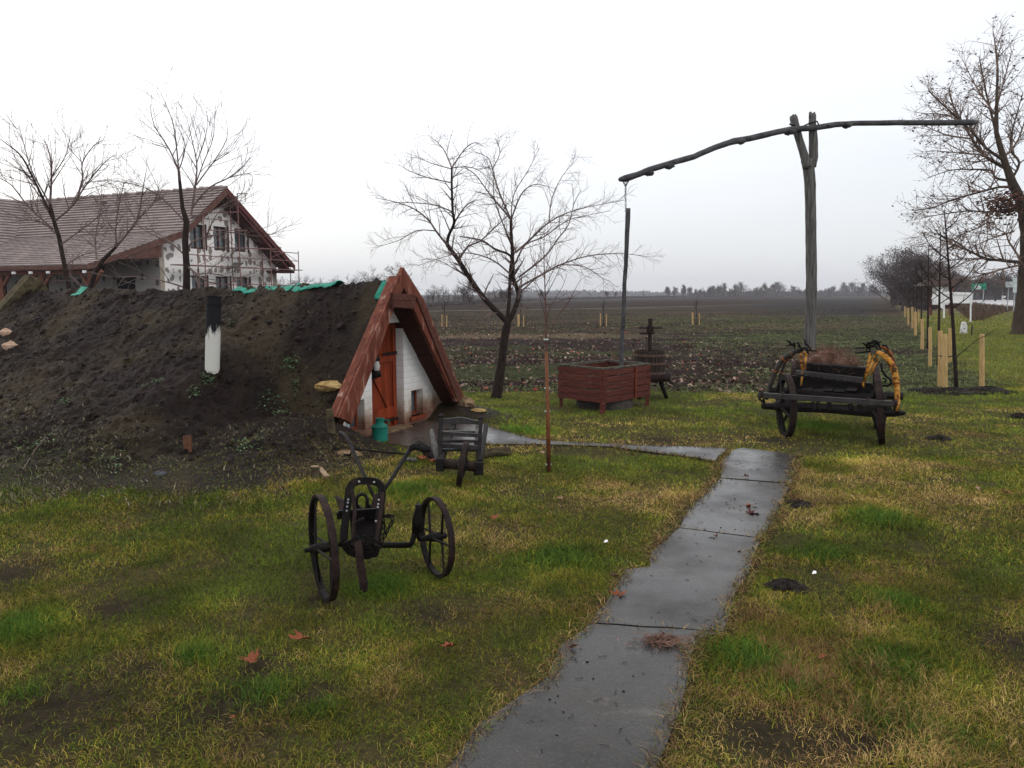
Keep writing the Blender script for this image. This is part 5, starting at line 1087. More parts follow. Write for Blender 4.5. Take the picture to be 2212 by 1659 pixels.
for a, b in (((395, 1060), (412, 170)), ((1150, 1100), (1190, 215))):
    mb = MB(); q = [P6(a[0], a[1], 6.86), P6(a[0] + (b[0] - a[0]) * .5, (a[1] + b[1]) / 2, 7.0), P6(b[0], b[1] + 60, 7.12)]; mb.bar(q[0], q[2], .034, .04, (0, 1, 0)); mb.tube([q[2], P6(b[0], b[1] + 20, 7.13), P6(b[0], b[1], 7.135)], [.03, .022, .012], 8); mb.build('upright', M['blackwood'], wbw)
    mb = MB(); dx = .02 if a[0] > 700 else .04; mb.bar(P6(a[0] + 30, a[1] + 10, 6.80), P6(a[0] + 30, a[1] + 10, 6.80) + Vector((dx, 1.0, .16)), .04, .045); mb.build('side_rail', M['blackwood'], wbw)
# carved head rail
top_ = [(440, 268), (560, 268), (680, 250), (770, 238), (800, 250), (830, 240), (940, 268), (1060, 300), (1140, 306)]; bot_ = [(1140, 385), (1000, 372), (800, 345), (620, 350), (440, 330)]
mb = MB(); mb.prism([P6(a, b, 7.10) for a, b in top_ + bot_], (0, .03, 0)); mb.build('head_rail', M['greyplank'], wbw)
def lerpY(cy): return 6.86 + (1060 - cy) / 890 * .26
for (yl, yr, hgt) in ((550, 590, .035), (668, 694, .010), (790, 830, .04)):
    mb = MB(); mb.bar(P6(430, yl, lerpY(yl)), P6(1130, yr, lerpY(yr)), .03, hgt); mb.build('slat', M['greyplank'], wbw)
for k, Y in enumerate((6.98, 7.2, 7.45, 7.72)):
    z = .17 + .17 * (Y - 6.8) + .06; a = P6(430, 0, Y); b = P6(1130, 0, Y); mb = MB(); mb.bar(Vector((P6(425, 900, Y).x, Y, z)), Vector((P6(1135, 900, Y).x, Y, z)), .05, .022); mb.build('slat', M['greyplank'], wbw)
mb = MB(); mb.tube([P6(225, 500, 7.5), P6(260, 680, 7.35), P6(300, 830, 7.2), P6(360, 1120, 7.0)], [.022, .026, .03, .025], 8); mb.build('handle', M['grey_wood'], wbw, True)
mb = MB(); mb.bar(P6(1090, 1100, 6.86), P6(1085, 1370, 6.86), .03, .03); mb.bar(Vector((P6(1130, 900, 7.7).x, 7.7, .33)), Vector((P6(1150, 900, 7.7).x, 7.72, 0)), .04, .04); mb.build('leg', M['blackwood'], wbw)
mb = MB(); mb.bar(Vector((P6(400, 900, 7.7).x, 7.7, .33)), Vector((P6(380, 900, 7.7).x, 7.72, 0)), .04, .04); mb.build('leg', M['blackwood'], wbw)
mb = MB(); mb.tube([P6(1130, 400, 7.4), P6(1100, 780, 7.2)], .02, 6); mb.build('handle', M['grey_wood'], wbw)

# ------------------------------------------------------------------ trees
class Tr:
    def __init__(s, seed, up=.15, arch=0.0, ratio=.5, a=(25, 65)):
        s.rg = random.Random(seed); s.mb = MB(); s.up = up; s.arch = arch; s.ratio = ratio; s.a = a; s.tips = []
    def limb(s, pts, r0, r1, n=6, jit=0): s.mb.tube(pts, [r0 + (r1 - r0) * (i / (len(pts) - 1)) ** .8 for i in range(len(pts))], n, jit, cap=False, rng=s.rg)
    def spawn(s, pts, r0, r1, ns, lmax, lvl=0, start=.15, rmin=.002, seg=5, curl=.22, flat=1.0):
        if lvl >= len(ns): return
        rg = s.rg; pts = [Vector(p) for p in pts]; L = [0]
        for i in range(1, len(pts)): L.append(L[-1] + (pts[i] - pts[i - 1]).length)
        T = L[-1]
        for k in range(ns[lvl]):
            f = start + (1 - start) * (k + rg.random()) / ns[lvl]; d = f * T; i = 1
            while i < len(pts) - 1 and L[i] < d: i += 1
            q = (d - L[i - 1]) / max(1e-6, L[i] - L[i - 1]); p = pts[i - 1].lerp(pts[i], min(1, q)); tg = (pts[i] - pts[i - 1]).normalized()
            pr = tg.orthogonal().normalized(); pr = Matrix.Rotation(rg.uniform(0, 6.283), 3, tg) @ pr; pr.y *= flat; pr.normalize()
            an = R(rg.uniform(*s.a)); dr = (tg * math.cos(an) + pr * math.sin(an)).normalized()
            ln = lmax * (1.15 - .6 * f) * rg.uniform(.55, 1.2); rr0 = max(rmin, min((r0 + (r1 - r0) * f) * .6, r0 * .5)); rr1 = rmin * .7
            cv = Vector((rg.uniform(-1, 1), rg.uniform(-1, 1) * flat, rg.uniform(-1, 1))) * curl; cp = [p]; dd = dr
            for j in range(seg):
                dd = (dd + cv * (1.6 / seg) * 1.0 + Vector((0, 0, s.up - s.arch * (j / seg))) * (1.3 / seg) + Vector((rg.uniform(-1, 1), rg.uniform(-1, 1), rg.uniform(-1, 1))) * .09).normalized(); cp.append(cp[-1] + dd * (ln / seg))
            s.mb.tube(cp, [rr0, rr1], 4 if rr0 > .006 else 3, cap=False); s.tips += [cp[-1], cp[-2], cp[-3]]
            s.spawn(cp, rr0, rr1, ns, lmax * s.ratio, lvl + 1, .2, rmin, max(3, seg - 1), curl, flat)
def tree_from(name, label, Y, base, limbs, trunk, seed, mtw, mtr, ns=(9, 5), lmax=.9, rmin=.0025, up=.15, arch=.1, ratio=.5, spread=.5, jitd=1.0, cat='tree', group=None, scale=1.0, leaf=None, ang=(25, 65), curl=.22):
    T = Tr(seed, up, arch, ratio, ang); root = thing(name, base, label, cat, group)
    tb = MB(); rg = random.Random(seed)
    tp = [D(a, b, Y) for a, b, r_ in trunk]; tp[0].z = base.z - .06; P_, R_ = dens(tp, [px(r_, Y) for a, b, r_ in trunk], 3); tb.tube(P_, R_, 10, .06, cap=True, rng=rg)
    for lb in limbs:
        pts, r0, r1 = lb[0], lb[1], lb[2]; dd = lb[3] if len(lb) > 3 else rg.uniform(-1, 1) * spread
        P = [D(a, b, Y + dd * i / max(1, len(pts) - 1) + (rg.uniform(-.04, .04) * jitd if 0 < i else 0)) for i, (a, b) in enumerate(pts)]
        # smooth
        Q = []
        for i in range(len(P) - 1):
            for j in range(3):
                t = j / 3; p0, p1, p2, p3 = P[max(i - 1, 0)], P[i], P[i + 1], P[min(i + 2, len(P) - 1)]
                Q.append(.5 * ((2 * p1) + (-p0 + p2) * t + (2 * p0 - 5 * p1 + 4 * p2 - p3) * t * t + (-p0 + 3 * p1 - 3 * p2 + p3) * t ** 3))
        Q.append(P[-1]); R0, R1 = px(r0, Y), px(r1, Y)
        (tb if r0 >= 3 else T.mb).tube(Q, [max(rmin, R0 + (R1 - R0) * (i / (len(Q) - 1))) for i in range(len(Q))], 8 if r0 >= 3 else 5, .05, cap=False, rng=rg)
        k = (Q[-1] - Q[0]).length / 1.5; T.spawn(Q, R0, max(R1, rmin), (max(3, int(ns[0] * k)),) + tuple(ns[1:]), lmax * scale, 0, .12, rmin, 5, curl)
    tb.build('trunk', mtr, root, True); T.mb.build('crown', mtw, root)
    if leaf: leaf(T, root)
    return root, T
# central tree
CL = [([(1097, 697), (1049, 648), (1017, 604), (991, 563), (966, 529)], 6, 4.2, -.3), ([(966, 529), (969, 509), (981, 482), (978, 458), (976, 409), (976, 363)], 3.6, 1.9), ([(976, 363), (956, 319), (925, 292)], 1.7, .5), ([(976, 363), (1005, 321), (1027, 308), (1044, 316)], 1.6, .5),
      ([(966, 529), (942, 499), (927, 477), (898, 453), (861, 438), (810, 427)], 2.6, .5), ([(991, 563), (1010, 533), (1037, 521), (1066, 494), (1098, 465)], 2.4, .9), ([(981, 482), (1005, 446), (1030, 430)], 2, .6), ([(978, 458), (940, 443), (890, 438), (850, 437)], 1.6, .4), ([(976, 395), (930, 385), (890, 372), (860, 355)], 1.5, .4), ([(942, 499), (900, 498), (860, 520), (810, 534)], 1.3, .4),
      ([(976, 363), (1005, 360), (1030, 366), (1050, 380)], 1.2, .5), ([(976, 365), (930, 352), (895, 335)], 1.2, .4),
      ([(1097, 697), (1112, 668), (1120, 640), (1117, 624), (1108, 597), (1107, 548), (1104, 500), (1104, 475)], 6, 3, .2), ([(1104, 475), (1091, 458), (1069, 433), (1052, 411), (1027, 377), (1005, 363)], 2.4, .8), ([(1104, 475), (1076, 409), (1064, 365), (1054, 341), (1027, 328)], 2.2, .5), ([(1108, 524), (1098, 511), (1074, 450), (1066, 414), (1068, 370)], 2, .5),
      ([(1113, 546), (1152, 511), (1186, 480), (1225, 460), (1274, 446), (1347, 433)], 2.4, .4), ([(1115, 565), (1135, 529), (1176, 511), (1225, 477), (1274, 464), (1320, 455)], 2, .4), ([(1120, 599), (1176, 555), (1205, 516), (1228, 485), (1240, 440), (1255, 410)], 2.1, .5), ([(1120, 621), (1176, 590), (1210, 572), (1274, 552), (1347, 548), (1400, 555)], 2.6, .4), ([(1104, 475), (1125, 421), (1152, 399), (1180, 402)], 1.9, .5),
      ([(1186, 480), (1192, 430), (1215, 380), (1250, 340)], 1.4, .4), ([(1104, 475), (1110, 420), (1140, 370), (1165, 300 + 20)], 1.5, .4), ([(1064, 365), (1080, 330), (1070, 300)], 1.2, .4),
      ([(1094, 700), (1100, 648), (1102, 585), (1103, 553), (1069, 538), (1040, 519), (993, 511)], 4.2, 1.2, .4), ([(1102, 592), (1066, 563), (1017, 547), (970, 552), (900, 575)], 2, .4), ([(1210, 572), (1260, 575), (1300, 600), (1320, 608)], 1.3, .4), ([(1017, 604), (980, 580), (940, 560), (905, 562)], 1.3, .4)]
bC = G(1073, 858)
tree_from('bare_tree', 'bare spreading young tree with a slanting trunk behind the dugout front', bC.y, bC, CL, [(1071, 858, 12), (1077, 825, 10.5), (1083, 790, 9.5), (1088, 740, 8.5), (1093, 712, 9), (1097, 697, 8.5)], 11, M['twig'], M['bark'], (17, 5), .50, .0019, .12, .12, .48, .9)
# slim staked tree
bS = G(1184, 1015)
st_l = [([(1178, 640), (1176, 590), (1175, 540), (1176, 500)], 1.4, .5), ([(1180, 700), (1190, 660), (1215, 620), (1225, 590)], 1, .3), ([(1180, 690), (1165, 640), (1150, 600)], 1, .3), ([(1178, 640), (1200, 600), (1215, 560)], 1, .3), ([(1181, 750), (1200, 690), (1230, 650), (1250, 610), (1262, 600)], 1, .3), ([(1178, 650), (1160, 615), (1140, 600), (1120, 580)], .9, .3), ([(1178, 620), (1200, 570), (1200, 530)], .9, .3), ([(1176, 600), (1150, 560), (1145, 530)], .8, .3), ([(1178, 660), (1210, 650), (1240, 640), (1262, 625)], .9, .3)]
tree_from('young_tree', 'slim young tree tied to a reddish cane on the lawn by the wheelbarrow', bS.y, bS, st_l, [(1184, 1015, 4), (1182, 900, 3.2), (1180, 760, 2.8), (1178, 640, 1.8)], 12, M['twigred'], M['twigred'], (8, 3), .18, .0016, .2, 0, .5, .3)
mb = MB(); mb.tube([D(1186, 1018, bS.y - .03), D(1184, 900, bS.y - .03), D(1180, 760, bS.y - .03)], [px(4.6, bS.y), px(4.2, bS.y), px(3.2, bS.y)], 8); o = mb.build('cane', mat('red_brown_cane', (.10, .035, .015), (.19, .075, .03), 10, .5), org=D(1186, 1018, bS.y), smooth=True); tag(o, 'reddish cane stake tied to the slim young tree', 'cane')
for k, v in enumerate((1003, 888, 838, 733)):
    mb = MB(); mb.ring(D(1185 - (1010 - v) * .02, v, bS.y - .012), (0, 0, 1), px(6.5 - k * .4, bS.y), .012, .004, 14); o = mb.build('plant_tie', mat('pale_green_tie', (.35, .5, .45), (.5, .6, .55), 5, .5), org=D(1185, v, bS.y)); tag(o, ['lowest', 'second lowest', 'third lowest', 'topmost'][k] + ' pale tie on the cane of the slim young tree', 'plant tie', 'ties on the caned young tree')
# left trees behind the mound
def base_at(u, Y): p = D(u, 700, Y); return Vector((p.x, Y, 0))
AL = [([(108, 441), (111, 384), (108, 337), (95, 298)], 2.6, .5), ([(117, 479), (79, 400), (48, 340), (19, 314), (0, 300)], 3, .5), ([(120, 476), (159, 441), (178, 390), (178, 352), (203, 314), (227, 302)], 2.6, .4), ([(159, 441), (190, 394), (228, 349), (251, 333)], 2, .4), ([(115, 495), (63, 448), (25, 400), (-10, 381)], 2.4, .5), ([(108, 441), (76, 384), (63, 352), (48, 298), (41, 270)], 1.8, .4), ([(111, 384), (140, 340), (150, 300)], 1.4, .4), ([(127, 511), (90, 480), (40, 470), (-20, 440)], 1.8, .5), ([(130, 530), (170, 500), (210, 470), (240, 440)], 1.8, .4), ([(79, 400), (50, 392), (10, 380)], 1.4, .4), ([(140, 575), (180, 550), (230, 540), (260, 520)], 1.3, .4), ([(190, 394), (220, 390), (255, 385)], 1, .3), ([(178, 352), (150, 320), (140, 290)], 1, .3)]
tree_from('bare_tree', 'bare twiggy tree left of the house gable, farthest left behind the mound', 15.8, base_at(154, 15.8), AL, [(158, 790, 6), (152, 635, 5), (140, 575, 4.6), (127, 511, 4.4), (117, 479, 4), (108, 441, 3.2)], 21, M['twig'], M['bark'], (12, 5), .8, .0032, .2, .1, .45, .8, ang=(20, 55))
BL = [([(251, 533), (295, 476), (305, 432), (310, 400), (317, 365)], 2.6, .5), ([(209, 559), (206, 511), (219, 448), (215, 420)], 2, .5), ([(251, 533), (251, 479), (263, 416), (270, 390)], 1.8, .4), ([(295, 476), (270, 438), (250, 400)], 1.4, .4), ([(222, 562), (200, 580), (170, 570)], 1.2, .4), ([(190, 635), (170, 610), (150, 590), (160, 560)], 1.6, .4), ([(295, 476), (330, 440), (345, 400)], 1.3, .4), ([(230, 550), (270, 560), (310, 545)], 1.2, .4)]
tree_from('bare_tree', 'low bare tree with a leaning trunk between the two taller ones before the house', 15.2, base_at(186, 15.2), BL, [(178, 800, 6), (190, 635, 5.6), (206, 590, 5), (222, 562, 4.2), (251, 533, 3)], 22, M['twig'], M['bark'], (12, 5), .55, .003, .2, .1, .45, .8, ang=(20, 60))
TL = [([(386, 368), (365, 321), (333, 270), (324, 225)], 2.2, .4), ([(389, 400), (378, 289), (365, 241), (340, 187)], 1.8, .3), ([(413, 464), (422, 400), (425, 352), (413, 295), (405, 260)], 2.6, .4), ([(424, 400), (460, 352), (479, 340), (511, 318)], 1.6, .4), ([(416, 448), (451, 406), (495, 384), (520, 365), (540, 340)], 2, .4), ([(409, 543), (413, 524), (444, 513), (495, 502), (571, 511), (619, 489)], 2.2, .4), ([(400, 552), (365, 521), (317, 492), (260, 480)], 2, .4), ([(402, 622), (370, 612), (333, 603), (286, 597), (250, 600)], 1.8, .5), ([(400, 480), (343, 422), (286, 397), (228, 390)], 1.8, .4), ([(405, 575), (444, 606), (470, 612)], 2.6, 1), ([(495, 384), (540, 375), (545, 400)], 1.1, .3), ([(422, 400), (440, 350), (460, 300), (465, 240)], 1.5, .3), ([(386, 368), (400, 320), (385, 270)], 1.3, .3), ([(365, 321), (330, 310), (317, 305)], 1, .3), ([(460, 352), (490, 300), (488, 255)], 1.1, .3), ([(444, 513), (470, 460), (500, 440)], 1.3, .4), ([(425, 352), (445, 290), (448, 250)], 1.2, .3), ([(413, 470), (470, 450), (520, 420), (530, 390)], 1.4, .4), ([(400, 600), (450, 590), (510, 600), (560, 585)], 1.4, .4)]
tree_from('bare_tree', 'tallest bare tree with upswept whips in front of the house gable', 14.6, base_at(402, 14.6), TL, [(402, 800, 9.5), (403, 625, 8), (403, 575, 7), (400, 520, 6.5), (403, 479, 6.2), (394, 448, 4.2), (389, 400, 3.4), (386, 368, 2.6)], 23, M['twig'], M['bark'], (9, 3), .9, .0032, .28, .1, .45, .8, ang=(18, 48), curl=.3)
# big plane tree on the right
def planeleaf(T, root):
    r2 = random.Random(5); V = []; Fc = []; k = 0
    for p in T.tips:
        if r2.random() < .22:
            s_ = r2.uniform(.04, .075); q = p + Vector((r2.uniform(-.1, .1), r2.uniform(-.1, .1), r2.uniform(-.14, 0))); a = r2.uniform(0, 6.28); b = len(V); d = Vector((math.cos(a), math.sin(a), r2.uniform(-.6, .6))) * s_; e_ = Vector((0, 0, 1)).cross(d).normalized() * s_ * .6 + Vector((0, 0, -.3 * s_))
            V += [q - d, q + e_, q + d, q - e_]; Fc.append((b, b + 1, b + 2, b + 3))
    c = D(2168, 448, PYr)
    for i in range(900):
        q = c + Vector((max(-1.2, min(1.0, r2.gauss(0, .42))), r2.gauss(0, .35), r2.gauss(0, .28) + .1)); s_ = r2.uniform(.05, .11); a = r2.uniform(0, 6.28); b = len(V); d = Vector((math.cos(a), math.sin(a), r2.uniform(-.6, .6))) * s_; e_ = Vector((r2.uniform(-1, 1), r2.uniform(-1, 1), r2.uniform(-1, 1))).normalized() * s_ * .6
        V += [q - d, q + e_, q + d, q - e_]; Fc.append((b, b + 1, b + 2, b + 3))
    mb = MB(); mb.add(V, Fc); mb.build('dead_leaves', mat('clinging_dead_leaves', (.05, .022, .018), (.14, .06, .04), 3, .8), root)
PYr = 33.5
PLm = [([(2175, 365), (2125, 335), (2100, 300), (2060, 230), (2050, 190)], 4, 1), ([(2167, 345), (2130, 320), (2095, 280), (2030, 220), (2005, 195)], 3.4, .8), ([(2095, 280), (2050, 250), (1990, 245)], 2, .6), ([(2183, 391), (2150, 384), (2141, 368), (2090, 366), (2053, 368), (2004, 384)], 3, .6), ([(2188, 405), (2160, 404), (2124, 413), (2053, 433), (2014, 449), (1970, 455)], 3, .6), ([(2212, 459), (2183, 452), (2131, 458), (2085, 456), (1990, 470)], 3.4, .6), ([(2131, 458), (2131, 482), (2069, 511), (2020, 540)], 2, .6), ([(2183, 391), (2202, 352), (2183, 322), (2190, 270), (2210, 200)], 3, .8), ([(2152, 286), (2130, 200), (2115, 120)], 3, .7), ([(2167, 342), (2200, 300), (2225, 220)], 2.5, .8),
       ([(2205, 567), (2160, 562), (2131, 559), (2090, 540), (2065, 522), (2010, 500)], 4, .6), ([(2205, 560), (2180, 523), (2169, 502), (2120, 480)], 2.6, .6), ([(2205, 572), (2156, 584), (2107, 598), (2080, 600)], 2.6, .6), ([(2153, 230), (2170, 170), (2185, 110)], 2.2, .6), ([(2152, 250), (2110, 190), (2080, 130)], 2.2, .6), ([(2155, 150), (2150, 100), (2145, 65)], 2.4, .5), ([(2100, 300), (2040, 290), (1985, 265)], 2, .6), ([(2125, 335), (2070, 330), (2010, 325)], 2, .6), ([(2131, 559), (2070, 560), (2020, 570)], 2, .5), ([(2090, 540), (2040, 520), (1985, 500)], 1.8, .5), ([(2215, 470), (2260, 400), (2290, 300)], 4, 1), ([(2190, 500), (2130, 520), (2080, 545)], 2, .5)]
bP = G(2222, 722); PYr = bP.y
tree_from('plane_tree', 'big leafless plane tree with dead leaf tufts at the right edge', PYr, bP, PLm, [(2228, 726, 46), (2225, 715, 38), (2221, 690, 28), (2222, 650, 24), (2222, 600, 20), (2222, 560, 17), (2220, 500, 14), (2212, 450, 12), (2187, 395, 8.5), (2172, 355, 7), (2160, 315, 5.5), (2152, 286, 4.5), (2153, 230, 3.4), (2155, 150, 2.2)], 31, mat('plane_twig', (.10, .062, .05), (.20, .14, .11), 1, .85), M['plane_bark'], (11, 5), 1.4, .0058, .12, .0, .46, 2.5, leaf=planeleaf, ang=(25, 70))
# staked saplings along the verge
SP = [(2067, 842, 2040, 455, 'nearest'), (2027, 785, 2032, 500, 'second nearest'), (2004, 754, 2006, 530, 'third'), (1990, 726, 1992, 560, 'fourth'), (1980, 710, 1981, 585, 'fifth'), (1973, 700, 1973, 595, 'sixth'), (1966, 695, 1965, 600, 'seventh'), (1962, 690, 1960, 605, 'farthest')]
for k, (u, v, u2, v2, w_) in enumerate(SP):
    b = G(u, v); Y = b.y; rg = random.Random(50 + k); hpx = v - v2; lm = []
    q = max(1.0, 4.6 * 13.6 / Y)
    for j in range(9 if k < 4 else 5):
        f = .45 + .5 * j / 9; uu = u + (u2 - u) * f; vv = v - hpx * f; sd = -1 if j % 2 else 1; l = hpx * .26 * (1.2 - f) * rg.uniform(.7, 1.2); lm.append(([(uu, vv), (uu + sd * l * .6, vv - l * .45), (uu + sd * l, vv - l * 1.1)], q * .35, q * .1))
    if k == 0: lm.append(([(2067, 770), (2085, 755), (2110, 735), (2135, 722), (2150, 712)], 1.2, .4))
    tree_from('sapling', w_ + ' dark thin sapling in the staked row beside the verge', Y, b, lm, [(u, v, q), (u + (u2 - u) * .3, v - hpx * .35, q * .75), (u + (u2 - u) * .6, v - hpx * .65, q * .5), (u2, v2, q * .25)], 50 + k, M['bark'], M['bark'], (7, 3) if k < 3 else (4, 2), .3 * Y / 13.6 * .6, .0018 * Y / 13.6 * 1.2, .3, 0, .5, .3 * Y / 13.6, group='saplings planted along the verge')
STK = [(2031, 715, 835, 5.2, 'left one of the near pair of pale stakes'), (2041, 722, 843, 5.4, 'right one of the near pair of pale stakes'), (2121, 722, 839, 5.2, 'lone pale stake right of the nearest sapling'), (2052, 709, 782, 3.4, 'pale stake just behind the near pair, on their right'), (2009, 707, 789.5, 3.6, 'pale stake left of the second sapling'), (1992, 689, 754, 3.4, 'pale stake left of the third sapling'), (1977.5, 673.5, 726, 2.8, 'pale stake left of the fourth sapling'), (1971, 663, 710, 2.2, 'pale stake left of the fifth sapling'), (1962, 666, 701, 2, 'pale stake left of the sixth sapling'), (1954.5, 662, 686, 1.3, 'leftmost far stake of the verge row'), (1984, 672, 698, 1.6, 'small far stake right of the fifth sapling'), (1979, 680, 712, 1.6, 'short far stake right of the fourth sapling')]
for (u, v0, v1, w_, lb) in STK:
    b = G(u, v1); mb = MB(); rr_ = px(w_, b.y); mb.tube([Vector((b.x, b.y, -.06)), D(u + .5, (v0 + v1) / 2, b.y), D(u, v0, b.y)], [rr_, rr_ * .98, rr_ * .95], 10); o = mb.build('stake', M['stake'], org=b, smooth=False); tag(o, lb, 'stake', 'pale stakes around the verge saplings')
mb = MB(); b = G(2052, 840); Y = b.y; mb.tube([D(2026, 768, Y), D(2040, 770, Y - .1), D(2062, 769, Y), D(2041, 773, Y + .1), D(2030, 769, Y)], .006, 4); o = mb.build('tie_cord', M['black'], org=D(2040, 770, Y)); tag(o, 'dark cord tying the near pair of stakes', 'cord')
# saplings in the field
for gi, (us, v0, v1, w_) in enumerate([((954.5, 958, 965), 679, 706, 'leftmost, right of the red gable'), ((1119, 1121.5, 1131), 679, 705, 'seen right of the bare tree trunk'), ((1297, 1299.5, 1310), 676, 704.5, 'seen left of the hanging pole'), ((1497, 1500, 1510.6), 674.5, 702, 'right of the fruit press')]):
    for k, u in enumerate(us):
        b = G(u, v1); rr_ = px(1.15, b.y); mb = MB(); mb.tube([Vector((b.x, b.y + (k == 1) * .5, -.05)), D(u, v0 + k, b.y) + Vector((0, (k == 1) * .5, 0))], rr_, 8); o = mb.build('stake', M['stake'], org=b); tag(o, ['left', 'middle', 'right'][k] + ' stake of the far field trio ' + w_, 'stake', 'pale stakes in threes out on the field')
    u = (us[0] + us[2]) / 2; b = G(u, v1); rg = random.Random(gi)
    tree_from('sapling', 'thin sapling inside the far field stake trio ' + w_, b.y, b, [([(u, v0 - 10), (u + 3, v0 - 25)], .5, .3), ([(u, v0 - 5), (u - 4, v0 - 20)], .5, .3)], [(u, v1, .8), (u + .5, v0, .6), (u, v0 - 32, .4)], 70 + gi, M['bark'], M['bark'], (3,), .3, .006, .3, 0, .5, .1, group='saplings out on the field')

# generic procedural bare trees for the distance
def gen_tree(seed, h, spread, dens_, rmin, leafy=0, lowbush=False):
    T = Tr(seed, .22, 0, .55, (25, 60)); rg = T.rg; tr = [Vector((0, 0, -.2))]; d = Vector((0, 0, 1))
    for j in range(6): d = (d + Vector((rg.uniform(-.12, .12), rg.uniform(-.12, .12), 0))).normalized(); tr.append(tr[-1] + d * h * .7 / 6)
    T.limb(tr, h * .022, h * .008, 6); T.spawn(tr, h * .020, h * .006, dens_, h * spread, 0, .05 if lowbush else .25, rmin, 5, .3)
    if leafy:
        V = []; Fc = []
        for p in T.tips:
            for _ in range(leafy):
                s_ = h * rg.uniform(.006, .013); q = p + Vector((rg.uniform(-1, 1), rg.uniform(-1, 1), rg.uniform(-1, 1))) * h * .03; a = rg.uniform(0, 6.28); b = len(V); dd = Vector((math.cos(a), math.sin(a), rg.uniform(-.6, .6))) * s_; e_ = Vector((rg.uniform(-1, 1), rg.uniform(-1, 1), rg.uniform(-1, 1))).normalized() * s_ * .7
                V += [q - dd, q + e_, q + dd, q - e_]; Fc.append((b, b + 1, b + 2, b + 3))
        T.mb.add(V, Fc)
    return T.mb
M['fartree'] = mat('far_bark', (.045, .035, .035), (.085, .065, .062), .5, .9)
M['hedge'] = mat('hedge_bark', (.048, .038, .038), (.11, .085, .085), .8, .9)
def mesh_of(mb, name, m):
    me = bpy.data.meshes.new(name); me.from_pydata([tuple(v) for v in mb.v], [], mb.f); me.materials.append(m); me.update(); return me
FT = [mesh_of(gen_tree(100 + k, 10, [.42, .36, .5, .46][k], (22, 9, 3), .055, 0, k == 2), 'far_tree_mesh', M['fartree']) for k in range(4)]
HT = [mesh_of(gen_tree(200 + k, 8, .5, (22, 8, 4), .012, [1, 2, 1][k], True), 'hedge_tree_mesh', M['hedge']) for k in range(3)]
FN = [mesh_of(gen_tree(150 + k, 10, [.40, .34, .46, .38][k], (13, 6, 3), .022, [1, 0, 1, 0][k], k == 2), 'thin_tree_mesh', M['fartree']) for k in range(4)]
rt = random.Random(77)
def put_tree(me, u, Y, vtop, label, group, name='distant_tree', base=0, wide=1.0, hn=10.0):
    p = D(u, V0, Y); h = HC + (V0 - vtop) * Y / F - base; o = bpy.data.objects.new(name, me); COL.objects.link(o); o.location = (p.x, Y, base); s_ = h / (hn * 1.0)
    o.scale = (s_ * wide, s_ * wide, s_); o.rotation_euler = (0, 0, rt.uniform(0, 6.28)); tag(o, label, 'tree', group); return o
# hedge row trees near the verge
HR = [(1932, 100, 545, 'leftmost rounded bush of the dark tree row beyond the verge'), (1950, 80, 535, 'second dark bushy tree from the left in the row beyond the verge'), (1975, 80, 530, 'dark bushy tree in the middle of the row beyond the verge'), (1998, 84, 524, 'tall dark tree left of the roofed notice board'), (2026, 130, 560, 'dark tree rising behind the roof of the notice board'), (2052, 150, 575, 'dark tree right of the notice board roof'), (1940, 120, 570, 'low bush at the far left end of the dark tree row'), (1990, 104, 545, 'back tree of the dark row behind the tallest one')]
for k, (u, Y, vt, lb) in enumerate(HR): put_tree(HT[k % 3], u, Y, vt, lb, 'dark tree row beyond the verge', 'bushy_tree', 0, 1.25, 8.4)
for k, (u, Y, vt) in enumerate([(2075, 190, 598), (2100, 200, 594), (2125, 180, 600), (2150, 190, 590), (2172, 185, 596), (2195, 200, 592), (2220, 180, 585), (2060, 170, 595), (2138, 230, 600)]):
    put_tree(FT[k % 4], u, Y, vt, 'greyish tree beyond the road, %s planted of nine, behind the signs' % ordw(k) if False else ['wide', 'spiky', 'tall', 'round', 'leaning', 'dense', 'rightmost', 'leftmost', 'farthest'][k] + ' greyish tree beyond the road behind the green and grey signs', 'grey trees beyond the road', 'distant_tree', 0, 1.6, 9.5)
# horizon treeline
def ylin(u): return float(np.interp(u, [560, 900, 1010, 1300, 1480, 1880], [95, 105, 130, 300, 430, 600]))
TLn = []
for u in list(range(566, 700, 16)): TLn.append((u + rt.uniform(-5, 5), rt.uniform(592, 612), 'left'))
for u, v in ((700, 598), (715, 602), (732, 593), (752, 600), (768, 592), (790, 588), (806, 582), (822, 590), (862, 566), (885, 600)): TLn.append((u, v, 'left'))
for u in list(range(925, 1010, 11)): TLn.append((u, rt.uniform(612, 628), 'mid'))
for u in list(range(1042, 1140, 14)): TLn.append((u, rt.uniform(622, 630), 'mid'))
for u, v in ((1170, 628), (1312, 626), (1330, 630), (1390, 629)): TLn.append((u, v, 'mid'))
for u in list(range(1440, 1900, 10)): TLn.append((u + rt.uniform(-5, 5), rt.choice([612, 616, 618, 622, 620, 625]) + rt.uniform(-2, 2), 'right'))
ORD = ['first', 'second', 'third', 'fourth', 'fifth', 'sixth', 'seventh', 'eighth', 'ninth', 'tenth', 'eleventh', 'twelfth', 'thirteenth', 'fourteenth', 'fifteenth', 'sixteenth', 'seventeenth', 'eighteenth', 'nineteenth', 'twentieth']
def ordw(i): return ORD[i] if i < 20 else ('twenty-' + ORD[i - 20] if i < 29 else ('thirtieth' if i == 29 else 'thirty-' + ORD[i - 30]))
cnts = {}
TLn.sort()
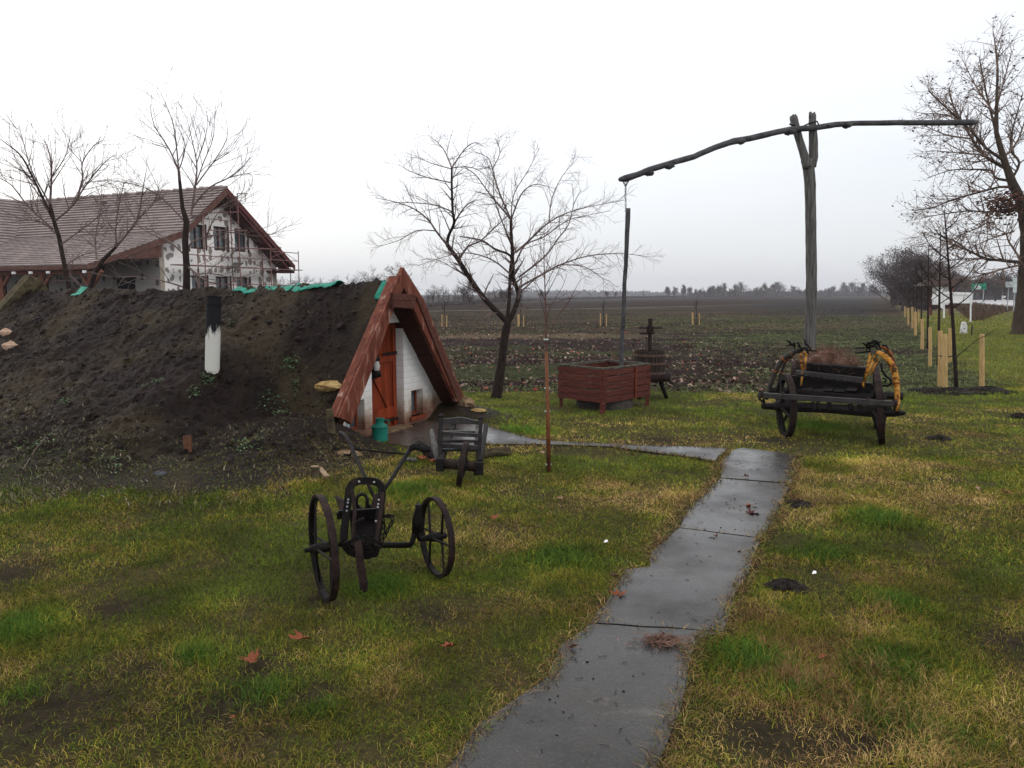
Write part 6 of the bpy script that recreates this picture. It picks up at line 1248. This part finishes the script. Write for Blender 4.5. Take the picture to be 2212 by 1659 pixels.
for u, v, wch in TLn:
    lb = {'left': 'leafless tree over the mound, %s from the house towards the red gable', 'mid': 'distant tree along the left field edge, %s counted rightwards from the red gable', 'right': 'hazy horizon tree right of the hanging pole, %s counted towards the verge'}[wch] % ordw(cnts.get(wch, 0)); cnts[wch] = cnts.get(wch, 0) + 1
    put_tree(rt.choice(FN if wch == 'left' or u < 1045 or rt.random() < .4 else FT), u, ylin(u) * rt.uniform(.92, 1.08), v, lb, {'left': 'trees showing over the mound', 'mid': 'trees along the left field edge', 'right': 'trees along the right horizon'}[wch], 'distant_tree', 0, rt.uniform(.7, 1.25), 9.5)
put_tree(HT[1], 1015, 112, 606, 'round dark twiggy bush-tree behind the slanting bare branches', None, 'bushy_tree', 0, 1.15, 8.4)
# hedge base at tree line and far wood (uncountable)
def strip_wood(name, us, Yf, hf, m, label, n=260, seed=1, rows=3):
    rg = random.Random(seed); mb = MB()
    for i in range(n):
        u = us[0] + (us[1] - us[0]) * (i + rg.random()) / n; Y = Yf(u) * rg.uniform(.96, 1.06); h = hf(u) * rg.uniform(.6, 1.1); p = D(u, V0, Y); w_ = Y * (us[1] - us[0]) / n / F * rg.uniform(1.2, 2.4)
        mb.rock((p.x, Y, h * .35), (w_, w_, h * .65), rg, 6, 5)
    tag(mb.build(name, m), label, 'woodland', kind='stuff')
M['farwood'] = mat('far_wood_mass', (.06, .055, .058), (.095, .085, .085), .08, .95)
M['brush'] = mat('brush_mass', (.05, .042, .042), (.085, .07, .07), .6, .95)
strip_wood('far_wood', (1040, 1960), lambda u: 1100, lambda u: float(np.interp(u, [1040, 1100, 1300, 1400, 1480, 1900, 1960], [5, 9, 7, 6.5, 4.5, 6, 6])), M['farwood'], 'hazy blue-grey woodland strip on the horizon', 700, 3)
strip_wood('brush_strip', (600, 1900), lambda u: ylin(u) * 1.04, lambda u: ylin(u) * float(np.interp(u, [600, 900, 1100, 1140, 1480, 1520, 1900], [.003, .004, .006, .002, .003, .0085, .008])), M['brush'], 'brushy undergrowth along the foot of the distant trees', 900, 4)
strip_wood('roadside_wood', (2050, 2300), lambda u: 230, lambda u: 5, M['farwood'], 'grey brush beyond the road on the right', 160, 5)
strip_wood('verge_brush', (1925, 2075), lambda u: float(np.interp(u, [1925, 2000, 2075], [130, 84, 100])), lambda u: float(np.interp(u, [1925, 1990, 2075], [2.4, 2.6, 1.0])), mat('dark_brush', (.02, .014, .014), (.045, .032, .03), .8, .95), 'dark brambly undergrowth under the tree row beyond the verge', 120, 6)

# ------------------------------------------------------------------ road, signs, kiosk on the right
mb = MB(); q = [G(2040, 650.5), G(2100, 653), G(2150, 659), G(2330, 678), G(2330, 652), G(2212, 649), G(2100, 645), G(2040, 644)]; mb.prism([Vector((p.x, p.y, -.3)) for p in q], (0, 0, .36)); tag(mb.build('road', M['road']), 'pale wet road beyond the ditch on the right', kind='structure')
n = 9000; r2 = np.random.default_rng(8); us = r2.uniform(2060, 2212, n); vs = r2.uniform(655, 697, n); low = np.interp(us, [2060, 2085, 2100, 2125, 2150, 2185, 2212], [664, 686, 694, 692, 682, 672, 668]); up_ = np.interp(us, [2060, 2100, 2150, 2212], [654, 655, 661, 668]); m = (vs < low) & (vs > up_)
us, vs = us[m], vs[m]; d = [G(a, b) for a, b in zip(us, vs)]; x = np.array([p.x for p in d]); y = np.array([p.y for p in d])
u = r2.uniform(0, 1, len(x))[:, None]; cc = np.where(u < .5, np.array([.085, .050, .035]), np.where(u < .8, np.array([.13, .09, .06]), np.array([.05, .04, .022]))) * r2.uniform(.6, 1.2, len(x))[:, None]
rng = r2; blades('ditch_weeds', x, y, 0 * x, r2.uniform(.25, .7, len(x)), .05 * y / 60, cc, r2.uniform(.1, .8, len(x)), False, 'brown dead weeds filling the ditch before the road')
# kiosk
KY = G(2030, 681).y; kb = G(2030, 681); ki = thing('notice_board', kb, 'roofed wooden notice board with white panel beyond the verge', 'notice board')
for u in (2006, 2011, 2052, 2057): mb = MB(); mb.bar(D(u, 681, KY + (u % 2) * .4), D(u, 618, KY + (u % 2) * .4), .13, .13); mb.build('post', M['porch'], ki)
mb = MB(); mb.prism([D(2007, 664, KY - .1), D(2056, 664, KY - .1), D(2056, 612, KY - .1), D(2007, 612, KY - .1)], (0, .08, 0)); mb.build('back_board', M['darkred'], ki)
mb = MB(); mb.prism([D(2014, 658, KY - .14), D(2049, 658, KY - .14), D(2049, 619, KY - .14), D(2014, 619, KY - .14)], (0, .03, 0)); mb.build('panel', M['white'], ki)
mb = MB(); e0, e1, r0_, r1_ = D(1996, 618, KY - .9), D(2070, 618, KY - .9), D(2008, 602, KY), D(2060, 602, KY); n = 6
for i in range(n):
    a = e0.lerp(r0_, i / n); b = e1.lerp(r1_, i / n); c = e1.lerp(r1_, (i + 1) / n); d_ = e0.lerp(r0_, (i + 1) / n); l = Vector((0, -.02, .07)); mb.prism([a + l, b + l, c, d_], (0, 0, -.04))
f0, f1 = e0 + Vector((0, 1.8, 0)), e1 + Vector((0, 1.8, 0)); mb.prism([f0, f1, r1_, r0_], (0, 0, -.04)); mb.prism([r0_, e0, f0], (.03, 0, 0)); mb.prism([r1_, e1, f1], (-.03, 0, 0)); mb.build('roof', M['shingle'], ki)
# arrow board
AY = 47; a0 = G(2070, 692); ar = thing('arrow_sign', (D(2070, 692, AY).x, AY, 0), 'large blank white arrow-shaped sign pointing left in front of the notice board', 'sign')
mb = MB(); mb.prism([D(a, b, AY) for a, b in ((2012, 645), (2028, 627), (2037, 619), (2037, 630), (2101, 632), (2100, 656), (2038, 655), (2037, 668))], (0, .06, 0)); mb.build('panel', M['white'], ar)
mb = MB(); mb.bar(D(2037, 635, AY - .03), D(2101, 636.5, AY - .03), .03, .04); mb.bar(D(2037, 653, AY - .03), D(2100, 654.5, AY - .03), .03, .04); mb.build('stiffener', M['white'], ar)
for u, v in ((2039, 687), (2096.5, 696)): mb = MB(); mb.tube([D(u, v, AY), D(u + .5, 632, AY)], .045, 8); mb.build('post', M['white'], ar)
# marker stone
P = G(2083, 720.5); mb = MB(); w_ = px(6.3, P.y); h = px(26.5, P.y); prof = [(-w_, 0), (w_, 0), (w_ * .95, h * .6), (w_ * .55, h * .93), (0, h), (-w_ * .55, h * .93), (-w_ * .8, h * .6)]
mb.prism([P + Vector((a, 0, b - .02)) for a, b in prof], (0, .15, 0)); tag(mb.build('marker_stone', M['stone_white'], org=P, bevel=.01), 'small whitewashed boundary stone with dark smudges on the verge', 'marker stone')
P = G(2098.6, 723.6); mb = MB(); mb.tube([P, P + Vector((0, 0, px(21, P.y)))], px(1.3, P.y), 8); tag(mb.build('short_post', M['black'], org=P), 'short black post right of the whitewashed stone', 'post')
# far signs
P = D(2114, 636, 110); gs = thing('road_sign', (P.x, 110, 0), 'green road sign with a grey diamond shape beyond the road', 'sign')
mb = MB(); mb.prism([D(a, b, 110) for a, b in ((2099, 625), (2130, 625), (2130, 612), (2099, 612))], (0, .08, 0)); pn = mb.build('panel', M['sign_green'], gs)
mb = MB(); mb.prism([D(a, b, 109.96) for a, b in ((2105, 625), (2119, 625), (2119, 619), (2112, 613), (2105, 619))], (0, .03, 0)); mb.build('emblem', M['sign_grey'], pn)
for u in (2103, 2126): mb = MB(); mb.tube([Vector((D(u, 620, 110).x, 110.1, 0)), D(u, 613, 110.1)], .07, 6); mb.build('post', M['galv'], gs)
P = D(2180, 636, 80); s2 = thing('road_sign', (P.x, 80, 0), 'pale grey back of a small road sign left of the plane trunk', 'sign')
mb = MB(); mb.prism([D(a, b, 80) for a, b in ((2172.6, 620.7), (2188, 620.7), (2188, 608), (2172.6, 608))], (0, .05, 0)); mb.build('panel', M['sign_grey'], s2); mb = MB(); mb.tube([Vector((D(2180, 620, 80).x, 80.1, 0)), D(2180, 610, 80.1)], .05, 6); mb.build('post', M['galv'], s2)
P = D(2194, 636, 79); s2 = thing('road_sign', (P.x, 79, 0), 'tall pale grey sign back touching the plane tree trunk', 'sign')
mb = MB(); mb.prism([D(a, b, 79) for a, b in ((2188.5, 632), (2203, 632), (2203, 600), (2188.5, 600))], (0, .05, 0)); mb.build('panel', M['sign_grey'], s2); mb = MB(); mb.tube([Vector((D(2194, 620, 79).x, 79.1, 0)), D(2194, 601, 79.1)], .06, 6); mb.build('post', M['galv'], s2)
for (u, vt, vb, lb) in ((2170, 639, 658, 'nearer white roadside marker post'), (2166, 632, 642, 'farther white roadside marker post')):
    Y = 105 if vb > 650 else 190; b = D(u, vb, Y); dp = thing('marker_post', b, lb, 'marker post', 'roadside marker posts'); mb = MB(); t = D(u, vt, Y); mb.bar(Vector((b.x, b.y, min(b.z, 0) - .1)), t, px(4.5, Y) * .9, .12); mb.build('post', M['white'], dp)
    mb = MB(); mb.bar(b.lerp(t, .62), b.lerp(t, .78), px(4.5, Y) * .95, .14); mb.build('band', M['black'], dp)

# ------------------------------------------------------------------ house under insulation
HN = ND.copy(); HW = WD.copy(); HP = Vector((-16.3, 45, 0)); hs = thing('house', (-20, 46, 0), 'half-insulated white house with brown tiled roof rising behind the mound', 'house')
def HPt(u, v, s=0.0): return PL(u, v, HP - HN * s, HN)
pk = HPt(490, 406); br = HPt(397, 498); ex = HPt(190, 571); er = HPt(636, 573)
back = -HN * 46
def courses(top_a, low_a, back_v, n, name, m, lift=.05, wav=.02):
    mb = MB(); nb = 150; top_a = Vector(top_a); low_a = Vector(low_a); rg = random.Random(3)
    nrm = (low_a - top_a).cross(back_v).normalized(); nrm = nrm if nrm.z > 0 else -nrm
    for i in range(n):
        a = top_a.lerp(low_a, i / n); b = top_a.lerp(low_a, (i + 1) / n + .003); vs = []; 
        for j in range(nb + 1):
            o = back_v * (j / nb); wv = wav * (1 if j % 2 else -1) * .5 + rg.uniform(-.006, .006); dn = (low_a - top_a).normalized() * wv * 1.5
            vs += [a + o, b + o + nrm * (lift + wv) + dn, b + o - nrm * .01 + dn]
        fs = []
        for j in range(nb): k = j * 3; fs += [(k, k + 3, k + 4, k + 1), (k + 1, k + 4, k + 5, k + 2)]
        mb.add(vs, fs)
    return mb.build(name, m, hs)
rf = courses(pk, br, back, 15, 'roof', M['tiles'], .085); courses(br, ex, back, 17, 'roof', M['tiles'], .06)
J = pk + back * (15.6 / 46)
for q in (1,):
    # find ridge point at u=80
    best = min((abs((CX + F * (pk + back * t).x / (pk + back * t).y) - 82), t) for t in np.linspace(.2, .9, 700))[1]; J = pk + back * best
mb = MB(); Jb = J.copy(); dw_ = -HW; dropz = (pk.z - br.z); run = (br - pk); run.z = 0; rl_ = run.length
ext_run = ex - br; 
topA = J + Vector((0, 0, .08)); lowA = J + HN * (rl_ + 1.2) + Vector((0, 0, -(dropz + 1.0))) 
w_back = -HW * 14 + Vector((0, 0, 0)); courses(topA - HW * 0.0, lowA, w_back, 20, 'wing_roof', M['tiles'], .085)
mb = MB(); 
for i in range(90): p = pk + back * (i / 90) + Vector((0, 0, .04 + .03 * (i % 2))); mb.tube([p, p + back / 90 * .95 + Vector((0, 0, .02))], [.09, .12], 7)
mb.build('ridge_tiles', M['tiles'], hs)
# right hand slope
mb = MB(); mb.prism([pk, er, er + back, pk + back], (0, 0, -.12)); mb.build('rear_roof_slope', M['fasciadk'], hs)
# fascias and soffits
mb = MB(); up = Vector((0, 0, -.38)); mb.prism([pk, br, br + up * .9, pk + up], HN * .06); mb.prism([br, ex, ex + up * .6, br + up * .9], HN * .06); mb.build('verge_board', M['fascia'], hs)
mb = MB(); mb.prism([pk, er, er + up * .8, pk + up], HN * .06); mb.prism([pk + up * .5, er + up * .9 + HW * -.3, er + HW * -.35 + up * .9 - HN * .8, pk + up * .5 - HN * .8], (0, 0, -.06)); mb.build('verge_board', M['fasciadk'], hs)
mb = MB()
for k in (.0, .3, .6): mb.prism([pk + up * (1.0) - HN * k, er + up * 1.0 - HN * k + HW * -.25, er + up * 1.35 - HN * k + HW * -.25, pk + up * 1.35 - HN * k], HN * -.12)
mb.build('rafter', M['fasciadk'], hs)
mb = MB(); mb.prism([er + Vector((0, 0, -.35)), er + Vector((0, 0, -.35)) - HN * 1.0, er - HW * 1.5 - HN * 1.0 + Vector((0, 0, -.35)), er - HW * 1.5 + Vector((0, 0, -.35))], (0, 0, -.15)); mb.build('eave_box', M['fasciadk'], hs)
mb = MB(); mb.prism([ex, ex + back * .7, ex + back * .7 + Vector((0, 0, -.22)), ex + Vector((0, 0, -.22))], HW * .05); mb.build('eave_board', M['fascia'], hs)
mb = MB()
for i in range(14): p = ex + back * (i * .028 + .004) + Vector((0, 0, -.34)); mb.bar(p, p - HW * .14, .10, .12)
mb.build('white_rafter_end', M['white'], hs)
# gable wall
GS = .9; gw0 = HP - HN * GS
def gt(u, v, s=GS): p = HPt(u, v, s); return ((p - gw0).dot(HW), p.z)
aL = gt(345, 580)[0]; aR = gt(597, 590)[0]; pkz = pk.z - .25; a0_ = 0.0
sl_l = (pk.z - br.z) / (br - pk).dot(-HW); sl_r = (pk.z - er.z) / (er - pk).dot(HW)
zL = pkz + aL * sl_l; brx = (br - pk).dot(HW); zL = br.z - .3 - (abs(aL) - abs(brx)) * (br.z - ex.z) / (abs((ex - pk).dot(HW)) - abs(brx)) if abs(aL) > abs(brx) else zL
poly = [(aL, -.2), (aR, -.2), (aR, pkz - aR * sl_r), (0, pkz), (brx, br.z - .25), (aL, zL)]
wins = []
for (u0, u1, v0_, v1_) in ((411, 443, 487, 538), (462, 491, 489, 541), (507, 534, 494, 544), (415, 447, 596, 640), (467, 497, 598, 640), (512, 539, 598, 640)):
    a = gt(u0, (v0_ + v1_) / 2)[0]; b = gt(u1, (v0_ + v1_) / 2)[0]; z1 = gt((u0 + u1) / 2, v0_)[1]; z0 = gt((u0 + u1) / 2, v1_)[1]; wins.append((a, b, max(z0, .9), z1))
holes = [(a, b, z0, z1) for a, b, z0, z1 in wins]
for i in range(3):
    holes[i] = (holes[i][0], holes[i][1], np.mean([h[2] for h in holes[:3]]).item(), np.mean([h[3] for h in holes[:3]]).item()); holes[i + 3] = (holes[i + 3][0], holes[i + 3][1], .9, np.mean([h[3] for h in wins[3:]]).item())
mb = MB(); wall_holes(mb, gw0, HW, HN, poly, holes, .25); mb.build('gable_wall', M['gable'], hs)
def GW(a, z, s): return gw0 + HW * a + Vector((0, 0, z)) - HN * s
for (a, b, z0, z1) in holes:
    mb = MB(); f = .09
    for (x0, x1, y0, y1) in ((a, b, z0, z0 + f), (a, b, z1 - f, z1), (a, a + f, z0 + f, z1 - f), (b - f, b, z0 + f, z1 - f), ((a + b) / 2 - .04, (a + b) / 2 + .04, z0 + f, z1 - f)): mb.prism([GW(x0, y0, .18), GW(x1, y0, .18), GW(x1, y1, .18), GW(x0, y1, .18)], -HN * .08)
    wn = mb.build('window', M['frame'], hs); mb = MB(); mb.prism([GW(a + .02, z0 + .02, .23), GW(b - .02, z0 + .02, .23), GW(b - .02, z1 - .02, .23), GW(a + .02, z1 - .02, .23)], -HN * .02); mb.build('pane', M['glass'], wn)
    mb = MB(); mb.prism([GW(b + .003, z0 - .05, -.03), GW(b + .11, z0 - .05, -.03), GW(b + .11, z1 + .05, -.03), GW(b + .003, z1 + .05, -.03)], -HN * .12); mb.build('shutter_rail', M['frame'], wn)
# corner strips of bare render
mb = MB(); mb.prism([GW(aL - .01, 0, -.012), GW(aL + .28, 0, -.012), GW(aL + .28, zL - .2, -.012), GW(aL - .01, zL - .2, -.012)], -HN * .01); mb.prism([GW(aR - .32, 0, -.012), GW(aR + .01, 0, -.012), GW(aR + .01, pkz - aR * sl_r - .3, -.012), GW(aR - .32, pkz - aR * sl_r - .3, -.012)], -HN * .01); mb.build('corner_render', mat('bare_render', (.30, .25, .20), (.42, .37, .31), 2, .9), hs)
mb = MB()
for (u, v) in ((580, 497 + 10), (600, 536), (490, 410)): 
    p = HPt(u, v, .2); mb.bar(p, p - HN * 1.0, .16, .18)
for z_, l in ((.35, 1), ): pass
p = HPt(571, 508, GS - .3); mb.bar(p - HW * .9, p + HW * .2, .16, .18); p = HPt(596, 536, GS - .3); mb.bar(p - HW * .5, p + HW * .4, .16, .2); mb.build('purlin_end', M['rawwood'], hs)
# long side wall under the lower roof
c0 = GW(aL, 0, 0); sd = -HN; 
sw0 = c0; Lw = 34
def sp(u, v): p = PL(u, v, sw0, HW); return ((p - sw0).dot(sd), p.z)
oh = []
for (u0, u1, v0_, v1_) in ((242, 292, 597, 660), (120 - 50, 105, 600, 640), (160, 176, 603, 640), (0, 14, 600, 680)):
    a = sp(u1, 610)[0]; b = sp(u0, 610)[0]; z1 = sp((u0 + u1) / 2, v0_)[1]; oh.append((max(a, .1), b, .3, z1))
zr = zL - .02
mb = MB(); wall_holes(mb, sw0, sd, -HW, [(0, -.2), (Lw, -.2), (Lw, zr), (0, zr)], oh, .3); mb.build('side_wall', M['shaded_sidewall'], hs)
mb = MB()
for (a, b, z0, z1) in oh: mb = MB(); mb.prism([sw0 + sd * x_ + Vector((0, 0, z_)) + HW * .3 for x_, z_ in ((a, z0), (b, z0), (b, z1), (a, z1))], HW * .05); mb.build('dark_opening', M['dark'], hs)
# soffit below lower roof, porch posts and braces
mb = MB(); q1 = br + Vector((0, 0, -.16)); q2 = ex + Vector((0, 0, -.16)); mb.prism([q1, q2, q2 + back, q1 + back], (0, 0, -.03)); mb.build('soffit', M['fascia'], hs)
mb = MB(); mb.prism([HPt(222, 561), HPt(349, 524), HPt(349, 556), HPt(300, 559)], -HN * .1); mb.build('verge_panel', M['fascia'], hs)
for u in (196, 92, 3, -90):
    p0 = PL(u, 600, ex + HW * .5, HW); mb = MB(); mb.bar(Vector((p0.x, p0.y, 0)), Vector((p0.x, p0.y, ex.z - .2)), .22, .22); mb.bar(Vector((p0.x, p0.y, ex.z - 1.1)), Vector((p0.x, p0.y, ex.z - .3)) + HN * .8, .14, .14); mb.bar(Vector((p0.x, p0.y, ex.z - 1.1)), Vector((p0.x, p0.y, ex.z - .3)) - HN * .8, .14, .14); mb.build('porch_post', M['porch'], hs)
p0 = PL(75, 600, ex + HW * .5, HW)
mb = MB(); a_ = ex + HW * .5 + Vector((0, 0, -.3)); mb.bar(a_, a_ + back * .6, .2, .24); mb.build('porch_beam', M['porch'], hs)
mb = MB()
for (u, v) in ((75, 475), (115 - 79 + 0, 444 + 28), (176, 433), (330, 419), (395, 412 + 0)):
    p = HPt(u, v); t_ = None
for k in (.10, .2, .31, .43, .55): p = pk.lerp(br, .22) + back * k; mb.box(p + Vector((0, 0, .12)), (.35, .3, .22), .4)
mb.build('roof_vent', M['shingle'], hs)

# scaffold
scf = thing('scaffold', GW(2, 0, -1.2), 'rusty red tube scaffolding standing against the house gable', 'scaffold')
def SPt(u, v, off): return PL(u, v, gw0 + HN * off, HN)
KS = lambda x, y: (378 + x * .1725, 351 + y * .1725)        # close-up crop -> frame
def Sx(x, y, off): return SPt(*KS(x, y), off)
mb = MB(); R_ = .032
def pole(x, y0, y1, off, r=R_): p = Sx(x, y0, off); a = Sx(x, y1, off); q = Vector((p.x, p.y, 0)) if y1 > 1540 else Vector((p.x, p.y, a.z)); mb.tube([p, q], r, 6)
for x, y0, y1, off in ((685, 395, 1600, .45), (780, 385, 1600, 1.15), (350, 640, 1600, 1.15), (280, 1050, 1600, .45), (1090, 1090, 1600, .45), (1195, 1080, 1600, 1.15), (1445, 1320, 1600, .45), (1543, 1110, 1600, 1.15)): mb = MB(); pole(x, y0, y1, off); mb.build('standard', M['scaf'], scf)
mb = MB()
for (x0, y0, x1, y1, off) in ((360, 630, 780, 620, 1.15), (370, 700, 790, 745, .45), (370, 850, 900, 850, 1.15), (180, 1150, 800, 1200, .45), (810, 1195, 1540, 1235, 1.15), (1200, 1110, 1540, 1137, 1.15), (380, 1055, 700, 1075, .45), (290, 1520, 1090, 1530, .45), (1100, 1530, 1545, 1540, 1.15), (600, 1330, 720, 1330, .45)):
    mb.tube([Sx(x0, y0, off), Sx(x1, y1, off)], R_ * .8, 6)
mb.build('ledgers', M['scaf'], scf)
mb = MB()
for (x0, y0, x1, y1, off) in ((400, 600, 690, 430, .45), (400, 1055, 680, 880, .45), (700, 1080, 1090, 1320, 1.15), (990, 1090, 1200, 1230, 1.15), (1200, 1190, 1380, 1120, 1.15), (1370, 1130, 1540, 1240, 1.15), (700, 1500, 1090, 1340, 1.15), (300, 1290, 690, 1110, .45)): mb.tube([Sx(x0, y0, off), Sx(x1, y1, off)], R_ * .5, 5)
mb.build('braces', M['scaf'], scf)
mb = MB()
for (x0, y0, x1, y1) in ((0, 1280, 800, 1315), (820, 1315, 1220, 1333), (1220, 1335, 1545, 1350), (700, 1070, 1220, 1085)): mb.bar(Sx(x0, y0, .8), Sx(x1, y1, .8), .7, .05)
mb.build('deck_boards', M['scaf'], scf)
mb = MB(); mb.prism([Sx(690, 1300, 1.2), Sx(800, 1303, 1.2), Sx(862, 1253, .5), Sx(740, 1250, .5)], (0, 0, -.03)); mb.build('hatch_board', M['grey_wood'], scf)
mb = MB(); mb.tube([Sx(780, 390, 1.15), Sx(908, 390, 1.15)], R_ * .8, 6); mb.tube([Sx(800, 488, 1.15), Sx(895, 395, 1.15)], R_ * .6, 6); mb.tube([Sx(880, 400, 1.15), Sx(880, 490, 1.15)], .02, 5); mb.tube([Sx(680, 400, .45), Sx(700, 415, .8), Sx(780, 430, 1.15)], R_ * .8, 6); mb.build('hoist_arm', M['scaf'], scf)

# ------------------------------------------------------------------ haze
mb = MB(); mb.box((0, 900, 20), (3600, 2400, 46)); hz_ = mb.build('haze', bpy.data.materials.new('haze'), org=(0, 900, 20)); tag(hz_, 'thin winter haze over the fields', 'haze', kind='stuff')
hm_ = hz_.data.materials[0]; hm_.use_nodes = True; t = hm_.node_tree; t.nodes.clear(); o_ = N(t, 'ShaderNodeOutputMaterial'); v_ = N(t, 'ShaderNodeVolumePrincipled'); v_.inputs['Density'].default_value = .00038; v_.inputs['Color'].default_value = (.86, .88, .93, 1); t.links.new(v_.outputs[0], o_.inputs['Volume'])
